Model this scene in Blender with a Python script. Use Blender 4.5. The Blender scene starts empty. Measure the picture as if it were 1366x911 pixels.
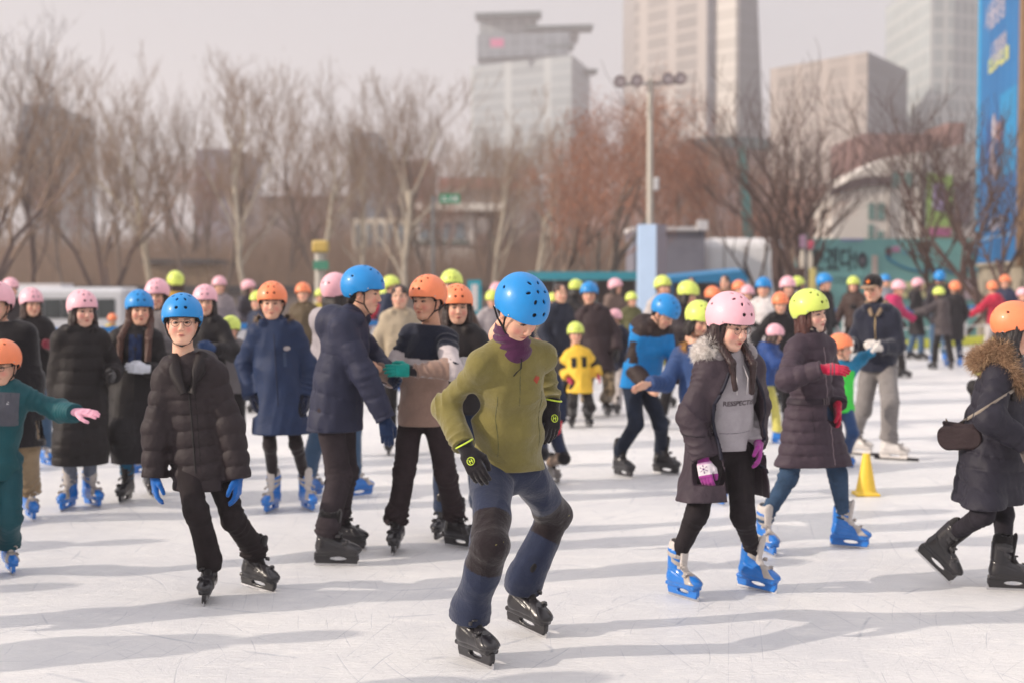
import bpy, math, random
import numpy as np
from mathutils import Matrix, Vector
random.seed(7); RS = np.random.RandomState(11)
PI = math.pi
sc = bpy.context.scene
COL = sc.collection
V = lambda *a: np.array(a, dtype=float)
def nrm(v):
    v = np.asarray(v, float); n = np.linalg.norm(v); return v/n if n > 1e-9 else v

# ------------------------------------------------------------------ camera model (photo pixels, 1366 x 911)
FPX, HORIZ, CAMH = 1900.0, 375.0, 1.77
PITCH = math.atan((455.5-HORIZ)/FPX)
CAM = V(0, 0, CAMH)
def ray(px, py):
    x, y = (px-683)/FPX, (455.5-py)/FPX
    f = V(0, math.cos(PITCH), -math.sin(PITCH)); u = V(0, math.sin(PITCH), math.cos(PITCH))
    return f + x*V(1, 0, 0) + y*u
def at(px, py, d):
    r = ray(px, py); return CAM + r*(d/r[1])
def on_plane(px, py, z=0.0):
    r = ray(px, py); return CAM + r*((z-CAMH)/r[2])

# ------------------------------------------------------------------ colours
def hx(s):
    s = s.lstrip('#'); out = []
    for i in (0, 2, 4):
        c = int(s[i:i+2], 16)/255
        out.append(c/12.92 if c <= .04045 else ((c+.055)/1.055)**2.4)
    return (*out, 1.0)

# ------------------------------------------------------------------ materials
MATS = {}
def new_mat(name):
    m = bpy.data.materials.new(name); m.use_nodes = True
    nt = m.node_tree; b = nt.nodes['Principled BSDF']
    return m, nt, b
def node(nt, t, **k):
    n = nt.nodes.new(t)
    for a, v in k.items():
        if a.startswith('i_'):
            key = a[2:].replace('_', ' ')
            n.inputs[key if key in n.inputs else int(a[2:])].default_value = v
        else: setattr(n, a, v)
    return n
def bump(nt, b, scale, strength, dist=.01, detail=4, coord='Object', rough=.6, prev=None):
    tc = node(nt, 'ShaderNodeTexCoord')
    n = node(nt, 'ShaderNodeTexNoise', i_Scale=scale, i_Detail=detail, i_Roughness=rough)
    nt.links.new(tc.outputs[coord], n.inputs['Vector'])
    bm = node(nt, 'ShaderNodeBump', i_Strength=strength, i_Distance=dist)
    nt.links.new(n.outputs['Fac'], bm.inputs['Height'])
    if prev: nt.links.new(prev.outputs[0], bm.inputs['Normal'])
    nt.links.new(bm.outputs[0], b.inputs['Normal'])
    return bm
def soft_mat(name, rough=.85, spec=.3, bs=90, bstr=.35, bd=.004, var=.18, vs=9, coat=0, sheen=0, sub=0, metal=0):
    """base = object colour x vertex colour x gentle cloth variation"""
    m, nt, b = new_mat(name)
    oi = node(nt, 'ShaderNodeObjectInfo'); at_ = node(nt, 'ShaderNodeAttribute', attribute_name='Col')
    mx = node(nt, 'ShaderNodeMix', data_type='RGBA', blend_type='MULTIPLY'); mx.inputs[0].default_value = 1
    nt.links.new(oi.outputs['Color'], mx.inputs[6]); nt.links.new(at_.outputs['Color'], mx.inputs[7])
    tc = node(nt, 'ShaderNodeTexCoord'); n = node(nt, 'ShaderNodeTexNoise', i_Scale=vs, i_Detail=6, i_Roughness=.65)
    nt.links.new(tc.outputs['Object'], n.inputs['Vector'])
    mr = node(nt, 'ShaderNodeMapRange'); mr.inputs[3].default_value = 1-var; mr.inputs[4].default_value = 1+var
    mr.inputs[1].default_value = .3; mr.inputs[2].default_value = .7
    nt.links.new(n.outputs['Fac'], mr.inputs[0])
    m2 = node(nt, 'ShaderNodeMix', data_type='RGBA', blend_type='MULTIPLY'); m2.inputs[0].default_value = 1
    nt.links.new(mx.outputs[2], m2.inputs[6]); nt.links.new(mr.outputs[0], m2.inputs[7])
    nt.links.new(m2.outputs[2], b.inputs['Base Color'])
    b.inputs['Roughness'].default_value = rough; b.inputs['Specular IOR Level'].default_value = spec
    b.inputs['Coat Weight'].default_value = coat; b.inputs['Coat Roughness'].default_value = .15
    b.inputs['Sheen Weight'].default_value = sheen; b.inputs['Metallic'].default_value = metal
    if sub:
        b.inputs['Subsurface Weight'].default_value = sub; b.inputs['Subsurface Radius'].default_value = (.9, .35, .2)
        b.inputs['Subsurface Scale'].default_value = .012
    if bstr:
        p = bump(nt, b, bs, bstr, bd)
        p = bump(nt, b, vs*2.2, bstr*.7, bd*3, prev=p)
        if name in ('knit', 'nylon', 'denim'):      # creases
            tc = node(nt, 'ShaderNodeTexCoord'); mp = node(nt, 'ShaderNodeMapping'); mp.inputs['Scale'].default_value = (1, 1, .7); mp.inputs['Rotation'].default_value = (.3, .5, .2); nt.links.new(tc.outputs['Object'], mp.inputs['Vector'])
            n = node(nt, 'ShaderNodeTexNoise', noise_type='RIDGED_MULTIFRACTAL', i_Scale=6.5, i_Detail=3, i_Distortion=.6); nt.links.new(mp.outputs[0], n.inputs['Vector'])
            bm = node(nt, 'ShaderNodeBump', i_Strength=.55, i_Distance=.012); nt.links.new(n.outputs['Fac'], bm.inputs['Height']); nt.links.new(p.outputs[0], bm.inputs['Normal']); nt.links.new(bm.outputs[0], b.inputs['Normal'])
    MATS[name] = m; return m
soft_mat('skin', .5, .4, 220, .12, .002, .05, 25, sub=.25)
soft_mat('knit', .95, .15, 160, .6, .004, .12, 14, sheen=.3)
soft_mat('nylon', .62, .28, 45, .45, .006, .14, 7)
soft_mat('denim', .85, .2, 110, .5, .004, .28, 10)
soft_mat('hair', .38, .5, 120, .5, .006, .3, 30)
soft_mat('fur', .9, .2, 60, .3, .004, .25, 30)
soft_mat('plastic', .42, .45, 30, .08, .003, .07, 9, coat=.15)
soft_mat('shell_plastic', .3, .5, 40, .12, .003, .12, 18, coat=.3)

nt = MATS['plastic'].node_tree; b = nt.nodes['Principled BSDF']; tc = node(nt, 'ShaderNodeTexCoord'); n = node(nt, 'ShaderNodeTexNoise', i_Scale=11., i_Detail=8, i_Roughness=.75); nt.links.new(tc.outputs['Object'], n.inputs['Vector'])
mr = node(nt, 'ShaderNodeMapRange'); mr.inputs[1].default_value = .35; mr.inputs[2].default_value = .68; mr.inputs[3].default_value = .3; mr.inputs[4].default_value = .62; nt.links.new(n.outputs['Fac'], mr.inputs[0]); nt.links.new(mr.outputs[0], b.inputs['Roughness'])
soft_mat('rubber', .7, .3, 60, .3, .003, .15, 15)
soft_mat('steel', .28, .5, 60, .15, .002, .1, 20, metal=.9)
soft_mat('wire', .3, .5, 0, 0, 0, .02, 6, metal=.5)

def flat_mat(name, col, rough=.8, var=.12, vs=3, bs=0, bstr=.3, bd=.02, metal=0, spec=.3, col2=None):
    if name in MATS: return MATS[name]
    m, nt, b = new_mat(name)
    tc = node(nt, 'ShaderNodeTexCoord'); n = node(nt, 'ShaderNodeTexNoise', i_Scale=vs, i_Detail=7, i_Roughness=.65)
    nt.links.new(tc.outputs['Object'], n.inputs['Vector'])
    r = node(nt, 'ShaderNodeValToRGB'); e = r.color_ramp.elements
    c = hx(col) if isinstance(col, str) else col
    c2 = hx(col2) if col2 else tuple(min(1, x*(1+var)) for x in c[:3])+(1,)
    c1 = c if col2 else tuple(x*(1-var) for x in c[:3])+(1,)
    e[0].position = .33; e[0].color = c1; e[1].position = .67; e[1].color = c2
    nt.links.new(n.outputs['Fac'], r.inputs[0]); nt.links.new(r.outputs[0], b.inputs['Base Color'])
    b.inputs['Roughness'].default_value = rough; b.inputs['Metallic'].default_value = metal
    b.inputs['Specular IOR Level'].default_value = spec
    if bs: bump(nt, b, bs, bstr, bd)
    MATS[name] = m; return m

# ------------------------------------------------------------------ object helpers
def link(o, parent=None):
    COL.objects.link(o)
    if parent is not None: o.parent = parent
    return o
def tag(o, label=None, cat=None, group=None, kind=None):
    if label: o['label'] = label
    if cat: o['category'] = cat
    if group: o['group'] = group
    if kind: o['kind'] = kind
    return o
def empty(name, loc=(0, 0, 0), label=None, cat=None, group=None):
    o = bpy.data.objects.new(name, None); o.location = tuple(loc); o.empty_display_size = .2
    link(o); return tag(o, label, cat, group)
def mesh_np(name, vs, quads, col=None, smooth=True, tris=None):
    me = bpy.data.meshes.new(name)
    vs = np.asarray(vs, np.float32); quads = np.asarray(quads, np.int32).reshape(-1, 4) if len(quads) else np.zeros((0, 4), np.int32)
    nt_ = 0 if tris is None else len(tris)
    me.vertices.add(len(vs)); me.vertices.foreach_set('co', vs.ravel())
    nl = quads.size + nt_*3; me.loops.add(nl)
    li = quads.ravel() if not nt_ else np.concatenate([quads.ravel(), np.asarray(tris, np.int32).ravel()])
    me.loops.foreach_set('vertex_index', li)
    me.polygons.add(len(quads)+nt_)
    st = np.arange(len(quads))*4
    if nt_: st = np.concatenate([st, quads.size+np.arange(nt_)*3])
    me.polygons.foreach_set('loop_start', st.astype(np.int32))
    me.polygons.foreach_set('use_smooth', np.full(len(quads)+nt_, smooth))
    if col is None: col = np.ones((len(vs), 3))
    c4 = np.ones((len(vs), 4), np.float32); c4[:, :3] = col
    a = me.color_attributes.new('Col', 'FLOAT_COLOR', 'POINT'); a.data.foreach_set('color', c4.ravel())
    me.update(calc_edges=True); me.validate()
    return me
def place(name, me, mat, color=(1, 1, 1, 1), parent=None, mtx=None):
    o = bpy.data.objects.new(name, me)
    if mat is not None:
        if len(me.materials) == 0: me.materials.append(MATS[mat] if isinstance(mat, str) else mat)
    o.color = hx(color) if isinstance(color, str) else color
    link(o, parent)
    if mtx is not None: o.matrix_basis = mtx
    return o

# ------------------------------------------------------------------ distance fields
def smin(a, b, k):
    if k <= 0: return np.minimum(a, b)
    h = np.maximum(k-np.abs(a-b), 0)/k
    return np.minimum(a, b)-h*h*k*.25
def wob(X, Y, Z, f, seed=0):
    r = np.random.RandomState(seed); s = 0
    for i in range(5):
        d = r.normal(size=3); d /= np.linalg.norm(d); q = f*(.6+.9*r.rand())
        s = s + np.sin(X*(d[0]*q)+Y*(d[1]*q)+Z*(d[2]*q)+r.rand()*6.28)
    return s/3
class Field:
    def __init__(s, lo, hi, h):
        s.h = h; s.lo = np.asarray(lo, float)-2*h
        n = np.ceil((np.asarray(hi, float)+2*h-s.lo)/h).astype(int)+1
        s.ax = [(s.lo[i]+h*np.arange(n[i])).astype(np.float32) for i in range(3)]
        s.D = np.full(n, .5, np.float32)
    def sl(s, lo, hi):
        r = []
        for i in range(3):
            a = max(0, int((lo[i]-s.lo[i])/s.h)); b = min(len(s.ax[i]), int((hi[i]-s.lo[i])/s.h)+2)
            if b <= a: return None
            r.append(slice(a, b))
        X = s.ax[0][r[0]][:, None, None]; Y = s.ax[1][r[1]][None, :, None]; Z = s.ax[2][r[2]][None, None, :]
        return tuple(r), X, Y, Z
    def add(s, prim, k=.0):
        fn, lo, hi = prim; pad = max(k, 2*s.h)+.01
        q = s.sl(lo-pad, hi+pad)
        if q is None: return
        r, X, Y, Z = q; s.D[r] = smin(s.D[r], fn(X, Y, Z).astype(np.float32), k)
    def sub(s, prim, k=.0):
        fn, lo, hi = prim; q = s.sl(lo-.03, hi+.03)
        if q is None: return
        r, X, Y, Z = q; s.D[r] = -smin(-s.D[r], fn(X, Y, Z).astype(np.float32), k)
    def cut(s, c, n):      # drop everything on the +n side of a plane
        q = s.sl(s.lo, [a[-1] for a in s.ax]); r, X, Y, Z = q
        s.D[r] = np.maximum(s.D[r], ((X-c[0])*n[0]+(Y-c[1])*n[1]+(Z-c[2])*n[2]).astype(np.float32))
    def fn(s, f):          # arbitrary edit of the whole grid
        X, Y, Z = s.ax[0][:, None, None], s.ax[1][None, :, None], s.ax[2][None, None, :]
        s.D = np.broadcast_to(f(s.D, X, Y, Z), s.D.shape).astype(np.float32)
    def sample(s, p):
        g = (np.asarray(p)-s.lo)/s.h; i = np.floor(g).astype(int)
        if (i < 0).any() or (i >= np.array(s.D.shape)-1).any(): return .5
        f = g-i; d = s.D[i[0]:i[0]+2, i[1]:i[1]+2, i[2]:i[2]+2]
        d = d[0]*(1-f[0])+d[1]*f[0]; d = d[0]*(1-f[1])+d[1]*f[1]; return d[0]*(1-f[2])+d[1]*f[2]
    def hit(s, o, d, far=.6, back=0.0):
        d = nrm(d); t = 0
        while t < far:
            p = o+d*t
            if s.sample(p) < 0: return p-d*back
            t += s.h*.5
        return None
    def mesh(s):
        D = s.D; S = D < 0
        c = S[:-1, :-1, :-1].astype(np.int8)
        for a in (0, 1):
            for b in (0, 1):
                for e in (0, 1):
                    if a or b or e:
                        c = c+S[a:D.shape[0]-1+a, b:D.shape[1]-1+b, e:D.shape[2]-1+e]
        M = (c > 0) & (c < 8); idx = np.full(M.shape, -1, np.int32); ci = np.argwhere(M); idx[M] = np.arange(len(ci))
        pos = np.zeros((len(ci), 3)); cn = np.zeros(len(ci))
        for ax in range(3):
            o1, o2 = [i for i in range(3) if i != ax]
            for u in (0, 1):
                for w in (0, 1):
                    A = ci.copy(); A[:, o1] += u; A[:, o2] += w; B = A.copy(); B[:, ax] += 1
                    va = D[A[:, 0], A[:, 1], A[:, 2]]; vb = D[B[:, 0], B[:, 1], B[:, 2]]
                    cr = (va < 0) != (vb < 0); t = np.where(cr, va/np.where(cr, va-vb, 1), 0)
                    q = np.zeros((len(ci), 3)); q[:, o1] = u; q[:, o2] = w; q[:, ax] = t
                    pos += q*cr[:, None]; cn += cr
        vs = (ci+pos/np.maximum(cn, 1)[:, None])*s.h+s.lo
        qs = []
        for ax in range(3):
            o1, o2 = [(1, 2), (2, 0), (0, 1)][ax]
            sa = [slice(None)]*3; sb = [slice(None)]*3; sa[ax] = slice(0, -1); sb[ax] = slice(1, None)
            cr = S[tuple(sa)] != S[tuple(sb)]; e = np.argwhere(cr)
            ok = (e[:, o1] >= 1) & (e[:, o2] >= 1) & (e[:, o1] < D.shape[o1]-1) & (e[:, o2] < D.shape[o2]-1); e = e[ok]
            ins = S[e[:, 0], e[:, 1], e[:, 2]]
            def g(d1, d2):
                f = e.copy(); f[:, o1] += d1; f[:, o2] += d2; return idx[f[:, 0], f[:, 1], f[:, 2]]
            q = np.stack([g(-1, -1), g(0, -1), g(0, 0), g(-1, 0)], 1); q[~ins] = q[~ins][:, ::-1]
            qs.append(q)
        q = np.concatenate(qs); q = q[(q >= 0).all(1)]
        return vs, q
def cone(a, b, r0, r1=None, side=None, flat=1.0, disp=None):
    a = np.asarray(a, float); b = np.asarray(b, float); r1 = r0 if r1 is None else r1
    ab = b-a; L2 = max(float(ab@ab), 1e-9); L = math.sqrt(L2)
    fr = None
    if side is not None and flat != 1: fr = nrm(np.cross(ab, side))
    def fn(X, Y, Z):
        x, y, z = X-a[0], Y-a[1], Z-a[2]
        t = (x*ab[0]+y*ab[1]+z*ab[2])/L2; tc = np.clip(t, 0, 1)
        x = x-ab[0]*tc; y = y-ab[1]*tc; z = z-ab[2]*tc; q = x*x+y*y+z*z
        if fr is not None:
            v = x*fr[0]+y*fr[1]+z*fr[2]; q = q+v*v*(1/flat**2-1)
        r = r0+(r1-r0)*tc
        if disp is not None: r = r+disp(tc*L, X, Y, Z)
        return np.sqrt(q)-r
    R = max(r0, r1)+.02; return fn, np.minimum(a, b)-R, np.maximum(a, b)+R
def ell(c, rad, M=None):
    c = np.asarray(c, float); rad = np.asarray(rad, float); m = rad.min()
    def fn(X, Y, Z):
        x, y, z = X-c[0], Y-c[1], Z-c[2]
        if M is not None: x, y, z = (x*M[0, i]+y*M[1, i]+z*M[2, i] for i in range(3))
        k0 = np.sqrt((x/rad[0])**2+(y/rad[1])**2+(z/rad[2])**2)
        k1 = np.sqrt((x/rad[0]**2)**2+(y/rad[1]**2)**2+(z/rad[2]**2)**2)
        return k0*(k0-1)/np.maximum(k1, 1e-6)
    R = rad.max() if M is not None else rad
    return fn, c-R, c+R
def rbox(c, hf, r=.005, M=None):
    c = np.asarray(c, float); hf = np.asarray(hf, float)
    def fn(X, Y, Z):
        x, y, z = X-c[0], Y-c[1], Z-c[2]
        if M is not None: x, y, z = (x*M[0, i]+y*M[1, i]+z*M[2, i] for i in range(3))
        x, y, z = np.abs(x)-hf[0]+r, np.abs(y)-hf[1]+r, np.abs(z)-hf[2]+r
        return np.sqrt(np.maximum(x, 0)**2+np.maximum(y, 0)**2+np.maximum(z, 0)**2)+np.minimum(np.maximum(np.maximum(x, y), z), 0)-r
    R = np.linalg.norm(hf) if M is not None else hf
    return fn, c-R, c+R
def tube(pts, r, n=6, closed=False):
    """plain swept tube -> verts, quads"""
    pts = [np.asarray(p, float) for p in pts]; vs = []; q = []; m = len(pts)
    rr = r if hasattr(r, '__len__') else [r]*m
    for i, p in enumerate(pts):
        a = pts[(i-1) % m] if closed else pts[max(i-1, 0)]; b = pts[(i+1) % m] if closed else pts[min(i+1, m-1)]
        t = nrm(b-a); u = nrm(np.cross(t, V(0, 0, 1) if abs(t[2]) < .9 else V(1, 0, 0))); w = np.cross(t, u)
        for k in range(n):
            an = 2*PI*k/n; vs.append(p+(u*math.cos(an)+w*math.sin(an))*rr[i])
    for i in range(m if closed else m-1):
        for k in range(n):
            j = (i+1) % m; q.append((i*n+k, i*n+(k+1) % n, j*n+(k+1) % n, j*n+k))
    return np.array(vs), np.array(q)
def join_parts(parts):
    """[(verts, quads, rgb or per-vertex)] -> one"""
    vs, qs, cs, n = [], [], [], 0
    for v, q, c in parts:
        if len(v) == 0: continue
        vs.append(v); qs.append(np.asarray(q)+n); n += len(v)
        cs.append(np.broadcast_to(np.asarray(c, float), (len(v), 3)))
    return np.concatenate(vs), np.concatenate(qs), np.concatenate(cs)
def xf(M, v): return v@M[:3, :3].T+M[:3, 3]
def frame(o, F, U, s=1.0):
    """origin, forward, approx up -> 4x4 with columns (F, L, U)"""
    F = nrm(F); U = np.asarray(U, float); U = nrm(U-F*(U@F)); L = np.cross(U, F)
    M = np.eye(4); M[:3, 0] = F*s; M[:3, 1] = L*s; M[:3, 2] = U*s; M[:3, 3] = o; return M
def bl(M): return Matrix([list(map(float, r)) for r in M])
HAZE, SUN_EL, SUNSTR, SKYSTR, EXPO = .0011, 24, 4.1, .11, .2
SKYMIX, SKYCOL = .85, (5.9, 5.6, 5.75, 1)
ZENITH = (10.2, 9.8, 10.2, 1)
# ------------------------------------------------------------------ canonical head, hair, helmet, hand, skate
# all: x forward, y to the wearer's left, z up, metres for a 1.75 m adult
def c3(s): return np.array(hx(s)[:3])
SKIN = c3('#d9ab92')
def head_mesh(h=.0033, female=False, neck=.17, skin=SKIN, brow='#2a1d18'):
    f = Field((-.13, -.1, -.19), (.14, .1, .15), h); w = .95 if female else 1
    f.add(ell((-.008, 0, .045), (.096, .076, .088)))
    f.add(ell((.022, 0, -.02), (.068, .062*w, .085)), .03)
    f.add(ell((.058, 0, -.088), (.026, .026*w, .022)), .035)
    for s in (1, -1):
        f.add(ell((.052, s*.036, -.03), (.03, .027, .034)), .025)
        f.add(cone((-.005, s*.058, -.045), (.045, s*.03, -.09), .016, .014), .03)
        f.add(cone((.085, s*.018, .033), (.068, s*.045, .031), .009, .009), .015)
        f.sub(ell((.097, s*.031, .012), (.014, .018, .011)), .012)
        f.add(ell((.0775, s*.031, .011), (.0125, .0155, .0085)), .002)
        f.add(ell((-.008, s*.077, -.002), (.017, .009, .03)), .008)
        f.add(ell((.1, s*.011, -.029), (.009, .008, .007)), .008)
    f.add(cone((.086, 0, .018), (.106, 0, -.022), .007, .0095), .014)
    f.add(ell((.088, 0, -.0545), (.0095, .021, .0055)), .006)
    f.add(ell((.086, 0, -.0635), (.0105, .018, .0065)), .005)
    f.sub(ell((.1, 0, -.0592), (.009, .02, .0012)), .002)
    f.add(cone((-.015, 0, -.05), (-.035, 0, -neck), .053 if not female else .047, .058 if not female else .05), .03)
    v, q = f.mesh()
    c = np.broadcast_to(skin, v.shape).copy(); x, y, z = v[:, 0], v[:, 1], v[:, 2]
    def mix(m, col):
        m = np.clip(m, 0, 1)[:, None]; c[:] = c*(1-m)+np.asarray(col)*m
    fx = x > .06
    mix(.6*np.exp(-(((np.abs(y)-.04)/.02)**2+((z+.03)/.02)**2))*(x > .02), c3('#d0706a'))
    mix(fx*(1.4-np.hypot(y/.021, (z+.059)/.0105)*1.25), c3('#b4544f') if female else c3('#b86c62'))
    mix(.8*fx*(1.35-np.hypot(y/.019, (z+.0592)/.0022)), c3('#6a2a28'))
    ey = np.hypot((np.abs(y)-.031)/.015, (z-.011)/.0062)
    mix(fx*(1.6-ey*1.3)*2, c3('#241a18'))
    mix(fx*(1-np.hypot((np.abs(y)-.0385)/.0042, (z-.0105)/.0028))*1.3, c3('#d8ccc8'))
    by = np.abs(y); bz = z-(.031+.05*(by-.03)-2.2*(by-.032)**2)
    mix(fx*(by > .014)*(by < .05)*(1.4-np.abs(bz)/.0035)*.85, c3(brow))
    mix(.45*fx*(1-np.hypot((by-.008)/.005, (z+.0345)/.004)), c3('#5a2a22'))
    mix(.25*(by > .07), c3('#c06a58'))
    return v, q, c
HEADS = {}
def head(female, lo=False):
    k = (female, lo)
    if k not in HEADS: HEADS[k] = head_mesh(.009 if lo else .0033, female)
    return HEADS[k]

def hair_mesh(kind, h=.005):
    f = Field((-.17, -.15, -.28), (.13, .15, .16), h)
    gro = lambda t, X, Y, Z: .0022*np.sin(260*np.arctan2(Y, X+.02)*.09*3+3*wob(X, Y, Z, 30, 3))
    f.add(ell((-.016, 0, .045), (.1, .083, .094)))
    if kind == 'short':
        f.add(ell((-.05, 0, -.02), (.05, .068, .06)), .02)
        f.fn(lambda D, X, Y, Z: np.maximum(D, np.minimum(X-(.03+.0*Z), .045-Z)+0*Y))
        for s in (1, -1): f.add(cone((.02, s*.076, .05), (.012, s*.075, .005), .009, .004), .01)
        for i in range(7): f.add(cone((.06, (i-3)*.02, .075), (.087-.004*abs(i-3), (i-3)*.019+.004*((i*7) % 3), .046+.006*((i*5) % 2)), .012, .005), .008)
        f.sub(ell((-.006, .078, -.012), (.022, .03, .035))); f.sub(ell((-.006, -.078, -.012), (.022, .03, .035)))
    else:
        dn = {'bob': -.1, 'long': -.2, 'back': -.16}[kind]
        for s in (1, -1):
            f.add(cone((-.01, s*.075, .04), (-.005 if kind != 'bob' else .012, s*.088, dn), .03, .03, disp=gro), .03)
            f.add(cone((.03, s*.07, .055), (.045 if kind == 'bob' else .03, s*.074, dn*.6), .018, .012, disp=gro), .015)
        f.add(cone((-.06, 0, .03), (-.075, 0, dn), .06, .05, side=V(0, 1, 0), flat=.5, disp=gro), .03)
        f.add(cone((-.045, .04, .03), (-.05, .05, dn), .05, .045, disp=gro), .02); f.add(cone((-.045, -.04, .03), (-.05, -.05, dn), .05, .045, disp=gro), .02)
        f.sub(ell((.085, 0, -.045), (.07, .067, .095)), .01); f.fn(lambda D, X, Y, Z: np.maximum(D, np.minimum(np.minimum(X-.035, .05-Z), .062-np.abs(Y))))
        for i in range(9):
            f.add(cone((.055, (i-4)*.017, .08), (.092-.0045*abs(i-4), (i-4)*.0175, .043+.005*((i*5) % 3)-.004*abs(i-4)), .012, .004), .006)
    f.fn(lambda D, X, Y, Z: D+.0016*np.sin(95*wob(X*1.0, Y*1.0, Z*.12, 14, 5)))
    return f.mesh()
HAIRS = {}
def hair(kind):
    if kind not in HAIRS: HAIRS[kind] = hair_mesh(kind)
    return HAIRS[kind]

def helmet_meshes(h=.0026):
    lo, hi = (-.15, -.125, -.06), (.15, .125, .19)
    xs = [-.14, -.09, -.055, -.03, .0, .035, .06, .13]; zs = [-.022, -.03, -.032, -.005, .012, .012, .03, .036]
    rim = lambda X: np.interp(X, xs, zs)
    C, R = V(-.006, 0, .045), V(.126, .104, .118)
    def shell(h, off, th, dz, holes):
        f = Field(lo, hi, h); f.add(ell(C, R-off)); f.sub(ell(C-V(0, 0, .002), R-off-th))
        f.add(ell(C+V(.0, 0, -.02), (R[0]-off+.0015, R[1]-off+.0015, .03)), .01) if False else None
        f.fn(lambda D, X, Y, Z: np.maximum(D, rim(X)+dz-Z+0*Y))
        if holes:
            def hole(az, el, r, asp=1, rot=0):
                d = V(math.cos(el)*math.cos(az), math.cos(el)*math.sin(az), math.sin(el)); p = C+R*d; n = nrm(d/R)
                u = nrm(np.cross(n, V(0, 0, 1) if abs(n[2]) < .95 else V(1, 0, 0))); w = np.cross(n, u)
                u, w = u*math.cos(rot)+w*math.sin(rot), w*math.cos(rot)-u*math.sin(rot)
                M = np.stack([u, w, n], 1); f.sub(ell(p, (r*asp, r, .03), M))
            for s in (1, -1):
                hole(s*.24, .33, .0085); hole(PI-s*.26, .28, .0085)
                hole(s*1.95, .45, .006, 1.3)
            cd = nrm(V(.42, 0, .9)); a1 = nrm(np.cross(cd, V(0, 1, 0))); a2 = V(0, 1, 0)
            for k in range(7):
                if k == 0: d = cd; asp = 1.35; an = 0
                else:
                    an = k*PI/3+PI/6; d = nrm(cd+(a1*math.cos(an)+a2*math.sin(an))*.42); asp = 1.75
                el = math.asin(d[2]); az = math.atan2(d[1], d[0])
                p = C+R*d; n = nrm(d/R); e = nrm(a1*math.cos(an)+a2*math.sin(an)); e = nrm(e-n*(e@n)); w = np.cross(n, e)
                f.sub(ell(p, (.0058*asp, .0058, .03), np.stack([e, w, n], 1)))
        return f.mesh()
    sh = shell(h, 0, .006, 0, True); li = shell(.005, .0075, .012, -.004, False)
    rv = []
    for s in (1, -1):
        for x, z in ((.05, .034), (-.05, -.012)):
            y = R[1]*math.sqrt(max(0, 1-((x-C[0])/R[0])**2-((z-C[2])/R[2])**2)); rv.append((x, s*(y), z))
    f = Field(lo, hi, .002)
    for p in rv: f.add(ell(p, (.0045, .0035, .0045)))
    rivets = f.mesh()
    st = []
    for s in (1, -1):
        t = V(.03, s*.088, .03); jn = V(.03, s*.068, -.06); ch = V(.062, 0, -.118)
        mid = V(.052, s*.038, -.1)
        v, q = tube([t, (t+jn)/2+V(0, s*.003, 0), jn, mid, ch], .0042, 6); st.append((v, q, (1, 1, 1)))
        v, q = tube([V(-.055, s*.085, -.015), V(-.02, s*.076, -.045), jn], .004, 6); st.append((v, q, (1, 1, 1)))
    sv, sq, _ = join_parts(st)
    return sh, li, rivets, (sv, sq)
(HS, HL, HR, HT) = helmet_meshes()
ME_LINER = mesh_np('helmet_liner', *HL); ME_RIVET = mesh_np('helmet_rivet', *HR); ME_STRAP = mesh_np('chin_strap', *HT)
ME_SHELL = mesh_np('helmet_shell', *HS)
for me, m in ((ME_LINER, 'rubber'), (ME_RIVET, 'steel'), (ME_STRAP, 'rubber'), (ME_SHELL, 'plastic')): me.materials.append(MATS[m])
HCOL = {'blue': '#0f86cf', 'orange': '#f58a5c', 'pink': '#eeb4c0', 'lime': '#d3e36a'}

def hand_mesh(curl=.35, spread=.0, fat=0.0, h=.003, cuff=0.0, thumb=.0):
    """right hand: fingers +x, back of hand +z, thumb +y"""
    f = Field((-.12, -.09, -.12), (.24, .11, .07), h); g = fat
    f.add(rbox((.048, -.002, 0), (.044+g, .038+g, .012+g), .012))
    f.add(cone((-.03, 0, 0), (.03, 0, 0), .024+g, .027+g, side=V(0, 1, 0), flat=.75), .02)
    ln = [.072, .08, .075, .058]; ys = [.028, .0095, -.0095, -.028]
    for i in range(4):
        p = V(.088-.004*abs(i-1.2), ys[i], 0); a = spread*(1.5-i)*.16; ang = curl*(.35+.12*i)
        for j, fr in enumerate((.45, .32, .23)):
            d = V(math.cos(ang)*math.cos(a), math.sin(a), -math.sin(ang)); n = p+d*ln[i]*fr
            f.add(cone(p, n, (.0095-.0011*j-.0008*(i == 3))+g, (.0086-.0011*j-.0008*(i == 3))+g), .004 if j == 0 else .002); p = n; ang += curl*(.9-.15*j)
    t0 = V(.012, .026, -.006); t1 = V(.048, .052+.008*thumb, -.016); t2 = V(.082, .056+.02*thumb-.01*curl, -.026-.01*curl); t3 = V(.102, .052+.026*thumb-.015*curl, -.032-.015*curl)
    f.add(cone(t0, t1, .017+g, .013+g), .015); f.add(cone(t1, t2, .0115+g, .010+g), .004); f.add(cone(t2, t3, .010+g, .0085+g), .002)
    if cuff: f.add(cone((-cuff, 0, 0), (-.005, 0, 0), .036+g, .031+g, side=V(0, 1, 0), flat=.85), .008); f.cut(V(-cuff, 0, 0), V(-1, 0, 0))
    else: f.cut(V(-.045, 0, 0), V(-1, 0, 0))
    return f.mesh()
HANDS = {}
def hand(pose, glove, lo=False):
    k = (pose, glove, lo)
    if k not in HANDS:
        p = {'relaxed': (.42, .2, .0), 'flat': (.12, .9, .8), 'grip': (1.0, 0, .2), 'soft': (.25, .4, .4)}[pose]
        HANDS[k] = hand_mesh(p[0], p[1], .0035 if glove else 0, .006 if lo else .003, .05 if glove else 0, p[2])
    return HANDS[k]

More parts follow.
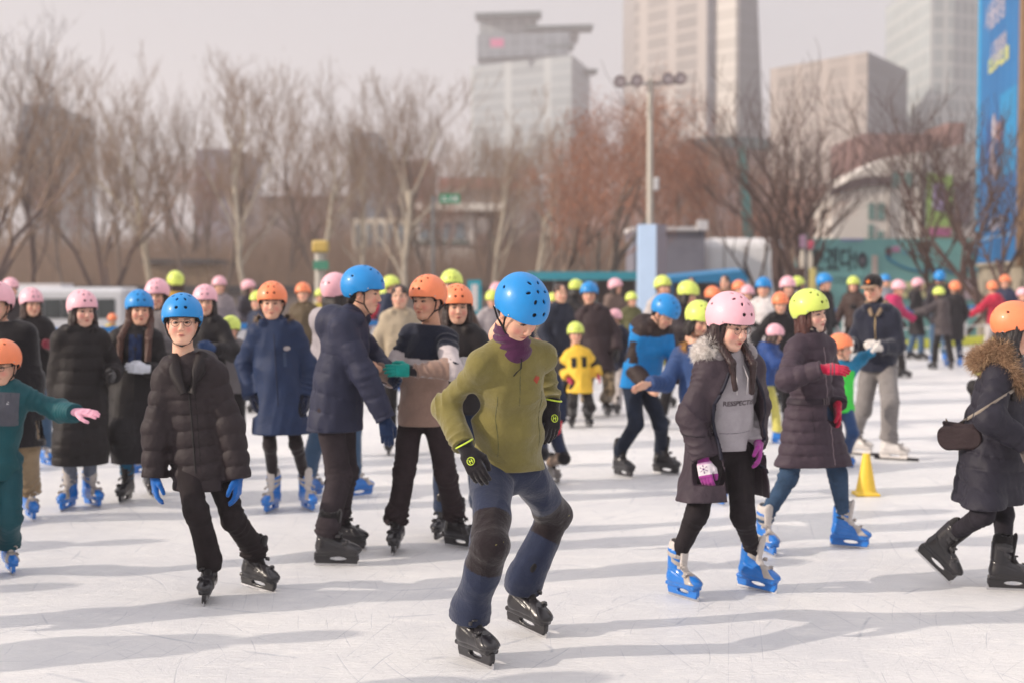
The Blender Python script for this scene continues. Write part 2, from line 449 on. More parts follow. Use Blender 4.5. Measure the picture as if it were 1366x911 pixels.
# ---- ice skate: hard rental boot on a blade. origin: middle of the blade edge on the ice
def skate_meshes(lo=False):
    h = .008 if lo else .0042; out = {}
    z0 = .068
    def shellf(h, grow=0.0):
        f = Field((-.18, -.08, .0), (.2, .08, .36), h); g = grow
        f.add(cone((-.09, 0, z0+.045), (.085, 0, z0+.038), .045+g, .043+g, side=V(0, 1, 0), flat=1), .0)
        f.add(ell((.1, 0, z0+.036), (.06+g, .047+g, .034+g)), .02)
        f.add(cone((-.02, 0, z0+.075), (.05, 0, z0+.055), .04+g, .036+g), .03)
        f.add(cone((-.082, 0, z0+.06), (-.058, 0, z0+.225), .048+g, .060+g, side=V(0, 1, 0), flat=1.15), .03)
        f.add(rbox((-.005, 0, z0+.012), (.14+g, .036+g, .014), .01), .01)
        f.cut(V(0, 0, z0-.002), V(0, 0, -1)); return f
    f = shellf(h); top = z0+.235
    f.fn(lambda D, X, Y, Z: np.maximum(D, Z-(top-.35*np.clip(X+.05, 0, .12))+0*Y))
    f.fn(lambda D, X, Y, Z: np.maximum(D, -(np.maximum(np.maximum(np.abs(Y)-.014, (z0+.082)-Z), -.03-X)))+0*D)   # tongue slot
    for s in (1, -1): f.add(ell((-.075, s*.045, z0+.075), (.016, .008, .016)), .003)
    f.fn(lambda D, X, Y, Z: D+.0035*np.exp(-((Z-(z0+.088-.35*(X+.04)))/.004)**2)*(X < .02)+.003*np.exp(-((Z-(z0+.022))/.004)**2))
    out['shell'] = f.mesh()
    f = shellf(.007 if not lo else .01, -.006)
    f.add(cone((-.07, 0, z0+.12), (-.055, 0, z0+.25), .048, .056, side=V(0, 1, 0), flat=1.15), .01)
    f.add(cone((-.0, 0, z0+.13), (.016, 0, z0+.262), .024, .034, side=V(0, 1, 0), flat=.4), .02)
    f.add(cone((-.01, 0, z0+.14), (.035, 0, z0+.075), .022, .02), .01)
    f.sub(cone((-.065, 0, z0+.2), (-.045, 0, z0+.3), .040, .044)); out['liner'] = f.mesh()
    st = Field((-.18, -.09, .02), (.2, .09, .36), .004)
    base = shellf(.004, .0); D0 = base.D
    q = st.sl(base.lo, [a[-1] for a in base.ax])
    # bands = slabs of a slightly grown boot
    f = shellf(.004, .0045); X, Y, Z = f.ax[0][:, None, None], f.ax[1][None, :, None], f.ax[2][None, None, :]
    B = np.full(f.D.shape, .5, np.float32)
    for (cx, cz, nx, nz, w) in ((-.04, z0+.195, .25, 1, .013), (.0, z0+.13, .62, .8, .012), (.05, z0+.09, .85, .55, .010)):
        n = nrm(V(nx, 0, nz)); sl = np.abs((X-cx)*n[0]+(Z-cz)*n[2])-w
        fwd = -(X-cx-(-.055 if nz > nx else -.03))
        B = np.minimum(B, np.maximum(np.maximum(f.D, sl), np.maximum(fwd, z0+.035-Z))+0*Y)
    f.D = B.astype(np.float32)
    for (cx, cz) in ((-.03, z0+.195), (.014, z0+.128), (.06, z0+.082)):
        f.add(rbox((cx, -.047, cz), (.016, .007, .009), .003)); f.add(rbox((cx+.012, -.03, cz+.014), (.012, .013, .005), .003))
    out['strap'] = f.mesh()
    f = Field((-.18, -.03, -.01), (.2, .03, .1), .004)
    f.add(rbox((-.005, 0, .045), (.145, .014, .03), .006))
    for (cx, cz, rx, rz) in ((.005, .046, .055, .013), (.175, .022, .045, .025), (-.18, .02, .04, .03)):
        def el2(X, Y, Z, cx=cx, cz=cz, rx=rx, rz=rz): return (np.sqrt(((X-cx)/rx)**2+((Z-cz)/rz)**2)-1)*min(rx, rz)+0*Y
        f.fn(lambda D, X, Y, Z: np.maximum(D, -el2(X, Y, Z)))
    out['holder'] = f.mesh()
    f = Field((-.18, -.01, -.01), (.2, .01, .05), .0025)
    f.add(rbox((-.005, 0, .014), (.148, .0026, .014), .001)); out['blade'] = f.mesh()
    return out
SK = skate_meshes(); SKM = {k: mesh_np('skate_'+k, *v) for k, v in SK.items()}
for k, m in (('shell', 'shell_plastic'), ('liner', 'knit'), ('strap', 'shell_plastic'), ('holder', 'shell_plastic'), ('blade', 'steel')): SKM[k].materials.append(MATS[m])
_lo = skate_meshes(True)
def lo_skate(shell, liner, strap):
    v, q, c = join_parts([(*_lo['shell'], c3(shell)), (*_lo['liner'], c3(liner)), (*_lo['strap'], c3(strap)), (*_lo['holder'], c3(shell))])
    me = mesh_np('skate_far', v, q, c); me.materials.append(MATS['shell_plastic']); return me
SKC = {'blue': ('#176fc4', '#c4bdb8', '#aaa29c'), 'black': ('#17151a', '#1d1b1d', '#2a282b'), 'white': ('#cfcac6', '#a9a39f', '#8a8582'), 'grey': ('#77726f', '#3a3838', '#9a9693')}
LOSK = {k: lo_skate(*v) for k, v in SKC.items()}
# ------------------------------------------------------------------ people
def fdir(yaw): a = math.radians(yaw); return V(math.sin(a), -math.cos(a), 0)
def ldir(yaw): a = math.radians(yaw); return V(math.cos(a), math.sin(a), 0)
UP = V(0, 0, 1)
def proj(p):
    r = p-CAM; cy, sy = math.cos(PITCH), math.sin(PITCH); z = r[1]*cy-r[2]*sy; y = r[1]*sy+r[2]*cy
    return V(683+FPX*r[0]/z, 455.5-FPX*y/z)
def ik(a, b, l1, l2, hint=None, pref=None, tagn=''):
    d = b-a; L = np.linalg.norm(d)
    if L > (l1+l2)*.999:
        if L > (l1+l2)*1.08: print('  stretch', tagn, round(L/(l1+l2), 2))
        f = L*1.002/(l1+l2); l1, l2 = l1*f, l2*f
    x = (L*L+l1*l1-l2*l2)/(2*L); r = math.sqrt(max(0, l1*l1-x*x)); n = d/L
    u = nrm(np.cross(n, UP if abs(n[2]) < .95 else V(1, 0, 0))); w = np.cross(n, u); best = None
    for i in range(72):
        q = a+n*x+(u*math.cos(i*PI/36)+w*math.sin(i*PI/36))*r
        c = 0
        if hint is not None: c += np.linalg.norm(proj(q)-hint)
        if pref is not None: c -= (6 if hint is not None else 100)*float((q-a-n*x)@pref)/max(r, .01)*min(1, r/.05)
        if best is None or c < best[0]: best = (c, q)
    return best[1]
def foot_frame(G, yaw, pitch, s, roll=0):
    F = fdir(yaw); a = math.radians(pitch); Fp = F*math.cos(a)-UP*math.sin(a); U = UP*math.cos(a)+F*math.sin(a)
    if roll: b = math.radians(roll); U = nrm(U*math.cos(b)+ldir(yaw)*math.sin(b))
    return frame(G, Fp, U, s)
def solve(sp):
    H = sp['H']; s = H/1.75; yaw = sp.get('yaw', 0); F, L = fdir(yaw), ldir(yaw); J = dict(s=s, F=F, L=L, H=H, yaw=yaw)
    J['foot'] = {}; ds = []
    for k, f in sp.get('feet', {}).items():
        px, py, fy = f[:3]; lift = f[3] if len(f) > 3 else 0; pit = f[4] if len(f) > 4 else 0
        G = on_plane(px, py, lift); J['foot'][k] = foot_frame(G, fy, pit, s*.97, f[5] if len(f) > 5 else 0); ds.append(G[1])
    D = sp.get('D', np.mean(ds) if ds else 10.); J['D'] = D
    hip = at(*sp['hip'][:2], D+(sp['hip'][2] if len(sp['hip']) > 2 else 0)); J['hip'] = hip
    sd = {'R': -1, 'L': 1}
    for k in 'RL':
        if k not in J['foot']:
            G = hip+L*sd[k]*.1*s+F*(.06*sd[k]); G[2] = 0; J['foot'][k] = foot_frame(G, yaw-sd[k]*-12, 0, s*.97)
    hs = sp.get('hs', s**.55)*1.04; hy, hp = sp.get('hyaw', yaw), math.radians(sp.get('hpitch', 0)); hr = math.radians(sp.get('hroll', 0))
    hF = fdir(hy)*math.cos(hp)-UP*math.sin(hp); hU = UP*math.cos(hp)+fdir(hy)*math.sin(hp); hU = nrm(hU*math.cos(hr)+ldir(hy)*math.sin(hr))
    hc = at(*sp['head'][:2], D+(sp['head'][2] if len(sp['head']) > 2 else 0)); Mh = frame(hc, hF, hU, hs)
    Mh[:3, 3] = hc-Mh[:3, :3]@V(0, 0, .06); J['head'] = Mh; J['hs'] = hs
    if 'neck' in sp: nb = at(*sp['neck'][:2], D+(sp['neck'][2] if len(sp['neck']) > 2 else 0))
    else: nb = xf(Mh, V(-.045, 0, -.15)[None])[0]-UP*.02*s-F*.01
    J['neck'] = nb; up = nrm(nb-hip); J['up'] = up
    Ls = ldir(sp.get('syaw', yaw)); Ls = nrm(Ls-up*(Ls@up)); J['Ls'] = Ls; J['Fs'] = np.cross(Ls, up)*1.0
    if J['Fs']@F < 0: J['Fs'] = -J['Fs']
    sw = sp.get('sw', .17)*.86*s; rl = sp.get('sroll', 0)
    sc_ = nb-up*.062*s
    J['waist'] = hip+up*(.16*s); J['chest'] = nb-up*.17*s
    for k in 'RL':
        a = sd[k]; J['sh'+k] = sc_+Ls*a*sw+UP*(rl*a)
        J['hip'+k] = hip+L*a*.085*s-UP*.02
        fm = J['foot'][k]; J['ank'+k] = xf(fm, V(-.056, 0, .255)[None])[0]
        hint = sp.get('knee', {}).get(k); hint = V(*hint) if hint else None
        J['knee'+k] = ik(J['hip'+k], J['ank'+k], .245*H, .192*H, hint, nrm(fm[:3, 0]+F*.5), sp.get('id', '')+' leg'+k)
        h = sp.get('hand', {}).get(k)
        if h is None: w = J['sh'+k]+(Ls*a*.09-up*.5+J['Fs']*.1)*s
        elif len(h) == 4: w = J['sh'+k]+(Ls*a*h[0]+J['Fs']*h[1]-up*h[2])*s
        else: w = at(h[0], h[1], D+(h[2] if len(h) > 2 else -.05))
        J['wr'+k] = w; hint = sp.get('elbow', {}).get(k); hint = V(*hint) if hint else None
        J['el'+k] = ik(J['sh'+k], w, .175*H, .15*H, hint, nrm(-J['Fs']*.8+Ls*a*.6-UP*.5), sp.get('id', '')+' arm'+k)
        fd = sp.get('fing', {}).get(k); fd = nrm(w-J['el'+k]) if fd is None else nrm(fd)
        ud = sp.get('dors', {}).get(k); ud = Ls*a*1.0+J['Fs']*.35 if ud is None else V(*ud)
        J['hand'+k] = frame(w+fd*.02*s, fd, ud, s)
    lt = np.linalg.norm(nb-hip)/H
    if not .26 < lt < .37: print('  torso', sp.get('id'), round(lt, 3))
    nk = np.linalg.norm(Mh[:3, 3]-nb)/hs
    if not .1 < nk < .24: print('  neck', sp.get('id'), round(nk, 3))
    J['root'] = V(hip[0], hip[1], 0)
    return J
def box_of(J, keys, pad):
    P = np.array([J[k] for k in keys]); return P.min(0)-pad, P.max(0)+pad
def segd(v, a, b):
    ab = b-a; t = np.clip((v-a)@ab/(ab@ab), 0, 1); return np.linalg.norm(v-a-t[:, None]*ab, axis=1), t
def mkpart(J, root, name, field_or_vq, mat, color, colf=None, label=None):
    if isinstance(field_or_vq, Field): v, q = field_or_vq.mesh(); c = None
    else: v, q, c = field_or_vq if len(field_or_vq) == 3 else (*field_or_vq, None)
    if colf is not None: c = colf(v, J)
    me = mesh_np(name, v-J['root'], q, c)
    return tag(place(name, me, mat, color, root), label)
def puff(pitch, amp, org=None, axis=None, off=0, seed=1):
    def d(sl, X, Y, Z):
        s = sl+off if org is None else (X-org[0])*axis[0]+(Y-org[1])*axis[1]+(Z-org[2])*axis[2]
        w = wob(X, Y, Z, 9, seed)*.014+wob(X, Y, Z, 24, seed+5)*.004
        q = np.abs(np.sin(PI*(s+w)/pitch)); a = amp*(.8+.3*wob(X, Y, Z, 6, seed+7))
        pin = np.exp(-(q/.45)**2)
        return a*(q**.4-.78)+.0035*wob(X, Y, Z, 34, seed+1)+(.0015+.0032*pin)*wob(X, Y, Z*(.3 if axis is not None else 1), 95, seed+2)
    return d
def cloth(L, amp=.004, mid=None, seed=1, pitch=.045, rings=.006):
    def d(sl, X, Y, Z):
        w = wob(X, Y, Z, 13, seed); r = amp*(1-2*np.abs(wob(X, Y, Z, 15, seed+1)))+amp*.5*wob(X, Y, Z, 34, seed+2)+amp*.7*(.5-np.abs(wob(X, Y*.8, Z*.5, 42, seed+11)))
        if mid is not None:
            env = sum(np.exp(-((sl-m)/.085)**2) for m in mid)
            ph = PI*sl/pitch*(1+.0*w)+2.6*w+1.3*wob(X, Y, Z, 27, seed+4)
            r = r+rings*1.7*env*(1-np.abs(np.sin(ph))**.7*1.5)*np.clip(.5+.7*wob(X, Y, Z, 16, seed+8), 0, 1.2)
        return r
    return d
def top_field(J, t, h, grow=0.0):
    """shirt / jacket / coat body with sleeves"""
    s = J['s']; k = t.get('k', .018); L, Fs, Ls, up = J['L'], J['Fs'], J['Ls'], J['up']
    b = t.get('bulk', .0)+grow; kind = t.get('kind', 'knit'); seed = t.get('seed', 1)
    ln = t.get('len', .12)*s; hem = J['hip']-nrm(up+UP*2.5)*ln
    kn = (J['kneeR']+J['kneeL'])/2; m = min(1, ln/(.45*s)); hem = hem+(V(kn[0], kn[1], 0)-V(J['hip'][0], J['hip'][1], 0))*m*.6
    keys = ['hip', 'neck', 'elR', 'elL', 'wrR', 'wrL', 'shR', 'shL']; J['hem'] = hem
    f = Field(*box_of(J, keys+['hem']+(['kneeR', 'kneeL'] if ln > .25*s else []), .24*s+b), h); sq = lambda z: t.get(z, 1)
    if kind == 'puffer':
        pt = puff(t.get('pitch', .085)*s, t.get('amp', .017), J['neck'], -up, 0, seed)
        ps = lambda Ln, o: puff(t.get('spitch', t.get('pitch', .085))*s, t.get('amp', .017)*.8, off=o, seed=seed+3)
        pu, pf = ps(0, .02), ps(0, .02+.175*J['H'])
    else:
        a = t.get('amp', .004)
        pt = cloth(1, a*1.5, seed=seed); pu = cloth(1, a, (0.02, .175*J['H']), seed+3, .055, .009); pf = cloth(1, a, (0.0, .15*J['H']-.03), seed+6, .05, .009)
    fl = t.get('flat', .68); rw, rc, rh = t.get('waist', .135), t.get('chest', .15), t.get('hemr', .165)
    f.add(cone(J['waist'], J['chest'], rw*s+b, rc*s+b, Ls, fl, pt))
    f.add(cone(J['chest'], J['neck']-up*.07*s, rc*s+b, .11*s+b*.6, Ls, fl*.95, pt), .04)
    f.add(cone(J['waist'], hem, rw*s+b, rh*s+b, nrm(L+Ls), t.get('hflat', fl+.08), pt), .05)
    if t.get('len', 0) > .25:
        for kx in 'RL': f.add(cone(J['hip'+kx], J['knee'+kx], .11*s, .098*s, disp=pt), .1); f.add(cone(J['knee'+kx], J['knee'+kx]*.55+J['ank'+kx]*.45, .095*s, .09*s, disp=pt), .1)
    f.add(cone(J['shR'], J['shL'], .046*s+b*.5, None), .09)
    for kx in 'RL': f.add(cone(J['neck']+up*.01*s, J['sh'+kx]+up*.0, .05*s+b*.3, .05*s+b*.45), .05)
    f.add(cone(J['neck']-up*.06*s, J['neck']+up*.01, .085*s+b*.4, .06*s+b*.3), .05)
    ru, re, rf = t.get('arm', (.064, .053, .046)); sb = b*t.get('sb', .5)
    for kx in 'RL':
        f.add(cone(J['sh'+kx]-up*.012, J['el'+kx], ru*.88*s+sb, re*s+sb, disp=pu), k+.02)
        wr = J['wr'+kx]+nrm(J['wr'+kx]-J['el'+kx])*t.get('cuff', .0)
        f.add(cone(J['el'+kx], wr, re*s+sb, rf*s+sb, disp=pf), .035)
        n = nrm(J['wr'+kx]-J['el'+kx]); Xc = wr+n*.0
        # straight cut at the cuff, only near the hand
        g = f.sl(Xc-.13, Xc+.13)
        if g is not None:
            r, X, Y, Z = g; pl = (X-Xc[0])*n[0]+(Y-Xc[1])*n[1]+(Z-Xc[2])*n[2]
            near = cone(Xc-n*.01, Xc+n*.1, rf*s+sb+.03)[0](X, Y, Z)
            f.D[r] = np.where(near < 0, np.maximum(f.D[r], pl), f.D[r])
    hn = nrm(-UP*1.0-t.get('hemtilt', 0)*J['F']); f.cut(hem, hn)
    c = t.get('collar', 0)
    n0 = J['neck']
    if c:      # standing collar ring
        top = n0+up*c*s; f.add(cone(n0-up*.03*s, top, .082*s+b*.4, .078*s+b*.3, disp=cloth(1, .003, seed=seed)), .03)
        f.sub(cone(top-up*.03, top+up*.08, .06*s, .068*s)); f.cut(top+Fs*.0, up) if False else None
        g = f.sl(top-.16, top+.16); r, X, Y, Z = g; pl = (X-top[0])*up[0]+(Y-top[1])*up[1]+(Z-top[2])*up[2]
        near = cone(top-up*.02, top+up*.1, .13*s)[0](X, Y, Z); f.D[r] = np.where(near < 0, np.maximum(f.D[r], pl), f.D[r])
    hd = t.get('hood', 0)
    if hd:     # hood lying back on the shoulders
        pts = []
        for i in range(9):
            an = math.radians(55+250*i/8); ba = -math.cos(an)
            pts.append(n0+(Fs*math.cos(an)*.115+Ls*math.sin(an)*.105)*s+up*(.0-.02*ba)*s)
        for i in range(8): f.add(cone(pts[i], pts[i+1], (.028+.022*math.sin(PI*i/8))*hd*s+b*.25, (.028+.022*math.sin(PI*(i+1)/8))*hd*s+b*.25, disp=cloth(1, .006, seed=seed+9)), .02)
        f.add(ell(n0-Fs*.13*s-up*.06*s, (.11*s*hd, .07*s*hd, .09*s*hd), np.stack([Ls, Fs, up], 1)), .05)
    return f
def legs_field(J, t, h):
    s = J['s']; r = t.get('r', (.082, .06, .045)); f = Field(*box_of(J, ['hip', 'kneeR', 'kneeL', 'ankR', 'ankL'], .19*s), h); seed = t.get('seed', 2)
    a = t.get('amp', .003); rg = t.get('rings', .005); H = J['H']
    f.add(cone(J['hip']+J['up']*.1*s, J['hip']-UP*.02, .125*s, .135*s, J['L'], .72))
    for k in 'RL':
        kn, an = J['knee'+k], J['ank'+k]; over = r[2] > .07; end = xf(J['foot'][k], V(-.07, 0, .19 if over else .2)[None])[0]; d = nrm(end-an)
        f.add(cone(J['hip'+k], kn, r[0]*s, r[1]*s, disp=cloth(1, a*1.3, (0.0, .245*H), seed, rings=rg*.8)), .03)
        f.add(cone(kn, an, r[1]*s, r[2]*s, disp=cloth(1, a, (0.0, .192*H-.02), seed+3, .05, rg)), .03); f.add(cone(an, end+d*.03, r[2]*s, (r[2]+.004)*s, disp=cloth(1, a, (.0, .07), seed+3, .05, rg)), .03)
        g = f.sl(end-.15, end+.15)
        if g: 
            rr, X, Y, Z = g; pl = (X-end[0])*d[0]+(Y-end[1])*d[1]+(Z-end[2])*d[2]
            near = cone(end-d*.01, end+d*.12, r[2]*s+.035)[0](X, Y, Z); f.D[rr] = np.where(near < 0, np.maximum(f.D[rr], pl), f.D[rr])
    return f
def fur_mesh(pts, rad, n, ln, seed=0, c1='#d8cdbf', c2='#7a6048', droop=.01):
    r = np.random.RandomState(seed); pts = [np.asarray(p, float) for p in pts]; seg = len(pts)-1; vs, tr, cs = [], [], []
    a, b = c3(c1), c3(c2)
    for i in range(n):
        t = r.rand()*seg; j = min(int(t), seg-1); u = t-j; p = pts[j]*(1-u)+pts[j+1]*u; ax = nrm(pts[j+1]-pts[j])
        d = r.normal(size=3); d = nrm(d-ax*(d@ax)*.6); o = p+d*rad*(.55+.35*r.rand()); l = ln*(.5+.8*r.rand())
        d2 = nrm(d+r.normal(size=3)*.35); tip = o+d2*l-UP*droop*r.rand(); sdv = nrm(np.cross(d2, r.normal(size=3)))*.0011
        md = (o+tip)/2+r.normal(size=3)*.004
        k = len(vs); vs += [o-sdv, o+sdv, md+sdv*.8, md-sdv*.8, tip]; tr += [(k, k+1, k+2), (k, k+2, k+3), (k+3, k+2, k+4)]
        m = r.rand(); cc = a*m+b*(1-m); cs += [cc]*5
    return np.array(vs), tr, np.array(cs)
FIELDS = {}
def build(sp):
    J = solve(sp) if 'J' not in sp else sp['J']; s = J['s']; lo = sp.get('lo', False); h = sp.get('h', .008); root_p = J['root']
    root = empty('person', root_p, sp['label'], 'person', sp.get('group')); g = sp.get('gloves', {})
    if isinstance(g, str): g = {'R': g, 'L': g}
    # body: one figure with head, neck, limbs and bare hands
    hb = .02 if lo else .014; f = Field(*box_of(J, ['hip', 'neck', 'elR', 'elL', 'wrR', 'wrL', 'kneeR', 'kneeL', 'ankR', 'ankL'], .14), hb)
    f.add(cone(J['hip'], J['chest'], .105*s, .12*s, J['Ls'], .62)); f.add(cone(J['shR'], J['shL'], .045*s), .05)
    f.add(cone(J['chest'], J['neck'], .09*s, .05*s, J['Ls'], .7), .04)
    for k in 'RL':
        f.add(cone(J['sh'+k], J['el'+k], .04*s, .032*s), .03); f.add(cone(J['el'+k], J['wr'+k], .033*s, .026*s), .02)
        f.add(cone(J['hip'+k], J['knee'+k], .066*s, .045*s), .03); f.add(cone(J['knee'+k], J['ank'+k], .045*s, .036*s), .02); f.add(cone(J['ank'+k], xf(J['foot'][k], V(-.06, 0, .13)[None])[0], .036*s, .032*s), .02)
    pass
    skin = c3(sp.get('skin', '#d9ab92')); v, q = f.mesh(); parts = [(v, q, skin)]
    hv, hq, hc = head(sp.get('female', False), lo); sk = hc*(skin/SKIN); parts.append((xf(J['head'], hv), hq, sk))
    hb_ = xf(J['head'], V(-.03, 0, -.13)[None])[0]; tv, tq = tube([hb_+UP*.03*s, J['neck']*.6+hb_*.4, J['neck']-J['up']*.06*s], [.05*J['hs'], .053*J['hs'], .062*s], 14)
    parts.append((tv, tq, skin))
    for k in 'RL':
        if k not in g:
            pv, pq = hand(sp.get('pose', {}).get(k, 'relaxed'), False, lo); pv = pv.copy()
            if k == 'L': pv[:, 1] *= -1; pq = pq[:, ::-1]
            parts.append((xf(J['hand'+k], pv), pq, skin))
    mkpart(J, root, 'body', join_parts(parts), 'skin', (1, 1, 1, 1))
    for k in g:
        pv, pq = hand(sp.get('pose', {}).get(k, 'relaxed'), True, lo); pv = pv.copy()
        if k == 'L': pv[:, 1] *= -1; pq = pq[:, ::-1]
        gc = g[k]; cf = None
        if isinstance(gc, tuple):
            gc, gf = gc
            cl = np.array([gf(*p) for p in pv*V(1, -1 if k == 'L' else 1, 1)])
            mkpart(J, root, 'glove', (xf(J['hand'+k], pv), pq, cl), 'knit', (1, 1, 1, 1))
        else: mkpart(J, root, 'glove', (xf(J['hand'+k], pv), pq), 'knit', gc)
    # hair
    hk = sp.get('hair', 'short')
    if hk:
        pv, pq = hair(hk if not lo else hk); mkpart(J, root, 'hair', (xf(J['head'], pv), pq), 'hair', sp.get('haircol', '#1c1413'))
    # helmet
    hm = sp.get('helmet')
    if hm:
        M = J['head'].copy(); M[:3, 3] -= root_p; M = bl(M@np.array([[1.09, 0, 0, -.004], [0, 1.1, 0, 0], [0, 0, 1.06, .006], [0, 0, 0, 1]]))
        ho = place('helmet', ME_SHELL, None, HCOL[hm], root, M); place('helmet_liner', ME_LINER, None, '#141316', ho)
        if not lo: place('rivet', ME_RIVET, None, '#b9b9bd', ho)
        if not sp.get('nostrap'): place('chin_strap', ME_STRAP, None, '#17151a', ho)
    # skates
    sc_ = sp.get('skates', 'black')
    for k in 'RL':
        if sp.get('noskate') == k: continue
        M = J['foot'][k].copy(); M[:3, 3] -= root_p; M = bl(M)
        if lo: place('skate', LOSK[sc_], None, (1, 1, 1, 1), root, M)
        else:
            if k == 'L': M = M@Matrix.Diagonal((1, -1, 1, 1))
            a, b, c = SKC[sc_]; so = place('skate', SKM['shell'], None, a, root, M)
            place('boot_liner', SKM['liner'], None, b, so); place('strap', SKM['strap'], None, c, so)
            place('blade_holder', SKM['holder'], None, a, so); place('blade', SKM['blade'], None, '#c9c9cc', so)
    # clothes
    lt = sp.get('legs', {}); fl = legs_field(J, lt, h*1.1); FIELDS['legs'] = fl
    mkpart(J, root, lt.get('name', 'trousers'), fl, lt.get('mat', 'knit'), lt.get('col', '#201c1f'), lt.get('colf'))
    t = sp['top']; ft = top_field(J, t, h)
    if t.get('post'): t['post'](ft, J)
    mkpart(J, root, t.get('name', 'jacket'), ft, t.get('mat', 'nylon' if t.get('kind') == 'puffer' else 'knit'), t.get('col', '#201c1f'), t.get('colf'))
    J['tf'] = ft
    if sp.get('extra'): sp['extra'](J, root, ft, fl)
    return root, J
# ---- trimmings
def spine_pt(J, s_, lat=0.0): return J['neck']-J['up']*s_+J['Ls']*lat
def front_hit(J, f, s_, lat=0.0, off=.002, fwd=None, org=None):
    d = -(J['Fs'] if fwd is None else fwd); o = (spine_pt(J, s_, lat) if org is None else org)-d*.4
    return f.hit(o, d, .7, off)
def zipline(J, root, f, s0, s1, lat=0.0, r=.0035, name='zip', col='#5a5458', mat='wire', n=34, fwd=None):
    pts = [front_hit(J, f, s0+(s1-s0)*i/n, lat, .001, fwd) for i in range(n+1)]; pts = [p for p in pts if p is not None]
    if len(pts) > 2: v, q = tube(pts, r, 5); mkpart(J, root, name, (v, q), mat, col)
def belt(J, root, f, c, n, w, grow, col, name='belt', mat='nylon'):
    X, Y, Z = f.ax[0][:, None, None], f.ax[1][None, :, None], f.ax[2][None, None, :]; n = nrm(n)
    B = Field([0, 0, 0], [.1, .1, .1], .05); B.h = f.h; B.lo = f.lo; B.ax = f.ax
    R = np.sqrt((X-c[0])**2+(Y-c[1])**2+0*Z)
    B.D = np.maximum(np.maximum(f.D-grow, np.abs((X-c[0])*n[0]+(Y-c[1])*n[1]+(Z-c[2])*n[2])-w), R-.24).astype(np.float32)
    v, q = B.mesh()
    if len(v): mkpart(J, root, name, (v, q), mat, col)
def patch(J, root, f, s_, lat, w, hh, col, name='badge', mat='knit', fn=None, fwd=None, n=10):
    """small cloth badge following the garment's surface; fn(u, v) -> keep"""
    pts = {}; vs = []; q = []
    for i in range(n+1):
        for j in range(n+1):
            p = front_hit(J, f, s_+hh*(j/n-.5), lat+w*(i/n-.5), .0035, fwd)
            if p is not None: pts[i, j] = len(vs); vs.append(p)
    for i in range(n):
        for j in range(n):
            if all(x in pts for x in ((i, j), (i+1, j), (i+1, j+1), (i, j+1))) and (fn is None or fn((i+.5)/n*2-1, (j+.5)/n*2-1)):
                q.append((pts[i, j], pts[i+1, j], pts[i+1, j+1], pts[i, j+1]))
    if q: mkpart(J, root, name, (np.array(vs), np.array(q)), mat, col)
def text_mesh(body, size, bold=0.0, align='CENTER'):
    cu = bpy.data.curves.new('lettering', 'FONT'); cu.body = body; cu.size = size; cu.align_x = align; cu.align_y = 'CENTER'; cu.offset = bold
    o = bpy.data.objects.new('lettering', cu); COL.objects.link(o); bpy.context.view_layer.update()
    me = bpy.data.meshes.new_from_object(o.evaluated_get(bpy.context.evaluated_depsgraph_get())); bpy.data.objects.remove(o); return me
def near_arm(v, J, k, r=.085):
    d = np.full(len(v), 9.); 
    for kk in k:
        d = np.minimum(d, np.minimum(segd(v, J['sh'+kk], J['el'+kk])[0], segd(v, J['el'+kk], J['wr'+kk])[0]))
    return d < r*J['s']
def sdown(v, J): return -(v-J['neck'])@J['up']
def lat(v, J): return (v-J['neck'])@J['Ls']
def fwdv(v, J): return (v-J['neck'])@J['Fs']
def glasses(J, root, r=.021, col='#5b4a46'):
    P = []; M = J['head']
    for s_ in (1, -1):
        c = V(.098, s_*.033, .008); ring = [c+V(-.006*abs(math.sin(a))*0, math.cos(a)*r, math.sin(a)*r*.88) for a in np.linspace(0, 2*PI, 20)[:-1]]
        P.append((*tube(ring, .0016, 5, True), (1, 1, 1))); P.append((*tube([V(.098, s_*.054, .012), V(.05, s_*.075, .014), V(-.005, s_*.082, .01)], .0014, 5), (1, 1, 1)))
    P.append((*tube([V(.1, .012, .012), V(.103, 0, .015), V(.1, -.012, .012)], .0016, 5), (1, 1, 1)))
    v, q, c = join_parts(P); mkpart(J, root, 'glasses', (xf(M, v), q), 'wire', col)
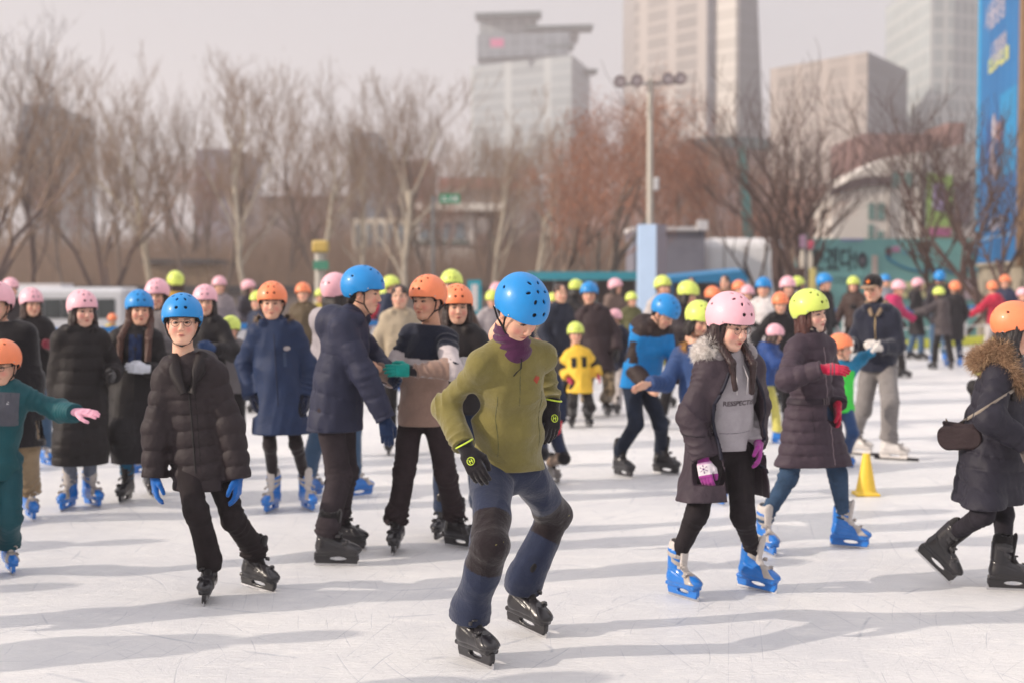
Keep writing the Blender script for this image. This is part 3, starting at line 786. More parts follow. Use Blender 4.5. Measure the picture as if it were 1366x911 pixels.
# ============ 1. olive fleece skater in the middle
def p1_legcol(v, J):
    a, b = c3('#252d44'), c3('#1f171b'); c = np.broadcast_to(a, v.shape).copy()
    for k in 'RL':
        d1, t1 = segd(v, J['hip'+k], J['knee'+k]); d2, t2 = segd(v, J['knee'+k], J['ank'+k])
        ax = J['foot'][k][:3, 0]; kn = J['knee'+k]; fr = (v-kn)@ax; r = np.linalg.norm(v-kn, axis=1)
        up_ = (v-kn)@nrm(J['hip'+k]-kn); dn = (v-kn)@nrm(J['ank'+k]-kn)
        tt = np.where((d1 < d2)[:, None], J['hip'+k]+t1[:, None]*(kn-J['hip'+k]), kn+t2[:, None]*(J['ank'+k]-kn)); m = (up_ < .15) & (dn < .115) & (r < .3) & (((v-tt)@ax) > -.035) & (np.minimum(d1, d2) < .13); c[m] = b
    return c
def p1_extra(J, root, f, fl):
    # neck gaiter
    g = Field(J['neck']-.2, J['neck']+.24, .005); M = J['head']; a = J['neck']-J['up']*.015; b = xf(M, V(-.02, 0, -.075)[None])[0]
    c_ = xf(M, V(.015, 0, -.118)[None])[0]
    rg = lambda sl, X, Y, Z: .006*np.sin(2*PI*sl/.03+2.2*wob(X, Y, Z, 14, 4))+.003*wob(X, Y, Z, 40, 5)
    g.add(cone(a, b*.6+c_*.4, .086, .076, disp=rg)); g.add(cone(a+J['Fs']*.03, c_+J['Fs']*.0, .07, .066, disp=rg), .03)
    up_ = nrm(b-a); tp = b*.5+c_*.5+up_*.04; g.sub(cone(b*.5+c_*.5+up_*.01, tp+up_*.08, .066, .075)); g.cut(tp-up_*.01, up_)
    mkpart(J, root, 'neck_gaiter', g, 'knit', '#4a2143')
    # zip pull cord
    p = front_hit(J, f, .06, .0, .006)
    if p is not None:
        v, q = tube([p+UP*.045+J['Fs']*.012, p+J['Fs']*.006, p-UP*.02-J['Ls']*.02, p-UP*.035-J['Ls']*.035], .003, 5); mkpart(J, root, 'zip_pull', (v, q), 'rubber', '#18161a')
    zipline(J, root, f, .03, .25, 0, .0022, 'zip', '#4f5230', 'knit')
    patch(J, root, f, .13, .085, .035, .04, '#9c3f2c', fn=lambda u, v: abs(u)+abs(v) < 1.15 and not (u > .1 and v < -.5))
    for s_ in (-.1, .12):      # shoulder seam panels
        zipline(J, root, f, .2, .5, s_, .002, 'seam', '#4a4d2b', 'knit')
    for k in 'RL':            # lime piping on the glove cuffs
        M = J['hand'+k]; w = J['wr'+k]; ring = [xf(M, V(-.045+.01*math.sin(a), math.cos(a)*.043, math.sin(a)*.036)[None])[0] for a in np.linspace(0, 2*PI, 25)[:-1]]
        v, q = tube(ring, .0042, 6, True); mkpart(J, root, 'cuff_piping', (v, q), 'knit', '#c9e04a')
        c = xf(M, V(.045, .0, .02)[None])[0]; ring = [xf(M, V(.045+math.cos(a)*.017, math.sin(a)*.017, .0235)[None])[0] for a in np.linspace(0, 2*PI, 25)[:-1]]
        P = [(*tube(ring, .0022, 5, True), (1, 1, 1))]
        for dy in (-.0055, .0055): P.append((*tube([xf(M, V(.035, dy, .0235)[None])[0], xf(M, V(.055, dy, .0235)[None])[0]], .002, 5), (1, 1, 1)))
        P.append((*tube([xf(M, V(.045, -.009, .0235)[None])[0], xf(M, V(.045, .009, .0235)[None])[0]], .002, 5), (1, 1, 1)))
        v, q, _ = join_parts(P); mkpart(J, root, 'emblem', (v, q), 'knit', '#c9e04a')
    for k in 'RL':            # little thread mark on the knee patch
        kn = J['knee'+k]; ax = J['foot'][k][:3, 0]; sd = np.cross(ax, UP)
        a = fl.hit(kn+ax*.3+UP*.02+sd*.03, -ax, .5, .001); b = fl.hit(kn+ax*.3+UP*.03-sd*.015, -ax, .5, .001)
        if a is not None and b is not None: v, q = tube([a, b], .002, 5); mkpart(J, root, 'stitching', (v, q), 'knit', '#a9a05a')
build(dict(id='p1', label='skater in olive fleece, purple neck gaiter and blue helmet looking down, front centre', H=1.8, yaw=28, syaw=22, h=.0058,
    hip=(677, 620, 0), neck=(684, 462, -.22), head=(699, 404, -.34), hyaw=38, hpitch=42, hroll=-4, sw=.178, sroll=.0,
    feet={'R': (636, 884, 34), 'L': (703, 840, 42, .015, 8)}, knee={'R': (655, 722), 'L': (730, 704)},
    hand={'R': (622, 598, -.28), 'L': (737, 540, .02)}, elbow={'R': (592, 545), 'L': (729, 520)},
    fing={'R': V(.42, -.3, -.85), 'L': V(-.05, -.25, -1)}, dors={'R': V(-.25, -1, .15), 'L': V(.6, -1, .1)},
    hair='short', helmet='blue', skates='black', gloves='#1c191d', pose={'R': 'relaxed', 'L': 'relaxed'},
    top=dict(name='fleece_top', kind='knit', col='#736b3c', len=.02, waist=.152, chest=.16, hemr=.172, flat=.7, amp=.010, cuff=-.02, collar=.0, seed=4, arm=(.066, .057, .047)),
    legs=dict(mat='knit', col=(1, 1, 1, 1), colf=p1_legcol, r=(.095, .079, .086), end=.0, amp=.0065, rings=.0025), extra=p1_extra))
# ============ 2. boy in black puffer
def p2_extra(J, root, f, fl):
    glasses(J, root)
    zipline(J, root, f, .1, .58, .0, .006, 'placket', '#1d1a1c', 'nylon'); zipline(J, root, f, .1, .58, .03, .0025, 'seam', '#131113', 'nylon')
    P = []
    for s_ in (1, -1): P.append((*tube([J['neck']+J['Ls']*s_*.075+J['Fs']*.03+UP*.05, J['neck']+J['Ls']*s_*.06+J['Fs']*.12-UP*.03, J['neck']+J['Ls']*s_*.02+J['Fs']*.14-UP*.14], [.04, .036, .022], 10), (1, 1, 1)))
    v, q, _ = join_parts(P); mkpart(J, root, 'hood_edge', (v, q), 'nylon', '#231e20')
build(dict(id='p2', skin='#e2b59c', label='boy in glasses, blue helmet and black puffer jacket skating towards the camera', H=1.62, yaw=8, h=.0075,
    hip=(262, 598), neck=(252, 487, -.03), head=(243, 419, -.06), hyaw=10, hpitch=-2, sw=.165,
    feet={'R': (275, 802, 5, 0, 0, 4), 'L': (345, 786, 58, 0, 6)}, knee={'R': (268, 708), 'L': (313, 700)},
    hand={'R': (206, 632, -.1), 'L': (318, 634, -.08)}, elbow={'R': (197, 565), 'L': (322, 565)}, fing={'R': V(.1, -.2, -1), 'L': V(-.05, -.2, -1)},
    hair='short', helmet='blue', skates='black', gloves='#145fae',
    top=dict(kind='puffer', col='#2a2225', len=.24, bulk=.024, pitch=.095, amp=.019, waist=.135, chest=.145, hemr=.150, hood=1.55, flat=.76, cuff=.02, arm=(.078, .072, .06), seed=12),
    legs=dict(mat='denim', col='#231d1f', r=(.088, .07, .0705), end=.01, rings=.009), extra=p2_extra))
# ============ 3. man in navy puffer seen from the side
def p3_extra(J, root, f, fl):
    zipline(J, root, f, .45, .62, .16, .003, 'pocket_zip', '#1b1a22', 'nylon', fwd=-J['Ls']) if False else None
build(dict(id='p3', label='man in blue helmet and navy puffer jacket standing in profile facing right', H=1.77, yaw=72, syaw=80, h=.0075,
    hip=(446, 540, 0), neck=(468, 425, .0), head=(486, 380, .02), hyaw=82, hpitch=6, sw=.16,
    feet={'R': (450, 754, 84), 'L': (462, 733, 76)}, knee={'R': (451, 645), 'L': (458, 645)},
    hand={'R': (514, 557, -.2), 'L': (520, 500, .15)}, elbow={'R': (496, 508), 'L': (500, 480)}, fing={'R': V(.1, -.1, -1)},
    hair='short', helmet='blue', skates='black', gloves={'R': '#15294a', 'L': '#15294a'},
    top=dict(kind='puffer', col='#272a3f', len=.16, bulk=.028, pitch=.12, amp=.015, waist=.15, chest=.155, hemr=.17, hood=1.25, flat=.8, cuff=.01, arm=(.07, .064, .054), seed=21),
    legs=dict(mat='denim', col='#322b2f', r=(.094, .076, .073), end=.0, rings=.012), extra=p3_extra))
# ============ 4. boy in striped sweater
def p4_col(v, J):
    c = np.zeros((len(v), 3)); s_ = sdown(v, J); nv, wh, be = c3('#171c2c'), c3('#bdb3b3'), c3('#8d7468')
    c[:] = be; c[s_ < .32] = wh; c[s_ < .205] = nv
    for k in 'RL':
        d1, t1 = segd(v, J['sh'+k], J['el'+k]); d2, t2 = segd(v, J['el'+k], J['wr'+k]); m = (np.minimum(d1, d2) < .078) & (np.abs(lat(v, J)) > .11)
        a = m & (d1 <= d2); c[a & (t1 < .45)] = nv; c[a & (t1 >= .45)] = wh; b = m & (d2 < d1); c[b & (t2 < .1)] = wh; c[b & (t2 >= .1)] = be
        c[(d2 < .07) & (t2 > .15)] = be
    return c
build(dict(id='p4', skin='#cf9d82', label='boy in orange helmet and navy, white and beige striped sweater holding out a teal glove', H=1.70, yaw=-22, hyaw=-35, h=.0075,
    hip=(563, 545), neck=(572, 437, 0), head=(570, 391, -.02), hpitch=3,
    feet={'R': (528, 736, -4), 'L': (614, 730, 50)}, knee={'R': (538, 648), 'L': (597, 640)}, sw=.165,
    hand={'L': (550, 494, -.32), 'R': (505, 492, -.25)}, elbow={'L': (612, 492), 'R': (520, 505)}, fing={'L': V(-1, -.1, .02), 'R': V(-1, -.2, .3)}, dors={'L': V(.0, -1, .35), 'R': V(0, -1, .3)},
    pose={'L': 'soft', 'R': 'soft'}, hair='short', helmet='orange', skates='black', gloves={'L': ('x', lambda x, y, z: tuple(c3('#0d8a80') if x > .0 else c3('#1d1a20')))},
    top=dict(name='sweater', kind='knit', col=(1, 1, 1, 1), colf=p4_col, len=.11, waist=.15, chest=.16, hemr=.165, flat=.72, amp=.008, seed=31, arm=(.074, .066, .05), collar=.02),
    legs=dict(mat='denim', col='#2b2225', r=(.09, .073, .072), end=.0, rings=.012)))
# ============ 5. boy in navy parka
def fur_ring(J, root, a0, a1, n=2600, ln=.045, c1='#b9a48c', c2='#5c4634', rad=.03, R=.12, up=.02, seed=1, back=0.0):
    pts = []
    for i in range(13):
        an = math.radians(a0+(a1-a0)*i/12); pts.append(J['neck']+(J['Fs']*math.cos(an)*R+J['Ls']*math.sin(an)*R*.95)*J['s']+J['up']*(up-back*(-math.cos(an)))*J['s'])
    v, t, c = fur_mesh(pts, rad, n, ln, seed, c1, c2); bv, bq = tube(pts, [rad*.72]*13, 8)
    vs = np.concatenate([bv, v]); me = mesh_np('fur_trim', vs-J['root'], bq, np.concatenate([np.broadcast_to((c3(c1)+c3(c2))*.4, bv.shape), c]), tris=np.array(t)+len(bv))
    return place('fur_trim', me, 'fur', (1, 1, 1, 1), root)
def p5_extra(J, root, f, fl):
    fur_ring(J, root, 60, 300, 2600, .03, rad=.03, R=.135, back=.06); zipline(J, root, f, .08, .62, .0, .005, 'placket', '#18213a', 'nylon')
    patch(J, root, f, .19, .09, .05, .035, '#b9b0ae', fn=lambda u, v: u*u+v*v < 1)
    patch(J, root, f, .27, .07, .025, .11, '#3c4a63', 'zip')
build(dict(id='p5', label='boy in orange helmet and knee-length navy parka with fur hood, facing the camera', H=1.66, yaw=5, h=.009,
    hip=(372, 521), neck=(366, 432), head=(363, 396, -.02), hpitch=2,
    feet={'R': (362, 682, -12), 'L': (411, 680, 28)}, knee={'R': (362, 612), 'L': (396, 608)}, hand={'R': (335, 525, .0), 'L': (410, 525, .0)},
    hair='short', helmet='orange', skates='blue', gloves='#18213a',
    top=dict(name='parka', kind='knit', mat='nylon', col='#1b2c4c', len=.34, bulk=.022, waist=.15, hemr=.17, hood=1., flat=.78, amp=.007, cuff=.03, arm=(.074, .066, .058), seed=41),
    legs=dict(col='#211a1d', r=(.07, .052, .04), end=.06), extra=p5_extra))
# ============ 6, 7. two women in long coats
build(dict(id='p6', skin='#e0b4a0', label='woman in pink helmet and long black puffer coat looking right, beside the long-haired woman', H=1.68, yaw=22, hyaw=38, h=.009, female=True,
    hip=(108, 522), neck=(107, 441), head=(110, 407, 0), feet={'R': (90, 679, -6), 'L': (124, 675, 42)}, knee={'R': (92, 622), 'L': (118, 620)},
    hand={'R': (76, 555, .0), 'L': (150, 500, -.05)}, elbow={'L': (150, 492), 'R': (72, 500)}, hair='bob', haircol='#2a1a17', helmet='pink', skates='blue', gloves='#18161a',
    top=dict(name='long_coat', kind='puffer', col='#1d191b', len=.58, bulk=.024, pitch=.11, amp=.013, waist=.155, hemr=.19, hood=1.1, flat=.78, cuff=.02, arm=(.078, .07, .058), seed=51),
    legs=dict(mat='denim', col='#6d7380', r=(.085, .064, .05), end=.07, rings=.007),
    extra=lambda J, root, f, fl: zipline(J, root, f, .1, .8, 0, .005, 'placket', '#151214', 'nylon')))
def long_hair(J, root, col, ends, r0=.03, r1=.012, seed=3, side=(.07, .03)):
    P0 = []; f = Field(J['neck']-.5, J['neck']+.35, .0055)
    for k, (e, mids) in enumerate(ends):
        s_ = 1 if k == 0 else -1
        a = xf(J['head'], V(.012, s_*.078, .03)[None])[0]; pts = [a, xf(J['head'], V(.02, s_*.08, -.07)[None])[0]]+[np.asarray(m) for m in mids]+[np.asarray(e)]
        n = len(pts)-1
        for i in range(n):
            ra = r0+(r1-r0)*(i/n)**1.5; rb = r0+(r1-r0)*((i+1)/n)**1.5
            f.add(cone(pts[i], pts[i+1], ra, rb, J['Ls'], .7, disp=lambda sl, X, Y, Z: .0035*np.sin(70*wob(X, Y, Z*.08, 16, seed))), .012)
    mkpart(J, root, 'long_hair', f, 'hair', col)
def p7_extra(J, root, f, fl):
    n = J['neck']; Fs, Ls = J['Fs'], J['Ls']
    long_hair(J, root, '#4a2c22', [(n+Fs*.16+Ls*.09-UP*.27, [n+Fs*.13+Ls*.1-UP*.06]), (n+Fs*.12-Ls*.13-UP*.27, [n+Fs*.1-Ls*.12-UP*.06])], .034, .022)
    zipline(J, root, f, .1, .8, 0, .005, 'placket', '#151214', 'nylon'); patch(J, root, f, .14, .0, .1, .22, '#1b2c50', 'sweater_front')
build(dict(id='p7', label='woman with long brown hair, blue helmet and long black coat, white glove', H=1.67, yaw=12, hyaw=22, h=.009, female=True,
    hip=(180, 521), neck=(182, 441), head=(186, 406, 0), feet={'R': (167, 669, -5), 'L': (200, 660, 20)}, hand={'L': (196, 492, -.2), 'R': (142, 540, 0)}, elbow={'L': (215, 490), 'R': (146, 495)},
    hair='back', haircol='#4a2c22', helmet='blue', skates='black', gloves={'L': '#cfd3dc', 'R': '#17151a'}, fing={'L': V(-1, -.3, .1)},
    top=dict(name='long_coat', kind='puffer', col='#1b181b', len=.60, bulk=.02, pitch=.12, amp=.012, waist=.15, hemr=.17, hood=.9, flat=.78, arm=(.072, .064, .056), seed=61),
    legs=dict(mat='denim', col='#1f5f80', r=(.075, .06, .05), end=.05), extra=p7_extra))
# ============ 8. child in teal at the left edge
def p8_extra(J, root, f, fl):
    patch(J, root, f, .13, .06, .12, .2, '#55565f', 'grey_panel', n=14); glasses(J, root, .019, '#2a2a2e')
    patch(J, root, f, .09, .06, .02, .02, '#d8d8dc', fn=lambda u, v: v > 2*abs(u)-1)
build(dict(id='p8', label='child in teal ski suit and orange helmet stretching out a pink glove', H=1.4, yaw=10, hyaw=-5, h=.0075,
    hip=(-4, 610), neck=(2, 514), head=(3, 477, -.03), hpitch=8, feet={'L': (14, 763, 30), 'R': (-35, 770, -5)}, knee={'L': (14, 690)},
    hand={'L': (100, 549, -.1), 'R': (-40, 590, 0)}, elbow={'L': (66, 541)}, fing={'L': V(1, -.1, -.08)}, dors={'L': V(0, -.5, 1)}, pose={'L': 'flat'},
    hair='short', helmet='orange', skates='blue', gloves={'L': '#e8a9bd', 'R': '#e8a9bd'},
    top=dict(name='ski_jacket', kind='knit', mat='nylon', col='#0c4a52', len=.16, bulk=.018, waist=.14, hemr=.15, flat=.8, amp=.006, hood=.9, arm=(.078, .068, .056), cuff=.01, seed=71),
    legs=dict(name='ski_trousers', mat='nylon', col='#0c4650', r=(.1, .088, .08), end=.03, rings=.01), extra=p8_extra))
build(dict(id='p9', label='man in black coat and beige trousers behind the child in teal, left edge', H=1.74, yaw=-5, h=.009,
    hip=(18, 518), neck=(8, 436), head=(-4, 398, 0), feet={'L': (41, 692, 30), 'R': (-12, 700, 0)}, knee={'L': (38, 630)}, hand={'L': (46, 560, 0), 'R': (-30, 550, 0)},
    hair='short', helmet='pink', skates='blue', gloves='#17151a',
    top=dict(name='coat', kind='knit', col='#141217', len=.42, bulk=.025, waist=.16, hemr=.175, flat=.76, collar=.04, arm=(.075, .066, .056), seed=81),
    legs=dict(mat='knit', col='#8d7a60', r=(.095, .085, .082), end=.01, rings=.012)))
# ============ 16. man in cyan and brown puffer, bent forward
def p16_col(v, J):
    c = np.broadcast_to(c3('#0677bb'), v.shape).copy(); s_ = sdown(v, J); br = c3('#2e2220')
    c[s_ < .035] = br; dt = segd(v, J['hip'], J['chest'])[0]-.19
    for k in 'RL': c[np.minimum(segd(v, J['sh'+k], J['el'+k])[0], segd(v, J['el'+k], J['wr'+k])[0])-.065 < np.minimum(dt-.03, .02)] = br
    return c
build(dict(id='p16', label='bent man in blue helmet and bright blue puffer with dark brown sleeves', H=1.76, yaw=38, hyaw=52, hpitch=38, h=.010,
    hip=(852, 512, .1), neck=(872, 437, -.12), head=(890, 412, -.2), feet={'R': (832, 636, 30), 'L': (889, 632, 50)}, knee={'R': (846, 577), 'L': (884, 575)},
    hand={'R': (862, 512, -.35), 'L': (898, 505, -.3)}, elbow={'R': (846, 485), 'L': (905, 480)}, hair='short', helmet='blue', skates='black',
    top=dict(name='puffer_jacket', kind='puffer', col=(1, 1, 1, 1), colf=p16_col, len=.03, bulk=.03, pitch=.12, amp=.012, waist=.15, hemr=.16, hood=1.3, flat=.8, arm=(.076, .068, .056), seed=91),
    legs=dict(mat='denim', col='#1c2433', r=(.088, .066, .056), end=.05)))
# ============ 17. child in yellow coat
def p17_col(v, J):
    c = np.broadcast_to(c3('#e2b93f'), v.shape).copy(); s_ = sdown(v, J); l = np.abs(lat(v, J)); fw = fwdv(v, J) > 0
    c[fw & (l > .03) & (l < .095) & (s_ > .075) & (s_ < .205)] = c3('#1d191b')
    for k in 'RL':
        d, t = segd(v, J['sh'+k], J['el'+k]); c[(d < .1) & (t > .6) & (np.abs(lat(v, J)) > .12)] = c3('#1d191b')
    return c
build(dict(id='p17', label='small child in yellow coat with black patches and lime helmet', H=1.17, yaw=5, h=.010, hs=.86,
    hip=(773, 513), neck=(770, 467), head=(768, 441, 0), hpitch=5, feet={'R': (763, 570, -15), 'L': (786, 569, 20)}, hand={'R': (757, 503, 0), 'L': (798, 500, 0)},
    hair='short', helmet='lime', skates='black', gloves='#b03050',
    top=dict(name='coat', kind='knit', mat='nylon', col=(1, 1, 1, 1), colf=p17_col, len=.14, bulk=.03, waist=.17, chest=.15, hemr=.2, hood=1, flat=.8, arm=(.09, .08, .07), amp=.006, seed=95),
    legs=dict(col='#1b181b', r=(.1, .085, .075), end=.03)))
def camo(v, J):
    n = wob(v[:, 0], v[:, 1], v[:, 2], 60, 3); c = np.broadcast_to(c3('#6a5a45'), v.shape).copy(); c[n > .4] = c3('#3a3228'); c[n < -.4] = c3('#8a7a60'); return c
build(dict(id='p18', label='man in blue helmet, dark brown jacket and camouflage trousers behind the child in yellow', H=1.77, yaw=-5, h=.012,
    hip=(800, 478), neck=(789, 413), head=(786, 388), feet={'R': (782, 556, -10), 'L': (810, 555, 10)}, hair='short', helmet='blue', skates='black', gloves='#1d1a1c',
    top=dict(kind='puffer', col='#33262a', len=.15, bulk=.03, pitch=.12, amp=.01, hood=1.2, flat=.8, arm=(.078, .07, .056), waist=.155, seed=97), legs=dict(col=(1, 1, 1, 1), colf=camo, r=(.092, .08, .078), end=.0)))
def p19_legs(v, J):
    c = np.broadcast_to(c3('#1d2740'), v.shape).copy()
    for k in 'RL':
        d, t = segd(v, J['knee'+k], J['ank'+k]); c[(v[:, 2] < J['knee'+k][2]-.0)] = c3('#8e7866')
        c[np.linalg.norm(v-J['knee'+k]-nrm(J['foot'][k][:3, 0])*.04, axis=1) < .07] = c3('#17151a')
    return c
build(dict(id='p19', label='child in navy jacket and red gloves half hidden behind the skater in olive', H=1.3, yaw=20, h=.010,
    hip=(728, 565), neck=(722, 500), head=(714, 468), feet={'R': (716, 646, 0), 'L': (739, 643, 25)}, hand={'L': (747, 562, 0), 'R': (704, 560, 0)}, hair='short', helmet='orange', skates='grey', gloves='#c22c3c',
    top=dict(kind='puffer', col='#18233c', len=.06, bulk=.025, pitch=.1, amp=.01, arm=(.075, .07, .056), flat=.8, seed=99), legs=dict(col=(1, 1, 1, 1), colf=p19_legs, r=(.085, .068, .058), end=.03)))
# ============ 20. girl in pink helmet, open parka over a grey hoodie
P20 = {}
def p20_extra(J, root, f, fl):
    Fs, Ls, up, s, n = J['Fs'], J['Ls'], J['up'], J['s'], J['neck']
    glasses(J, root, .022, '#8a6a62')
    # open parka: a grown copy of the top, hollowed, with the front split
    t = dict(kind='knit', len=.32, bulk=.05, waist=.165, chest=.15, hemr=.215, flat=.84, hflat=.95, amp=.0065, arm=(.078, .07, .058), sb=.12, seed=104, cuff=.0, hemtilt=-.05)
    c = top_field(J, t, .0065); t2 = dict(t); t2.update(bulk=.033, amp=0.0, len=.3)
    X, Y, Z = c.ax[0][:, None, None], c.ax[1][None, :, None], c.ax[2][None, None, :]
    l = (X-n[0])*Ls[0]+(Y-n[1])*Ls[1]+(Z-n[2])*Ls[2]; fw = (X-n[0])*Fs[0]+(Y-n[1])*Fs[1]+(Z-n[2])*Fs[2]; sd_ = -((X-n[0])*up[0]+(Y-n[1])*up[1]+(Z-n[2])*up[2])
    inner = cone(J['waist'], J['chest'], .165*s+.034, .15*s+.034, Ls, .82)[0](X, Y, Z); inner = np.minimum(inner, cone(J['waist'], J['hem']-UP*.2, .165*s+.034, .22*s+.034, Ls, .93)[0](X, Y, Z))
    inner = np.minimum(inner, cone(J['chest'], n+up*.1, .14*s+.03, .085*s, Ls, .8)[0](X, Y, Z))
    wl = .05+.14*np.clip(sd_/.22, 0, 1)
    wedge = np.maximum(np.maximum(l-wl*.85, -l-wl*.72), .02-fw+.0*sd_)
    c.D = np.maximum(c.D, -np.minimum(inner, wedge*.9)).astype(np.float32)
    mkpart(J, root, 'parka', c, 'nylon', '#3a3038'); J['cf'] = c
    # dark lining edge + zip teeth down both edges
    for sg, w0 in ((1, .85), (-1, .72)):
        pts = []
        for i in range(40):
            sdn = .05+.58*i/39; w = (.05+.14*min(1, sdn/.22))*w0+.012; p = n-up*sdn+Ls*sg*w
            q_ = c.hit(p+Fs*.4, -Fs, .45, .003)
            if q_ is not None: pts.append(q_)
        if len(pts) > 3: v, q = tube(pts, [.010]*len(pts), 6); mkpart(J, root, 'zip_edge', (v, q), 'nylon', '#1d1d2c')
    # hood with pale fur
    h_ = Field(n-.32, n+.3, .007)
    for i in range(8):
        a0, a1 = (math.radians(62+236*j/8) for j in (i, i+1)); P = lambda a: n+(Fs*math.cos(a)*.12+Ls*math.sin(a)*.115)*s+up*.035*s
        h_.add(cone(P(a0), P(a1), .036+.02*math.sin(PI*i/8), .036+.02*math.sin(PI*(i+1)/8), disp=cloth(1, .006, seed=7)), .02)
    mkpart(J, root, 'hood_lining', h_, 'knit', '#8f898b')
    pts = [n-Ls*.145*s+Fs*.03+up*.09, n-Ls*.165*s-Fs*.0+up*.045, n-Ls*.165*s-Fs*.07+up*.02, n-Ls*.09*s-Fs*.15+up*.03, n-Fs*.175+up*.03, n+Ls*.09*s-Fs*.15+up*.03, n+Ls*.15*s-Fs*.06+up*.03]
    v, tr, cc = fur_mesh(pts, .05, 14000, .036, 5, '#f6f3f0', '#cfc6be'); bv, bq = tube(pts, [.045, .055, .05, .045, .045, .045, .03], 10)
    me = mesh_np('fur_trim', np.concatenate([bv, v])-J['root'], bq, np.concatenate([np.broadcast_to(c3('#cfc8c4'), bv.shape), cc]), tris=np.array(tr)+len(bv)); place('fur_trim', me, 'fur', (1, 1, 1, 1), root)
    long_hair(J, root, '#2c1718', [(n+Fs*.165+Ls*.055-up*.16, [n+Fs*.15+Ls*.062-up*.0]), (n+Fs*.175-Ls*.055-up*.13, [n+Fs*.15-Ls*.07+up*.01])], .030, .015)
    # lettering on the hoodie
    me = text_mesh('RESSPECTISM', .038, .0009); vs = [v.co.copy() for v in me.vertices]
    ok = True
    for v in me.vertices:
        p = front_hit(J, f, .235-v.co.y, v.co.x*1.0+.03, .003)
        if p is None: ok = False; p = spine_pt(J, .235-v.co.y, v.co.x)+Fs*.13
        v.co = p-J['root']
    a = me.color_attributes.new('Col', 'FLOAT_COLOR', 'POINT'); a.data.foreach_set('color', [1.0]*(4*len(me.vertices))); place('lettering', me, 'knit', '#4a3f45', root)
    b = [front_hit(J, f, .40+.0*x, x, .001) for x in np.linspace(-.1, .1, 22)]; b = [x for x in b if x is not None]
    if len(b) > 3: v, q = tube(b, .0022, 5); mkpart(J, root, 'pocket_seam', (v, q), 'knit', '#77717a')
    for sg in (-1, 1):
        p = [n+Fs*.1+Ls*sg*.03-up*.02, n+Fs*.15+Ls*sg*.035-up*.08, n+Fs*.155+Ls*sg*.03-up*.17]; v, q = tube(p, .003, 6); mkpart(J, root, 'drawcord', (v, q), 'knit', '#c9c4c6')
    # pocket flap and drawstring on the parka skirt
    for sg in (-1,):
        o = J['hip']+UP*.02; d = nrm(Ls*sg*.75+Fs*.65)
        a = [c.hit(o+d*.5+UP*(z)+np.cross(d, UP)*w, -d, .5, .002) for w, z in ((-.09, .0), (0, .015), (.09, .03))]; a = [x for x in a if x is not None]
        if len(a) > 2: v, q = tube(a, .008, 6); mkpart(J, root, 'pocket_flap', (v, q), 'nylon', '#30272f')
        a = [c.hit(o+d*.5+UP*(.09+.01*math.sin(9*w))+np.cross(d, UP)*w, -d, .5, .002) for w in np.linspace(-.14, .14, 12)]; a = [x for x in a if x is not None]
        if len(a) > 2: v, q = tube(a, .0045, 6); mkpart(J, root, 'drawstring', (v, q), 'nylon', '#241d25')
def glove20(x, y, z):
    if x < .0: return tuple(c3('#8a2f7c'))
    if x < .075 and z > -.03:
        r = math.hypot(x-.04, y); a = math.atan2(y, x-.04)
        if r < .026 and (abs(math.sin(3*a)) < .35 or r < .006): return tuple(c3('#5a2a6a'))
        return tuple(c3('#d7cfd6')) if x > .012 else tuple(c3('#c9a0c4'))
    return tuple(c3('#9a3a8c'))
build(dict(id='p20', skin='#e4b7a2', label='girl in pink helmet and glasses with an open fur-hooded parka over a grey lettered hoodie', H=1.63, yaw=22, syaw=20, hyaw=34, hpitch=14, h=.0065, female=True,
    hip=(968, 592, .03), neck=(974, 478, -.05), head=(976, 421, -.1), sw=.165, hs=1.06,
    feet={'R': (912, 797, 32), 'L': (1010, 787, 48, 0, 4)}, knee={'R': (926, 690), 'L': (990, 680)},
    hand={'R': (938, 612, -.2), 'L': (1012, 590, -.0)}, elbow={'R': (912, 555), 'L': (1010, 545)}, fing={'R': V(.15, -.2, -1)}, dors={'R': V(-.5, -1, .1)},
    hair='back', haircol='#2c1718', helmet='pink', skates='blue', gloves={'R': ('x', glove20), 'L': '#9a3a8c'},
    top=dict(name='hoodie', kind='knit', col='#a29da2', len=.03, bulk=.006, waist=.14, chest=.145, hemr=.15, flat=.78, amp=.005, hood=.85, arm=(.062, .055, .047), seed=101),
    legs=dict(name='jeans', mat='denim', col='#241f22', r=(.092, .068, .043), end=.05, amp=.003), extra=p20_extra))
# ============ 21. woman in lime helmet and long puffer
def p21_extra(J, root, f, fl):
    s_ = .40; c = spine_pt(J, s_); belt(J, root, f, c, J['up'], .022, .006, '#2e242e')
    for dx in (-.02, .0, .02):
        pts = [front_hit(J, f, s_+y, dx+.0, .01) for y in (-.022, 0, .022)]
        if all(p is not None for p in pts): v, q = tube(pts, .0045, 6); mkpart(J, root, 'buckle', (v, q), 'wire', '#6a6064')
    zipline(J, root, f, .05, .98, .02, .0038, 'zip', '#8a7a80', n=70)
    for sg in (-1, 1): zipline(J, root, f, .46, .62, .105*sg, .0025, 'pocket_seam', '#231a22', 'nylon')
    g = Field(J['neck']-.15, J['neck']+.18, .007); g.add(cone(J['neck'], J['neck']+UP*.06, .07, .068, disp=cloth(1, .008, seed=3))); v, q = g.mesh()
    n_ = wob(v[:, 0], v[:, 1], v[:, 2], 160, 5); cc = np.where(n_[:, None] > .1, c3('#c9b9a8'), c3('#2d2630')); mkpart(J, root, 'scarf', (v, q, cc), 'knit', (1, 1, 1, 1))
def glove21(x, y, z): return tuple(c3('#5a4a55')) if (.03 < x < .04 or .055 < x < .063) else tuple(c3('#c01f45'))
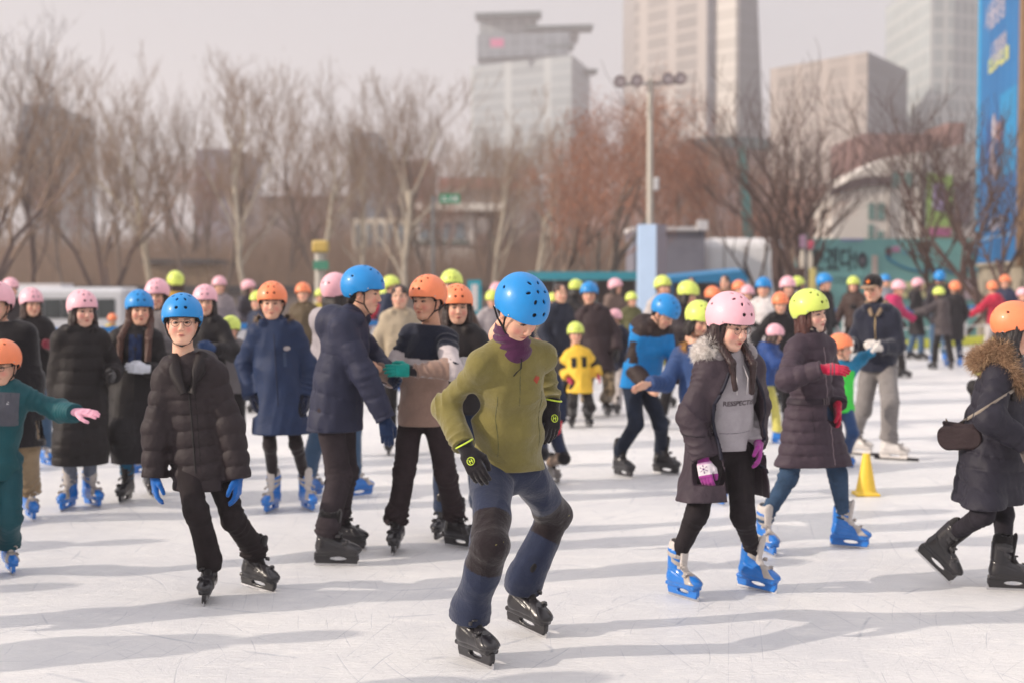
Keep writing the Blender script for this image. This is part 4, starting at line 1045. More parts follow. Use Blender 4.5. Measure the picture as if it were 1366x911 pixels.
build(dict(id='p21', skin='#e6bda8', label='woman in lime helmet and belted mauve-brown puffer coat with red gloves', H=1.62, yaw=30, hyaw=42, h=.0072, female=True,
    hip=(1083, 552), neck=(1081, 452, -.0), head=(1081, 409, 0), hroll=-7, sw=.155, feet={'R': (1024, 738, 12), 'L': (1134, 730, 62)}, knee={'R': (1050, 660), 'L': (1118, 655)},
    hand={'R': (1097, 492, -.33), 'L': (1117, 540, -.02)}, elbow={'R': (1057, 503), 'L': (1113, 515)}, fing={'R': V(1, -.15, -.03), 'L': V(.0, -.2, -1)}, dors={'R': V(0, -.8, .8)}, pose={'R': 'soft'},
    hair='bob', haircol='#4a2620', helmet='lime', skates='blue', gloves={'R': ('x', glove21), 'L': '#b52040'},
    top=dict(name='puffer_coat', kind='puffer', col='#40343e', len=.36, bulk=.02, pitch=.08, amp=.019, waist=.128, chest=.135, hemr=.185, flat=.8, collar=.045, cuff=.0, arm=(.07, .062, .052), seed=111),
    legs=dict(name='jeans', mat='denim', col='#344a64', r=(.085, .064, .047), end=.07, amp=.004, rings=.009), extra=p21_extra))
# ============ 22. man in cap
def cap(J, root):
    f = Field((-.14, -.12, -.02), (.24, .12, .18), .006); f.add(ell((-.008, 0, .055), (.108, .092, .098))); f.sub(ell((-.008, 0, .04), (.098, .082, .09)))
    f.cut(V(0, 0, .045), V(0, 0, -1)); v, q = f.mesh(); o = mkpart(J, root, 'cap', (xf(J['head'], v), q), 'knit', '#17151a')
    g = Field((-.1, -.12, -.02), (.24, .12, .18), .005); g.add(ell((.09, 0, .05), (.1, .078, .012))); g.cut(V(.06, 0, 0), V(-1, 0, 0)); v, q = g.mesh()
    b = mkpart(J, root, 'cap_brim', (xf(J['head'], v), q), 'knit', '#8d6f52')
    st = []; c0 = V(.086, 0, .098); 
    vs = [xf(J['head'], (c0+V(.014, 0, 0))[None])[0]]
    for i in range(10):
        a = PI/2+i*PI/5; r = .026 if i % 2 == 0 else .011; p = c0+V(-.45*r*math.sin(a)+.012, r*math.cos(a), r*math.sin(a)*.9); vs.append(xf(J['head'], p[None])[0])
    me = mesh_np('star_emblem', np.array(vs)-J['root'], [], None, False, [(0, 1+i, 1+(i+1) % 10) for i in range(10)]); place('star_emblem', me, 'knit', '#e07a3a', root)
def p22_extra(J, root, f, fl):
    cap(J, root); zipline(J, root, f, .06, .3, 0, .005, 'zip', '#b9a070', 'wire')
    g = Field(J['neck']-.15, J['neck']+.2, .007); g.add(cone(J['neck']-UP*.02, J['neck']+UP*.075, .07, .066)); mkpart(J, root, 'neck_warmer', g, 'knit', '#121014')
    g = Field(J['neck']-.25, J['neck']+.25, .009); n, Fs, Ls = J['neck'], J['Fs'], J['Ls']
    for s_ in (1, -1): g.add(cone(n+Ls*s_*.09+Fs*.02+UP*.06, n+Ls*s_*.03+Fs*.13-UP*.06, .028, .018), .02)
    mkpart(J, root, 'hood_lining', g, 'knit', '#8a765f')
build(dict(id='p22', label='man in black cap, navy hoodie and grey sweatpants on long-bladed skates', H=1.78, yaw=-25, hyaw=-38, hpitch=14, h=.009,
    hip=(1172, 487), neck=(1170, 412), head=(1164, 378, -.03), feet={'R': (1146, 606, 52), 'L': (1193, 613, 60)}, knee={'R': (1152, 545), 'L': (1187, 545)},
    hand={'L': (1174, 464, -.25), 'R': (1135, 462, -.1)}, elbow={'L': (1197, 466), 'R': (1142, 450)}, fing={'L': V(-1, -.2, .2)}, hair='short', helmet=None, skates='white', gloves={'L': '#d8d2cc', 'R': '#d8d2cc'}, pose={'L': 'grip'},
    top=dict(name='hoodie', kind='knit', col='#232635', len=.06, bulk=.02, waist=.15, chest=.16, hemr=.155, hood=1.3, amp=.007, arm=(.076, .068, .056), seed=121),
    legs=dict(name='sweatpants', col='#7f7a78', r=(.098, .085, .08), end=.01, rings=.010), extra=p22_extra))
for o in list(bpy.data.objects):      # long speed-skate blades under the man in the cap
    if o.parent and o.name.startswith('skate') and o.parent.get('label', '').startswith('man in black cap'):
        v, q, _ = join_parts([(*(lambda f: (f.add(rbox((.02, 0, .016), (.225, .004, .016), .002)), f.add(rbox((-.07, 0, .05), (.012, .008, .03), .002)), f.add(rbox((.1, 0, .05), (.012, .008, .03), .002)), f.mesh())[-1])(Field((-.25, -.03, -.01), (.3, .03, .1), .004)), (1, 1, 1))])
        place('long_blade', mesh_np('long_blade', v, q), 'steel', '#2a282c', o)
def p23_col(v, J):
    c = np.broadcast_to(c3('#0f6f96'), v.shape).copy(); c[(fwdv(v, J) > .0) & (np.abs(lat(v, J)) < .13) & (sdown(v, J) > .05)] = c3('#3ecb48'); return c
build(dict(id='p23', label='small child in orange helmet and green bib holding the capped man\'s hand', H=1.17, yaw=5, hyaw=70, h=.010, hs=.86, D=13.6,
    hip=(1121, 540), neck=(1120, 487), head=(1122, 459), feet={}, hand={'L': (1164, 468, .0), 'R': (1100, 530, 0)}, elbow={'L': (1142, 483)}, fing={'L': V(.6, 0, .6)}, hair='short', helmet='orange', skates='blue', gloves={'L': '#d8d2cc'},
    top=dict(kind='knit', mat='nylon', col=(1, 1, 1, 1), colf=p23_col, len=.1, bulk=.02, amp=.006, arm=(.08, .07, .06), seed=131), legs=dict(col='#23406a', r=(.1, .085, .075))))
# ============ 24. woman in fur-hooded navy puffer at right edge
def p24_extra(J, root, f, fl):
    n, Fs, Ls, up = J['neck'], J['Fs'], J['Ls'], J['up']
    pts = [n-Fs*.02-Ls*.13+up*.11, n-Fs*.075-Ls*.12+up*.05, n-Fs*.12-Ls*.1-up*.02, n-Fs*.17+up*.0, n-Fs*.12+Ls*.1+up*.02, n-Fs*.02+Ls*.13+up*.08]
    pts2 = [n-Fs*.02-Ls*.13+up*.11, n+Fs*.03-Ls*.14+up*.02, n+Fs*.09-Ls*.12-up*.07, n+Fs*.13-Ls*.07-up*.12]
    for k, pp in enumerate((pts, pts2)):
        v, tr, cc = fur_mesh(pp, .05, 6000 if k == 0 else 3500, .05, 6+k, '#c9a988', '#5e4434'); bv, bq = tube(pp, [.04]*len(pp), 10)
        me = mesh_np('fur_trim', np.concatenate([bv, v])-J['root'], bq, np.concatenate([np.broadcast_to(c3('#8a6c54'), bv.shape), cc]), tris=np.array(tr)+len(bv)); place('fur_trim', me, 'fur', (1, 1, 1, 1), root)
    long_hair(J, root, '#170f12', [(n+Fs*.1+Ls*.11-up*.2, [n+Fs*.08+Ls*.11-up*.05]), (n+Fs*.1-Ls*.125-up*.16, [n+Fs*.06-Ls*.12+up*.03])], .036, .024)
    # shoulder bag: a thing of its own, hanging behind the hip on a strap
    P = J['hip']-Fs*.14-Ls*.18+UP*.08
    bag = empty('shoulder_bag', P, 'dark brown shoulder bag with pale strap on the fur-hooded woman\'s back', 'bag')
    g = Field((-.2, -.2, -.2), (.2, .2, .2), .006); M = np.stack([Fs, Ls, UP], 1)
    g.add(cone(-Fs*.07-UP*.03, Fs*.09+UP*.0, .085, .08, Ls, 1, cloth(1, .005, seed=5))); g.fn(lambda D, X, Y, Z: np.maximum(D, np.abs(X*Ls[0]+Y*Ls[1])-.045)); g.add(cone(-Fs*.11+UP*.06, Fs*.1+UP*.075, .014), .02)
    v, q = g.mesh(); v = v*V(.8, .8, .85); place('bag_body', mesh_np('bag_body', v, q), 'nylon', '#2c1f22', bag)
    J['bag'] = P; pts = []
    for i in range(22):
        t = i/21; an = math.pi*(t); o = n-up*(.42-.34*t)+Fs*(-.22+.36*t); w = c_hit = f.hit(o-Ls*.5, Ls, .6, .004); pts.append(w if w is not None else o-Ls*.17)
    pts = [P+UP*.07-Fs*.08]+pts[1:]; vs = []; q = []
    for i, p in enumerate(pts):
        vs += [p-up*.012-Ls*.003, p+up*.012-Ls*.003, p+up*.012+Ls*.001, p-up*.012+Ls*.001]
        if i: b = 4*i; q += [(b-4, b-3, b+1, b), (b-3, b-2, b+2, b+1), (b-2, b-1, b+3, b+2), (b-1, b-4, b, b+3)]
    place('bag_strap', mesh_np('bag_strap', np.array(vs)-P, q), 'knit', '#8f8478', bag)
build(dict(id='p24', label='woman in orange helmet and navy puffer with thick brown fur hood, striding right', H=1.66, yaw=62, syaw=60, hyaw=68, hpitch=12, h=.0068, female=True,
    hip=(1322, 598, .05), neck=(1341, 484, -.02), head=(1357, 430, -.04), feet={'R': (1244, 757, 55, .10, 40), 'L': (1350, 787, 78)}, knee={'R': (1303, 700), 'L': (1338, 690)},
    hand={'R': (1366, 590, -.25), 'L': (1385, 560, .1)}, elbow={'R': (1322, 560), 'L': (1365, 540)}, fing={'R': V(.3, -.2, -.9)}, hair='back', haircol='#170f12', helmet='orange', skates='black', gloves='#5a5250',
    top=dict(name='puffer_coat', kind='puffer', col='#24222d', len=.32, bulk=.028, pitch=.09, amp=.014, waist=.15, chest=.14, hemr=.195, flat=.88, hflat=1.0, collar=.04, arm=(.076, .07, .058), seed=141),
    legs=dict(name='jeans', mat='denim', col='#26232a', r=(.088, .062, .044), end=.05, amp=.004, rings=.006), extra=p24_extra))
# ============ 27. person in blue coat between, mostly hidden
build(dict(id='p27', label='person in lime helmet and blue coat with tan collar behind the parka girl', H=1.5, yaw=-20, hyaw=30, hpitch=20, h=.010,
    hip=(935, 525), neck=(925, 462), head=(934, 420), feet={'L': (957, 672, 20), 'R': (925, 660, -10)}, hand={'R': (866, 512, -.2), 'L': (960, 560, 0)}, elbow={'R': (893, 503)}, fing={'R': V(-1, -.2, -.3)}, pose={'R': 'soft'}, hair='bob', helmet='lime', skates='blue',
    top=dict(name='coat', kind='knit', mat='nylon', col='#2a4472', len=.36, bulk=.02, amp=.006, collar=.03, arm=(.072, .064, .055), seed=151), legs=dict(mat='denim', col='#27406a'),
    extra=lambda J, root, f, fl: fur_ring(J, root, 20, 340, 2500, .035, '#c99a5f', '#8a6236', .035, .1, .0, 3)))
# ------------------------------------------------------------------ the crowd further off: a few figures, copied and recoloured
def preset_J(H=1.7, stance=0, hpitch=0, hyaw=0, hands=None, lean=.0, hs=None):
    s = H/1.75; F, L = fdir(0), ldir(0); J = dict(s=s, F=F, L=L, H=H, yaw=0, D=0); hip = V(0, lean*.2, .535*H+.07); J['hip'] = hip
    ft = {0: {'R': (-.12, 0, -10), 'L': (.12, -.03, 10)}, 1: {'R': (-.13, .16, -25), 'L': (.1, -.2, 8)}, 2: {'R': (-.09, -.2, -4), 'L': (.14, .12, 22)}}[stance]
    J['foot'] = {k: foot_frame(V(v[0]*s, v[1]*s, 0), v[2], 0, s*.97) for k, v in ft.items()}
    up = nrm(V(0, -lean, 1)); J['up'] = up; nb = hip+up*.315*H; J['neck'] = nb; J['Ls'] = L; J['Fs'] = nrm(F-up*(F@up)); J['hs'] = hs or s**.55*1.04
    hp = math.radians(hpitch); hF = fdir(hyaw)*math.cos(hp)-UP*math.sin(hp); hU = UP*math.cos(hp)+fdir(hyaw)*math.sin(hp)
    J['head'] = frame(nb+up*.16*J['hs']+F*.03, hF, hU, J['hs']); J['waist'] = hip+up*.16*s; J['chest'] = nb-up*.17*s
    for k, a in (('R', -1), ('L', 1)):
        J['sh'+k] = nb-up*.062*s+L*a*.142*s; J['hip'+k] = hip+L*a*.085*s-UP*.02; fm = J['foot'][k]; J['ank'+k] = xf(fm, V(-.056, 0, .255)[None])[0]
        J['knee'+k] = ik(J['hip'+k], J['ank'+k], .245*H, .192*H, None, fm[:3, 0]); h = (hands or {}).get(k, (.09, .1, .5))
        J['wr'+k] = J['sh'+k]+(L*a*h[0]+F*h[1]-UP*h[2])*s; J['el'+k] = ik(J['sh'+k], J['wr'+k], .175*H, .15*H, None, nrm(-F*.8+L*a*.6-UP*.5))
        fd = nrm(J['wr'+k]-J['el'+k]); J['hand'+k] = frame(J['wr'+k]+fd*.02*s, fd, L*a+F*.3, s)
    J['root'] = V(0, 0, 0); return J
PROTO = {}
def proto(key):
    kind, coat = key
    if key not in PROTO:
        st, hp, hy, hands, lean, hairk, fem = {'stand': (0, 0, 10, None, 0, 'short', False), 'skate': (1, 12, -15, {'R': (.3, .2, .38), 'L': (.3, .25, .36)}, .12, 'short', False),
            'woman': (2, 3, 20, {'R': (.1, .2, .42), 'L': (.05, .3, .2)}, .02, 'long', True), 'reach': (1, 18, 25, {'R': (.1, .45, .2), 'L': (.45, .2, .18)}, .18, 'bob', True), 'bare': (0, 0, -15, None, 0, 'short', False)}[kind]
        J = preset_J(1.7, st, hp, hy, hands, lean)
        tp = {'short': dict(kind='puffer', len=.08, bulk=.03, pitch=.11, amp=.013, hood=1.1, flat=.8, arm=(.076, .068, .056), cuff=.02), 'long': dict(name='coat', kind='puffer', len=.42, bulk=.025, pitch=.13, amp=.010, hood=1., flat=.8, hemr=.185, arm=(.074, .066, .056)),
              'parka': dict(name='parka', kind='knit', mat='nylon', len=.22, bulk=.025, amp=.008, hood=1.1, flat=.8, arm=(.074, .066, .056))}[coat]
        r, _ = build(dict(J=J, lo=True, h=.015, label='x', hair=hairk, female=fem, helmet=None if kind == 'bare' else 'blue', skates='black', gloves='#1b191c', top=tp, legs=dict(r=(.09, .076, .075), end=.0)))
        PROTO[key] = [r, False]
    return PROTO[key]
def kids(o): return [c for c in bpy.data.objects if c.parent == o]
CREC = {}
def crowd(px, d, H, helmet, coat, legs, skates, yaw, kind, style, label, group='skaters in the crowd', z=0.0, z_extra=None):
    p = proto((kind, style)); root = p[0]; X = (px-683)/FPX*d
    if p[1] is False: r = root; p[1] = True; CREC[root.name] = [(c, [g for g in bpy.data.objects if g.parent == c]) for c in kids(root)]; src = root
    else:
        src = root; r = root.copy(); COL.objects.link(r)
    cl = []
    if r is src: cl = [c for c, g in CREC[root.name]]
    else:
        for c, gs in CREC[root.name]:
            n = c.copy(); COL.objects.link(n); n.parent = r; cl.append(n)
            for g_ in gs: m = g_.copy(); COL.objects.link(m); m.parent = n
    k = H/1.7; r.location = (X, d, z); r.rotation_euler = (0, 0, math.radians(yaw)); r.scale = (k, k, k)
    r['label'] = label; r['group'] = group; r['category'] = 'person'
    for c in cl:
        b = c.name.split('.')[0]
        if b == 'helmet' and helmet: c.color = hx(HCOL[helmet])
        elif b in ('jacket', 'coat', 'parka'): c.color = hx(coat)
        elif b == 'trousers': c.color = hx(legs)
        elif b == 'hair': c.color = hx(RS.choice(['#1c1413', '#2a1a17', '#3a241c']))
        elif b == 'skate' and skates in LOSK: c.data = LOSK[skates]
        elif b == 'glove': c.color = hx(RS.choice(['#1b191c', '#7d2a3a', '#25406a', '#b9b4b4', '#1b191c']))
    return r
BK, NV, BR, GY, WH, BG, RD = '#1b181b', '#1c2740', '#3a2a26', '#6a6668', '#b5afae', '#8f7d66', '#a32436'
JN, DJ = '#3f5a75', '#22304a'
N = 'near skaters of the crowd'
C_ = [
 (14, 20, 1.66, 'pink', '#2c2629', BK, 'black', 30, 'stand', 'short', 'man in pink helmet and dark jacket far left, in front of the bus', 0),
 (42, 13.5, 1.56, 'pink', BK, JN, 'blue', 20, 'woman', 'short', 'woman in pink helmet between the man in black and the woman in long coat', 0),
 (147, 24, 1.12, 'orange', '#c9b23f', BK, 'blue', 50, 'skate', 'short', 'small child in orange helmet and yellow jacket seen between the two long coats', 0),
 (213, 13.2, 1.64, 'pink', GY, JN, 'blue', -20, 'woman', 'short', 'woman in pink helmet and grey jacket beside the boy in glasses', 0),
 (276, 12.7, 1.59, 'pink', BK, BK, 'blue', -10, 'woman', 'parka', 'woman in pink helmet and black parka right behind the shoulder of the boy in glasses', 0),
 (293, 23, 1.69, 'pink', '#8d8386', DJ, 'black', 10, 'stand', 'short', 'person in pink helmet and light grey jacket far behind the lime-helmeted child', 0),
 (309, 13.6, 1.32, 'lime', GY, BK, 'blue', 5, 'skate', 'short', 'bowing child in lime helmet between the boy in glasses and the navy parka', 0),
 (346, 19, 1.50, 'lime', NV, BK, 'black', -40, 'stand', 'short', 'person in lime helmet and navy jacket at the navy parka boy\'s shoulder', 0),
 (330, 26, 1.64, 'pink', '#3a3640', BK, 'black', 60, 'woman', 'long', 'distant woman in pink helmet and dark coat left of the navy parka boy', 0),
 (405, 20, 1.60, 'orange', '#5a4d3a', BK, 'black', -5, 'stand', 'parka', 'person in orange helmet and olive brown parka between the navy parka and the navy puffer', 0),
 (428, 25, 1.50, 'lime', '#b9a94a', BK, 'black', 0, 'stand', 'short', 'small person in lime helmet and yellowish jacket beside the grey jacket', 0),
 (443, 11.6, 1.68, 'pink', '#a19ba0', '#3c5570', 'blue', 130, 'woman', 'parka', 'person in pink helmet and pale grey jacket behind the man in the navy puffer', 0),
 (511, 25, 1.50, 'lime', RD, WH, 'blue', 30, 'skate', 'short', 'child in lime helmet and red jacket between navy puffer and striped sweater', 0),
 (533, 14.5, 1.62, None, '#a89a84', BK, 'black', 10, 'bare', 'parka', 'bareheaded dark-haired person in cream coat behind the boy in the striped sweater', 0),
 (612, 9.9, 1.60, 'orange', '#1e1a1d', DJ, 'black', -12, 'woman', 'short', 'woman in orange helmet and black jacket behind the boy in the striped sweater', 0),
 (603, 15, 1.73, 'lime', '#4d3c35', BK, 'black', -5, 'stand', 'short', 'tall person in lime helmet and brown jacket showing above the woman in the orange helmet', 0),
 (655, 21, 1.50, 'lime', '#9a9396', BK, 'blue', 15, 'skate', 'short', 'person in lime helmet and grey jacket left of the olive skater\'s blue helmet', 0),
 (746, 18, 1.62, None, '#1d2334', BK, 'black', 35, 'bare', 'short', 'bareheaded person in navy jacket just right of the helmet of the skater in olive', 0),
 (747, 19.5, 1.2, 'orange', '#b02a3c', NV, 'blue', 10, 'skate', 'short', 'child in orange helmet and red jacket between the olive skater and yellow child', 0),
 (738, 22, 1.45, 'lime', BG, DJ, 'black', 0, 'stand', 'short', 'person in lime helmet and beige jacket hidden behind the head of the skater in olive', 0),
 (819, 26, 1.66, 'pink', '#6c5a52', BK, 'black', 45, 'woman', 'short', 'woman in pink helmet and brown jacket right of the man in the brown jacket', 0),
 (823, 19, 1.28, 'pink', '#1f2438', WH, 'black', -25, 'skate', 'parka', 'child in pink helmet and navy coat between yellow child and bright blue man', 0),
 (842, 24, 1.45, 'lime', '#5a5a3a', BK, 'black', 15, 'stand', 'short', 'person in lime helmet and olive jacket above the collar of the man in bright blue', 0),
 (883, 20, 1.69, 'lime', WH, BK, 'black', 20, 'stand', 'short', 'person in lime helmet and white jacket behind the blue helmet of the bent man', 0),
 (908, 17, 1.63, 'lime', '#2a2226', BK, 'black', 40, 'reach', 'short', 'person in lime helmet and black jacket right of the bent man in bright blue', 0),
 (921, 30, 1.72, None, '#5a4540', BK, 'black', 10, 'bare', 'parka', 'bareheaded person in brown coat far behind the tan-collared child', 0),
 (948, 20, 1.56, 'orange', '#6a6464', BK, 'black', 5, 'reach', 'parka', 'person in orange helmet and grey coat just above the parka girl\'s pink helmet', 0),
 (967, 27, 1.75, None, '#7a5e4a', DJ, 'black', -15, 'bare', 'short', 'bareheaded person in tan jacket above the girl in the open parka', 0),
 (985, 24, 1.63, 'orange', '#322b30', DJ, 'black', 10, 'stand', 'short', 'person in orange helmet and dark jacket behind the top of the girl\'s pink helmet', 0),
 (998, 22, 1.56, 'pink', '#b39a80', BK, 'black', -30, 'woman', 'short', 'woman in pink helmet and tan jacket right of the girl\'s pink helmet', 0),
 (1019, 20, 1.67, 'blue', '#cfcaca', BK, 'black', -25, 'stand', 'short', 'person in blue helmet and white jacket left of the woman\'s lime helmet', 0),
 (1037, 17.5, 1.50, 'orange', '#1a171a', BK, 'black', 15, 'skate', 'short', 'person in orange helmet dressed in black left of the woman in the lime helmet', 0),
 (1051, 20.5, 1.68, 'pink', '#231f26', BK, 'black', -15, 'woman', 'parka', 'woman in pink helmet and black parka beside the lime helmet', 0),
 (1024, 15.5, 1.2, 'pink', '#1f3f7a', '#c9c26a', 'blue', 60, 'reach', 'short', 'child in pink helmet and royal blue jacket at the parka girl\'s shoulder', 0),
 (1098, 24, 1.74, 'blue', '#17151c', JN, 'black', 40, 'stand', 'parka', 'person in blue helmet and long black parka between the lime helmet and the black cap', 0),
 (1192, 26, 1.64, 'pink', '#b02a5c', BK, 'black', 60, 'skate', 'short', 'skater in pink helmet and magenta jacket right behind the man in the black cap', 0),
 (1180, 33, 1.76, 'blue', '#8c9099', BK, 'black', 10, 'stand', 'short', 'person in blue helmet and pale jacket far behind the black cap', 0),
 (1222, 32, 1.68, 'pink', '#1b171c', JN, 'black', 60, 'woman', 'long', 'woman in pink helmet and long black coat by the boards', 0),
 (1257, 28.5, 1.52, 'lime', '#4a4244', BK, 'black', 200, 'reach', 'parka', 'person in lime helmet and dark grey coat seen from behind', 0),
 (1253, 31, 1.83, 'blue', '#27232b', JN, 'blue', 170, 'stand', 'parka', 'tall person in blue helmet behind the one in the grey coat', 0),
 (1274, 29.5, 1.62, 'orange', '#1c191f', DJ, 'blue', 190, 'stand', 'long', 'person in orange helmet and long dark coat right of the grey coat', 0),
 (1327, 30, 1.62, 'orange', '#b3203f', WH, 'blue', 200, 'skate', 'short', 'skater in orange helmet and red jacket left of the fur hood', 0),
 (1341, 31, 1.74, 'orange', '#222844', BK, 'black', -40, 'stand', 'short', 'skater in orange helmet and navy jacket above the fur hood', 0),
 (1363, 27, 1.5, 'pink', '#8a2a4a', BK, 'black', 0, 'stand', 'short', 'skater in pink helmet and wine jacket at the right frame edge', 0),
 (1310, 12.2, 1.0, 'lime', BK, '#3a3438', 'grey', 70, 'stand', 'parka', 'small child in lime helmet hidden behind the fur-hooded woman, one skate showing', 0),
]
for a in C_: crowd(*a[:10], a[10])
# ---- filler at the far boards
anch = [(60, 'behind the long coats on the left'), (240, 'behind the boy in glasses'), (300, 'behind the bowed child in lime'), (400, 'behind the olive brown parka'), (480, 'behind the man in the navy puffer'),
        (540, 'behind the boy in stripes'), (620, 'behind the woman in the orange helmet'), (690, 'behind the skater in olive'), (760, 'behind the child in yellow'), (830, 'left of the banner column'), (930, 'right of the banner column'),
        (1000, 'behind the girl in the open parka'), (1060, 'behind the woman in lime'), (1120, 'in front of the teal hoarding'), (1300, 'near the pale stone plinth')]
cn = {'black': BK, 'navy': NV, 'brown': BR, 'grey': GY, 'white': WH, 'beige': BG, 'red': RD, 'olive': '#55563a', 'light blue': '#5e86a8', 'mustard': '#b08a3a'}
used = set(); rr = random.Random(5); cnt = 0
slots = [466, 523, 585, 668, 702, 762, 930, 1064, 1140, 236]
for px in slots:
    for _ in range(200):
        hm = rr.choice(['orange', 'lime', 'pink', 'blue', None, None, 'orange', 'lime', 'pink']); ck = rr.choice(['black', 'black', 'navy', 'brown', 'grey', 'white', 'beige', 'red', 'olive', 'light blue', 'mustard', 'black', 'grey', 'navy'])
        an = min(anch, key=lambda a: abs(a[0]-px))[1]
        if (hm, ck, an) not in used: break
    used.add((hm, ck, an)); fx = (px-100)/1150; dm = 21+17*max(0, fx) if px > 440 else 24
    d = rr.uniform(min(20, dm-4), dm-1.5)+(1.5 if px > 440 else 0); H = rr.choice([1.25, 1.5, 1.6, 1.65, 1.7, 1.75])
    kd = 'bare' if hm is None else rr.choice(['stand', 'skate', 'woman', 'reach']); st = rr.choice(['short', 'parka', 'long'] if kd in ('woman',) else ['short', 'parka'])
    crowd(px+rr.uniform(-3, 3), d, H, hm, cn[ck], rr.choice([BK, JN, DJ, GY]), rr.choice(['black', 'blue']), rr.uniform(-90, 90) if rr.random() < .7 else rr.uniform(90, 270), kd, st,
          f"small distant {'bareheaded person' if hm is None else 'skater in '+hm+' helmet'} and {ck} {'coat' if st == 'long' else 'jacket' if st == 'short' else 'parka'} {an}".replace('bareheaded person and', 'bareheaded person in'), 'far skaters along the boards')
# ---- skaters just outside the picture whose long shadows fall into it
for i, (x, y, H, hm, ck, yw) in enumerate([(-3.6, 5.2, 1.7, 'pink', 'black', 30), (-4.7, 6.0, 1.65, 'blue', 'grey', 80), (-4.3, 6.9, 1.72, 'orange', 'navy', 60), (-6.6, 7.1, 1.7, 'lime', 'brown', 90), (-6.2, 8.6, 1.6, 'orange', 'black', 80), (-9.2, 10.1, 1.75, 'blue', 'red', 90), (-8.0, 12.4, 1.7, 'pink', 'beige', 100)]):
    crowd(683+x/y*FPX, y, H, hm, cn[ck], BK, 'black', yw, 'stand', 'short', f'skater in {hm} helmet and {ck} jacket beyond the left picture edge', 'skaters outside the left edge')
for k in PROTO.values():
    if not k[1]:
        for c in kids(k[0]): bpy.data.objects.remove(c)
        bpy.data.objects.remove(k[0])
# ------------------------------------------------------------------ setting
GZ = -1.6      # plaza and streets lie lower than the raised rink
def bx(parts, a, b, c=(1, 1, 1)):
    """axis-aligned box a..b"""
    a, b = np.minimum(a, b), np.maximum(a, b); v = np.array([[x, y, z] for x in (a[0], b[0]) for y in (a[1], b[1]) for z in (a[2], b[2])], float)
    q = [(0, 1, 3, 2), (4, 6, 7, 5), (0, 4, 5, 1), (2, 3, 7, 6), (0, 2, 6, 4), (1, 5, 7, 3)]; parts.append((v, np.array(q), c))
def prism(parts, poly, z0, z1, c=(1, 1, 1)):
    n = len(poly); v = [(x, y, z0) for x, y in poly]+[(x, y, z1) for x, y in poly]; q = [(i, (i+1) % n, n+(i+1) % n, n+i) for i in range(n)]
    if n == 4: q += [(3, 2, 1, 0), (4, 5, 6, 7)]
    parts.append((np.array(v, float), np.array(q), c))
def mk(name, parts, mat, parent=None, color=(1, 1, 1, 1), org=(0, 0, 0), smooth=False, label=None):
    v, q, c = join_parts(parts); me = mesh_np(name, v-np.array(org), q, c, smooth); o = place(name, me, mat, color, parent)
    return tag(o, label)
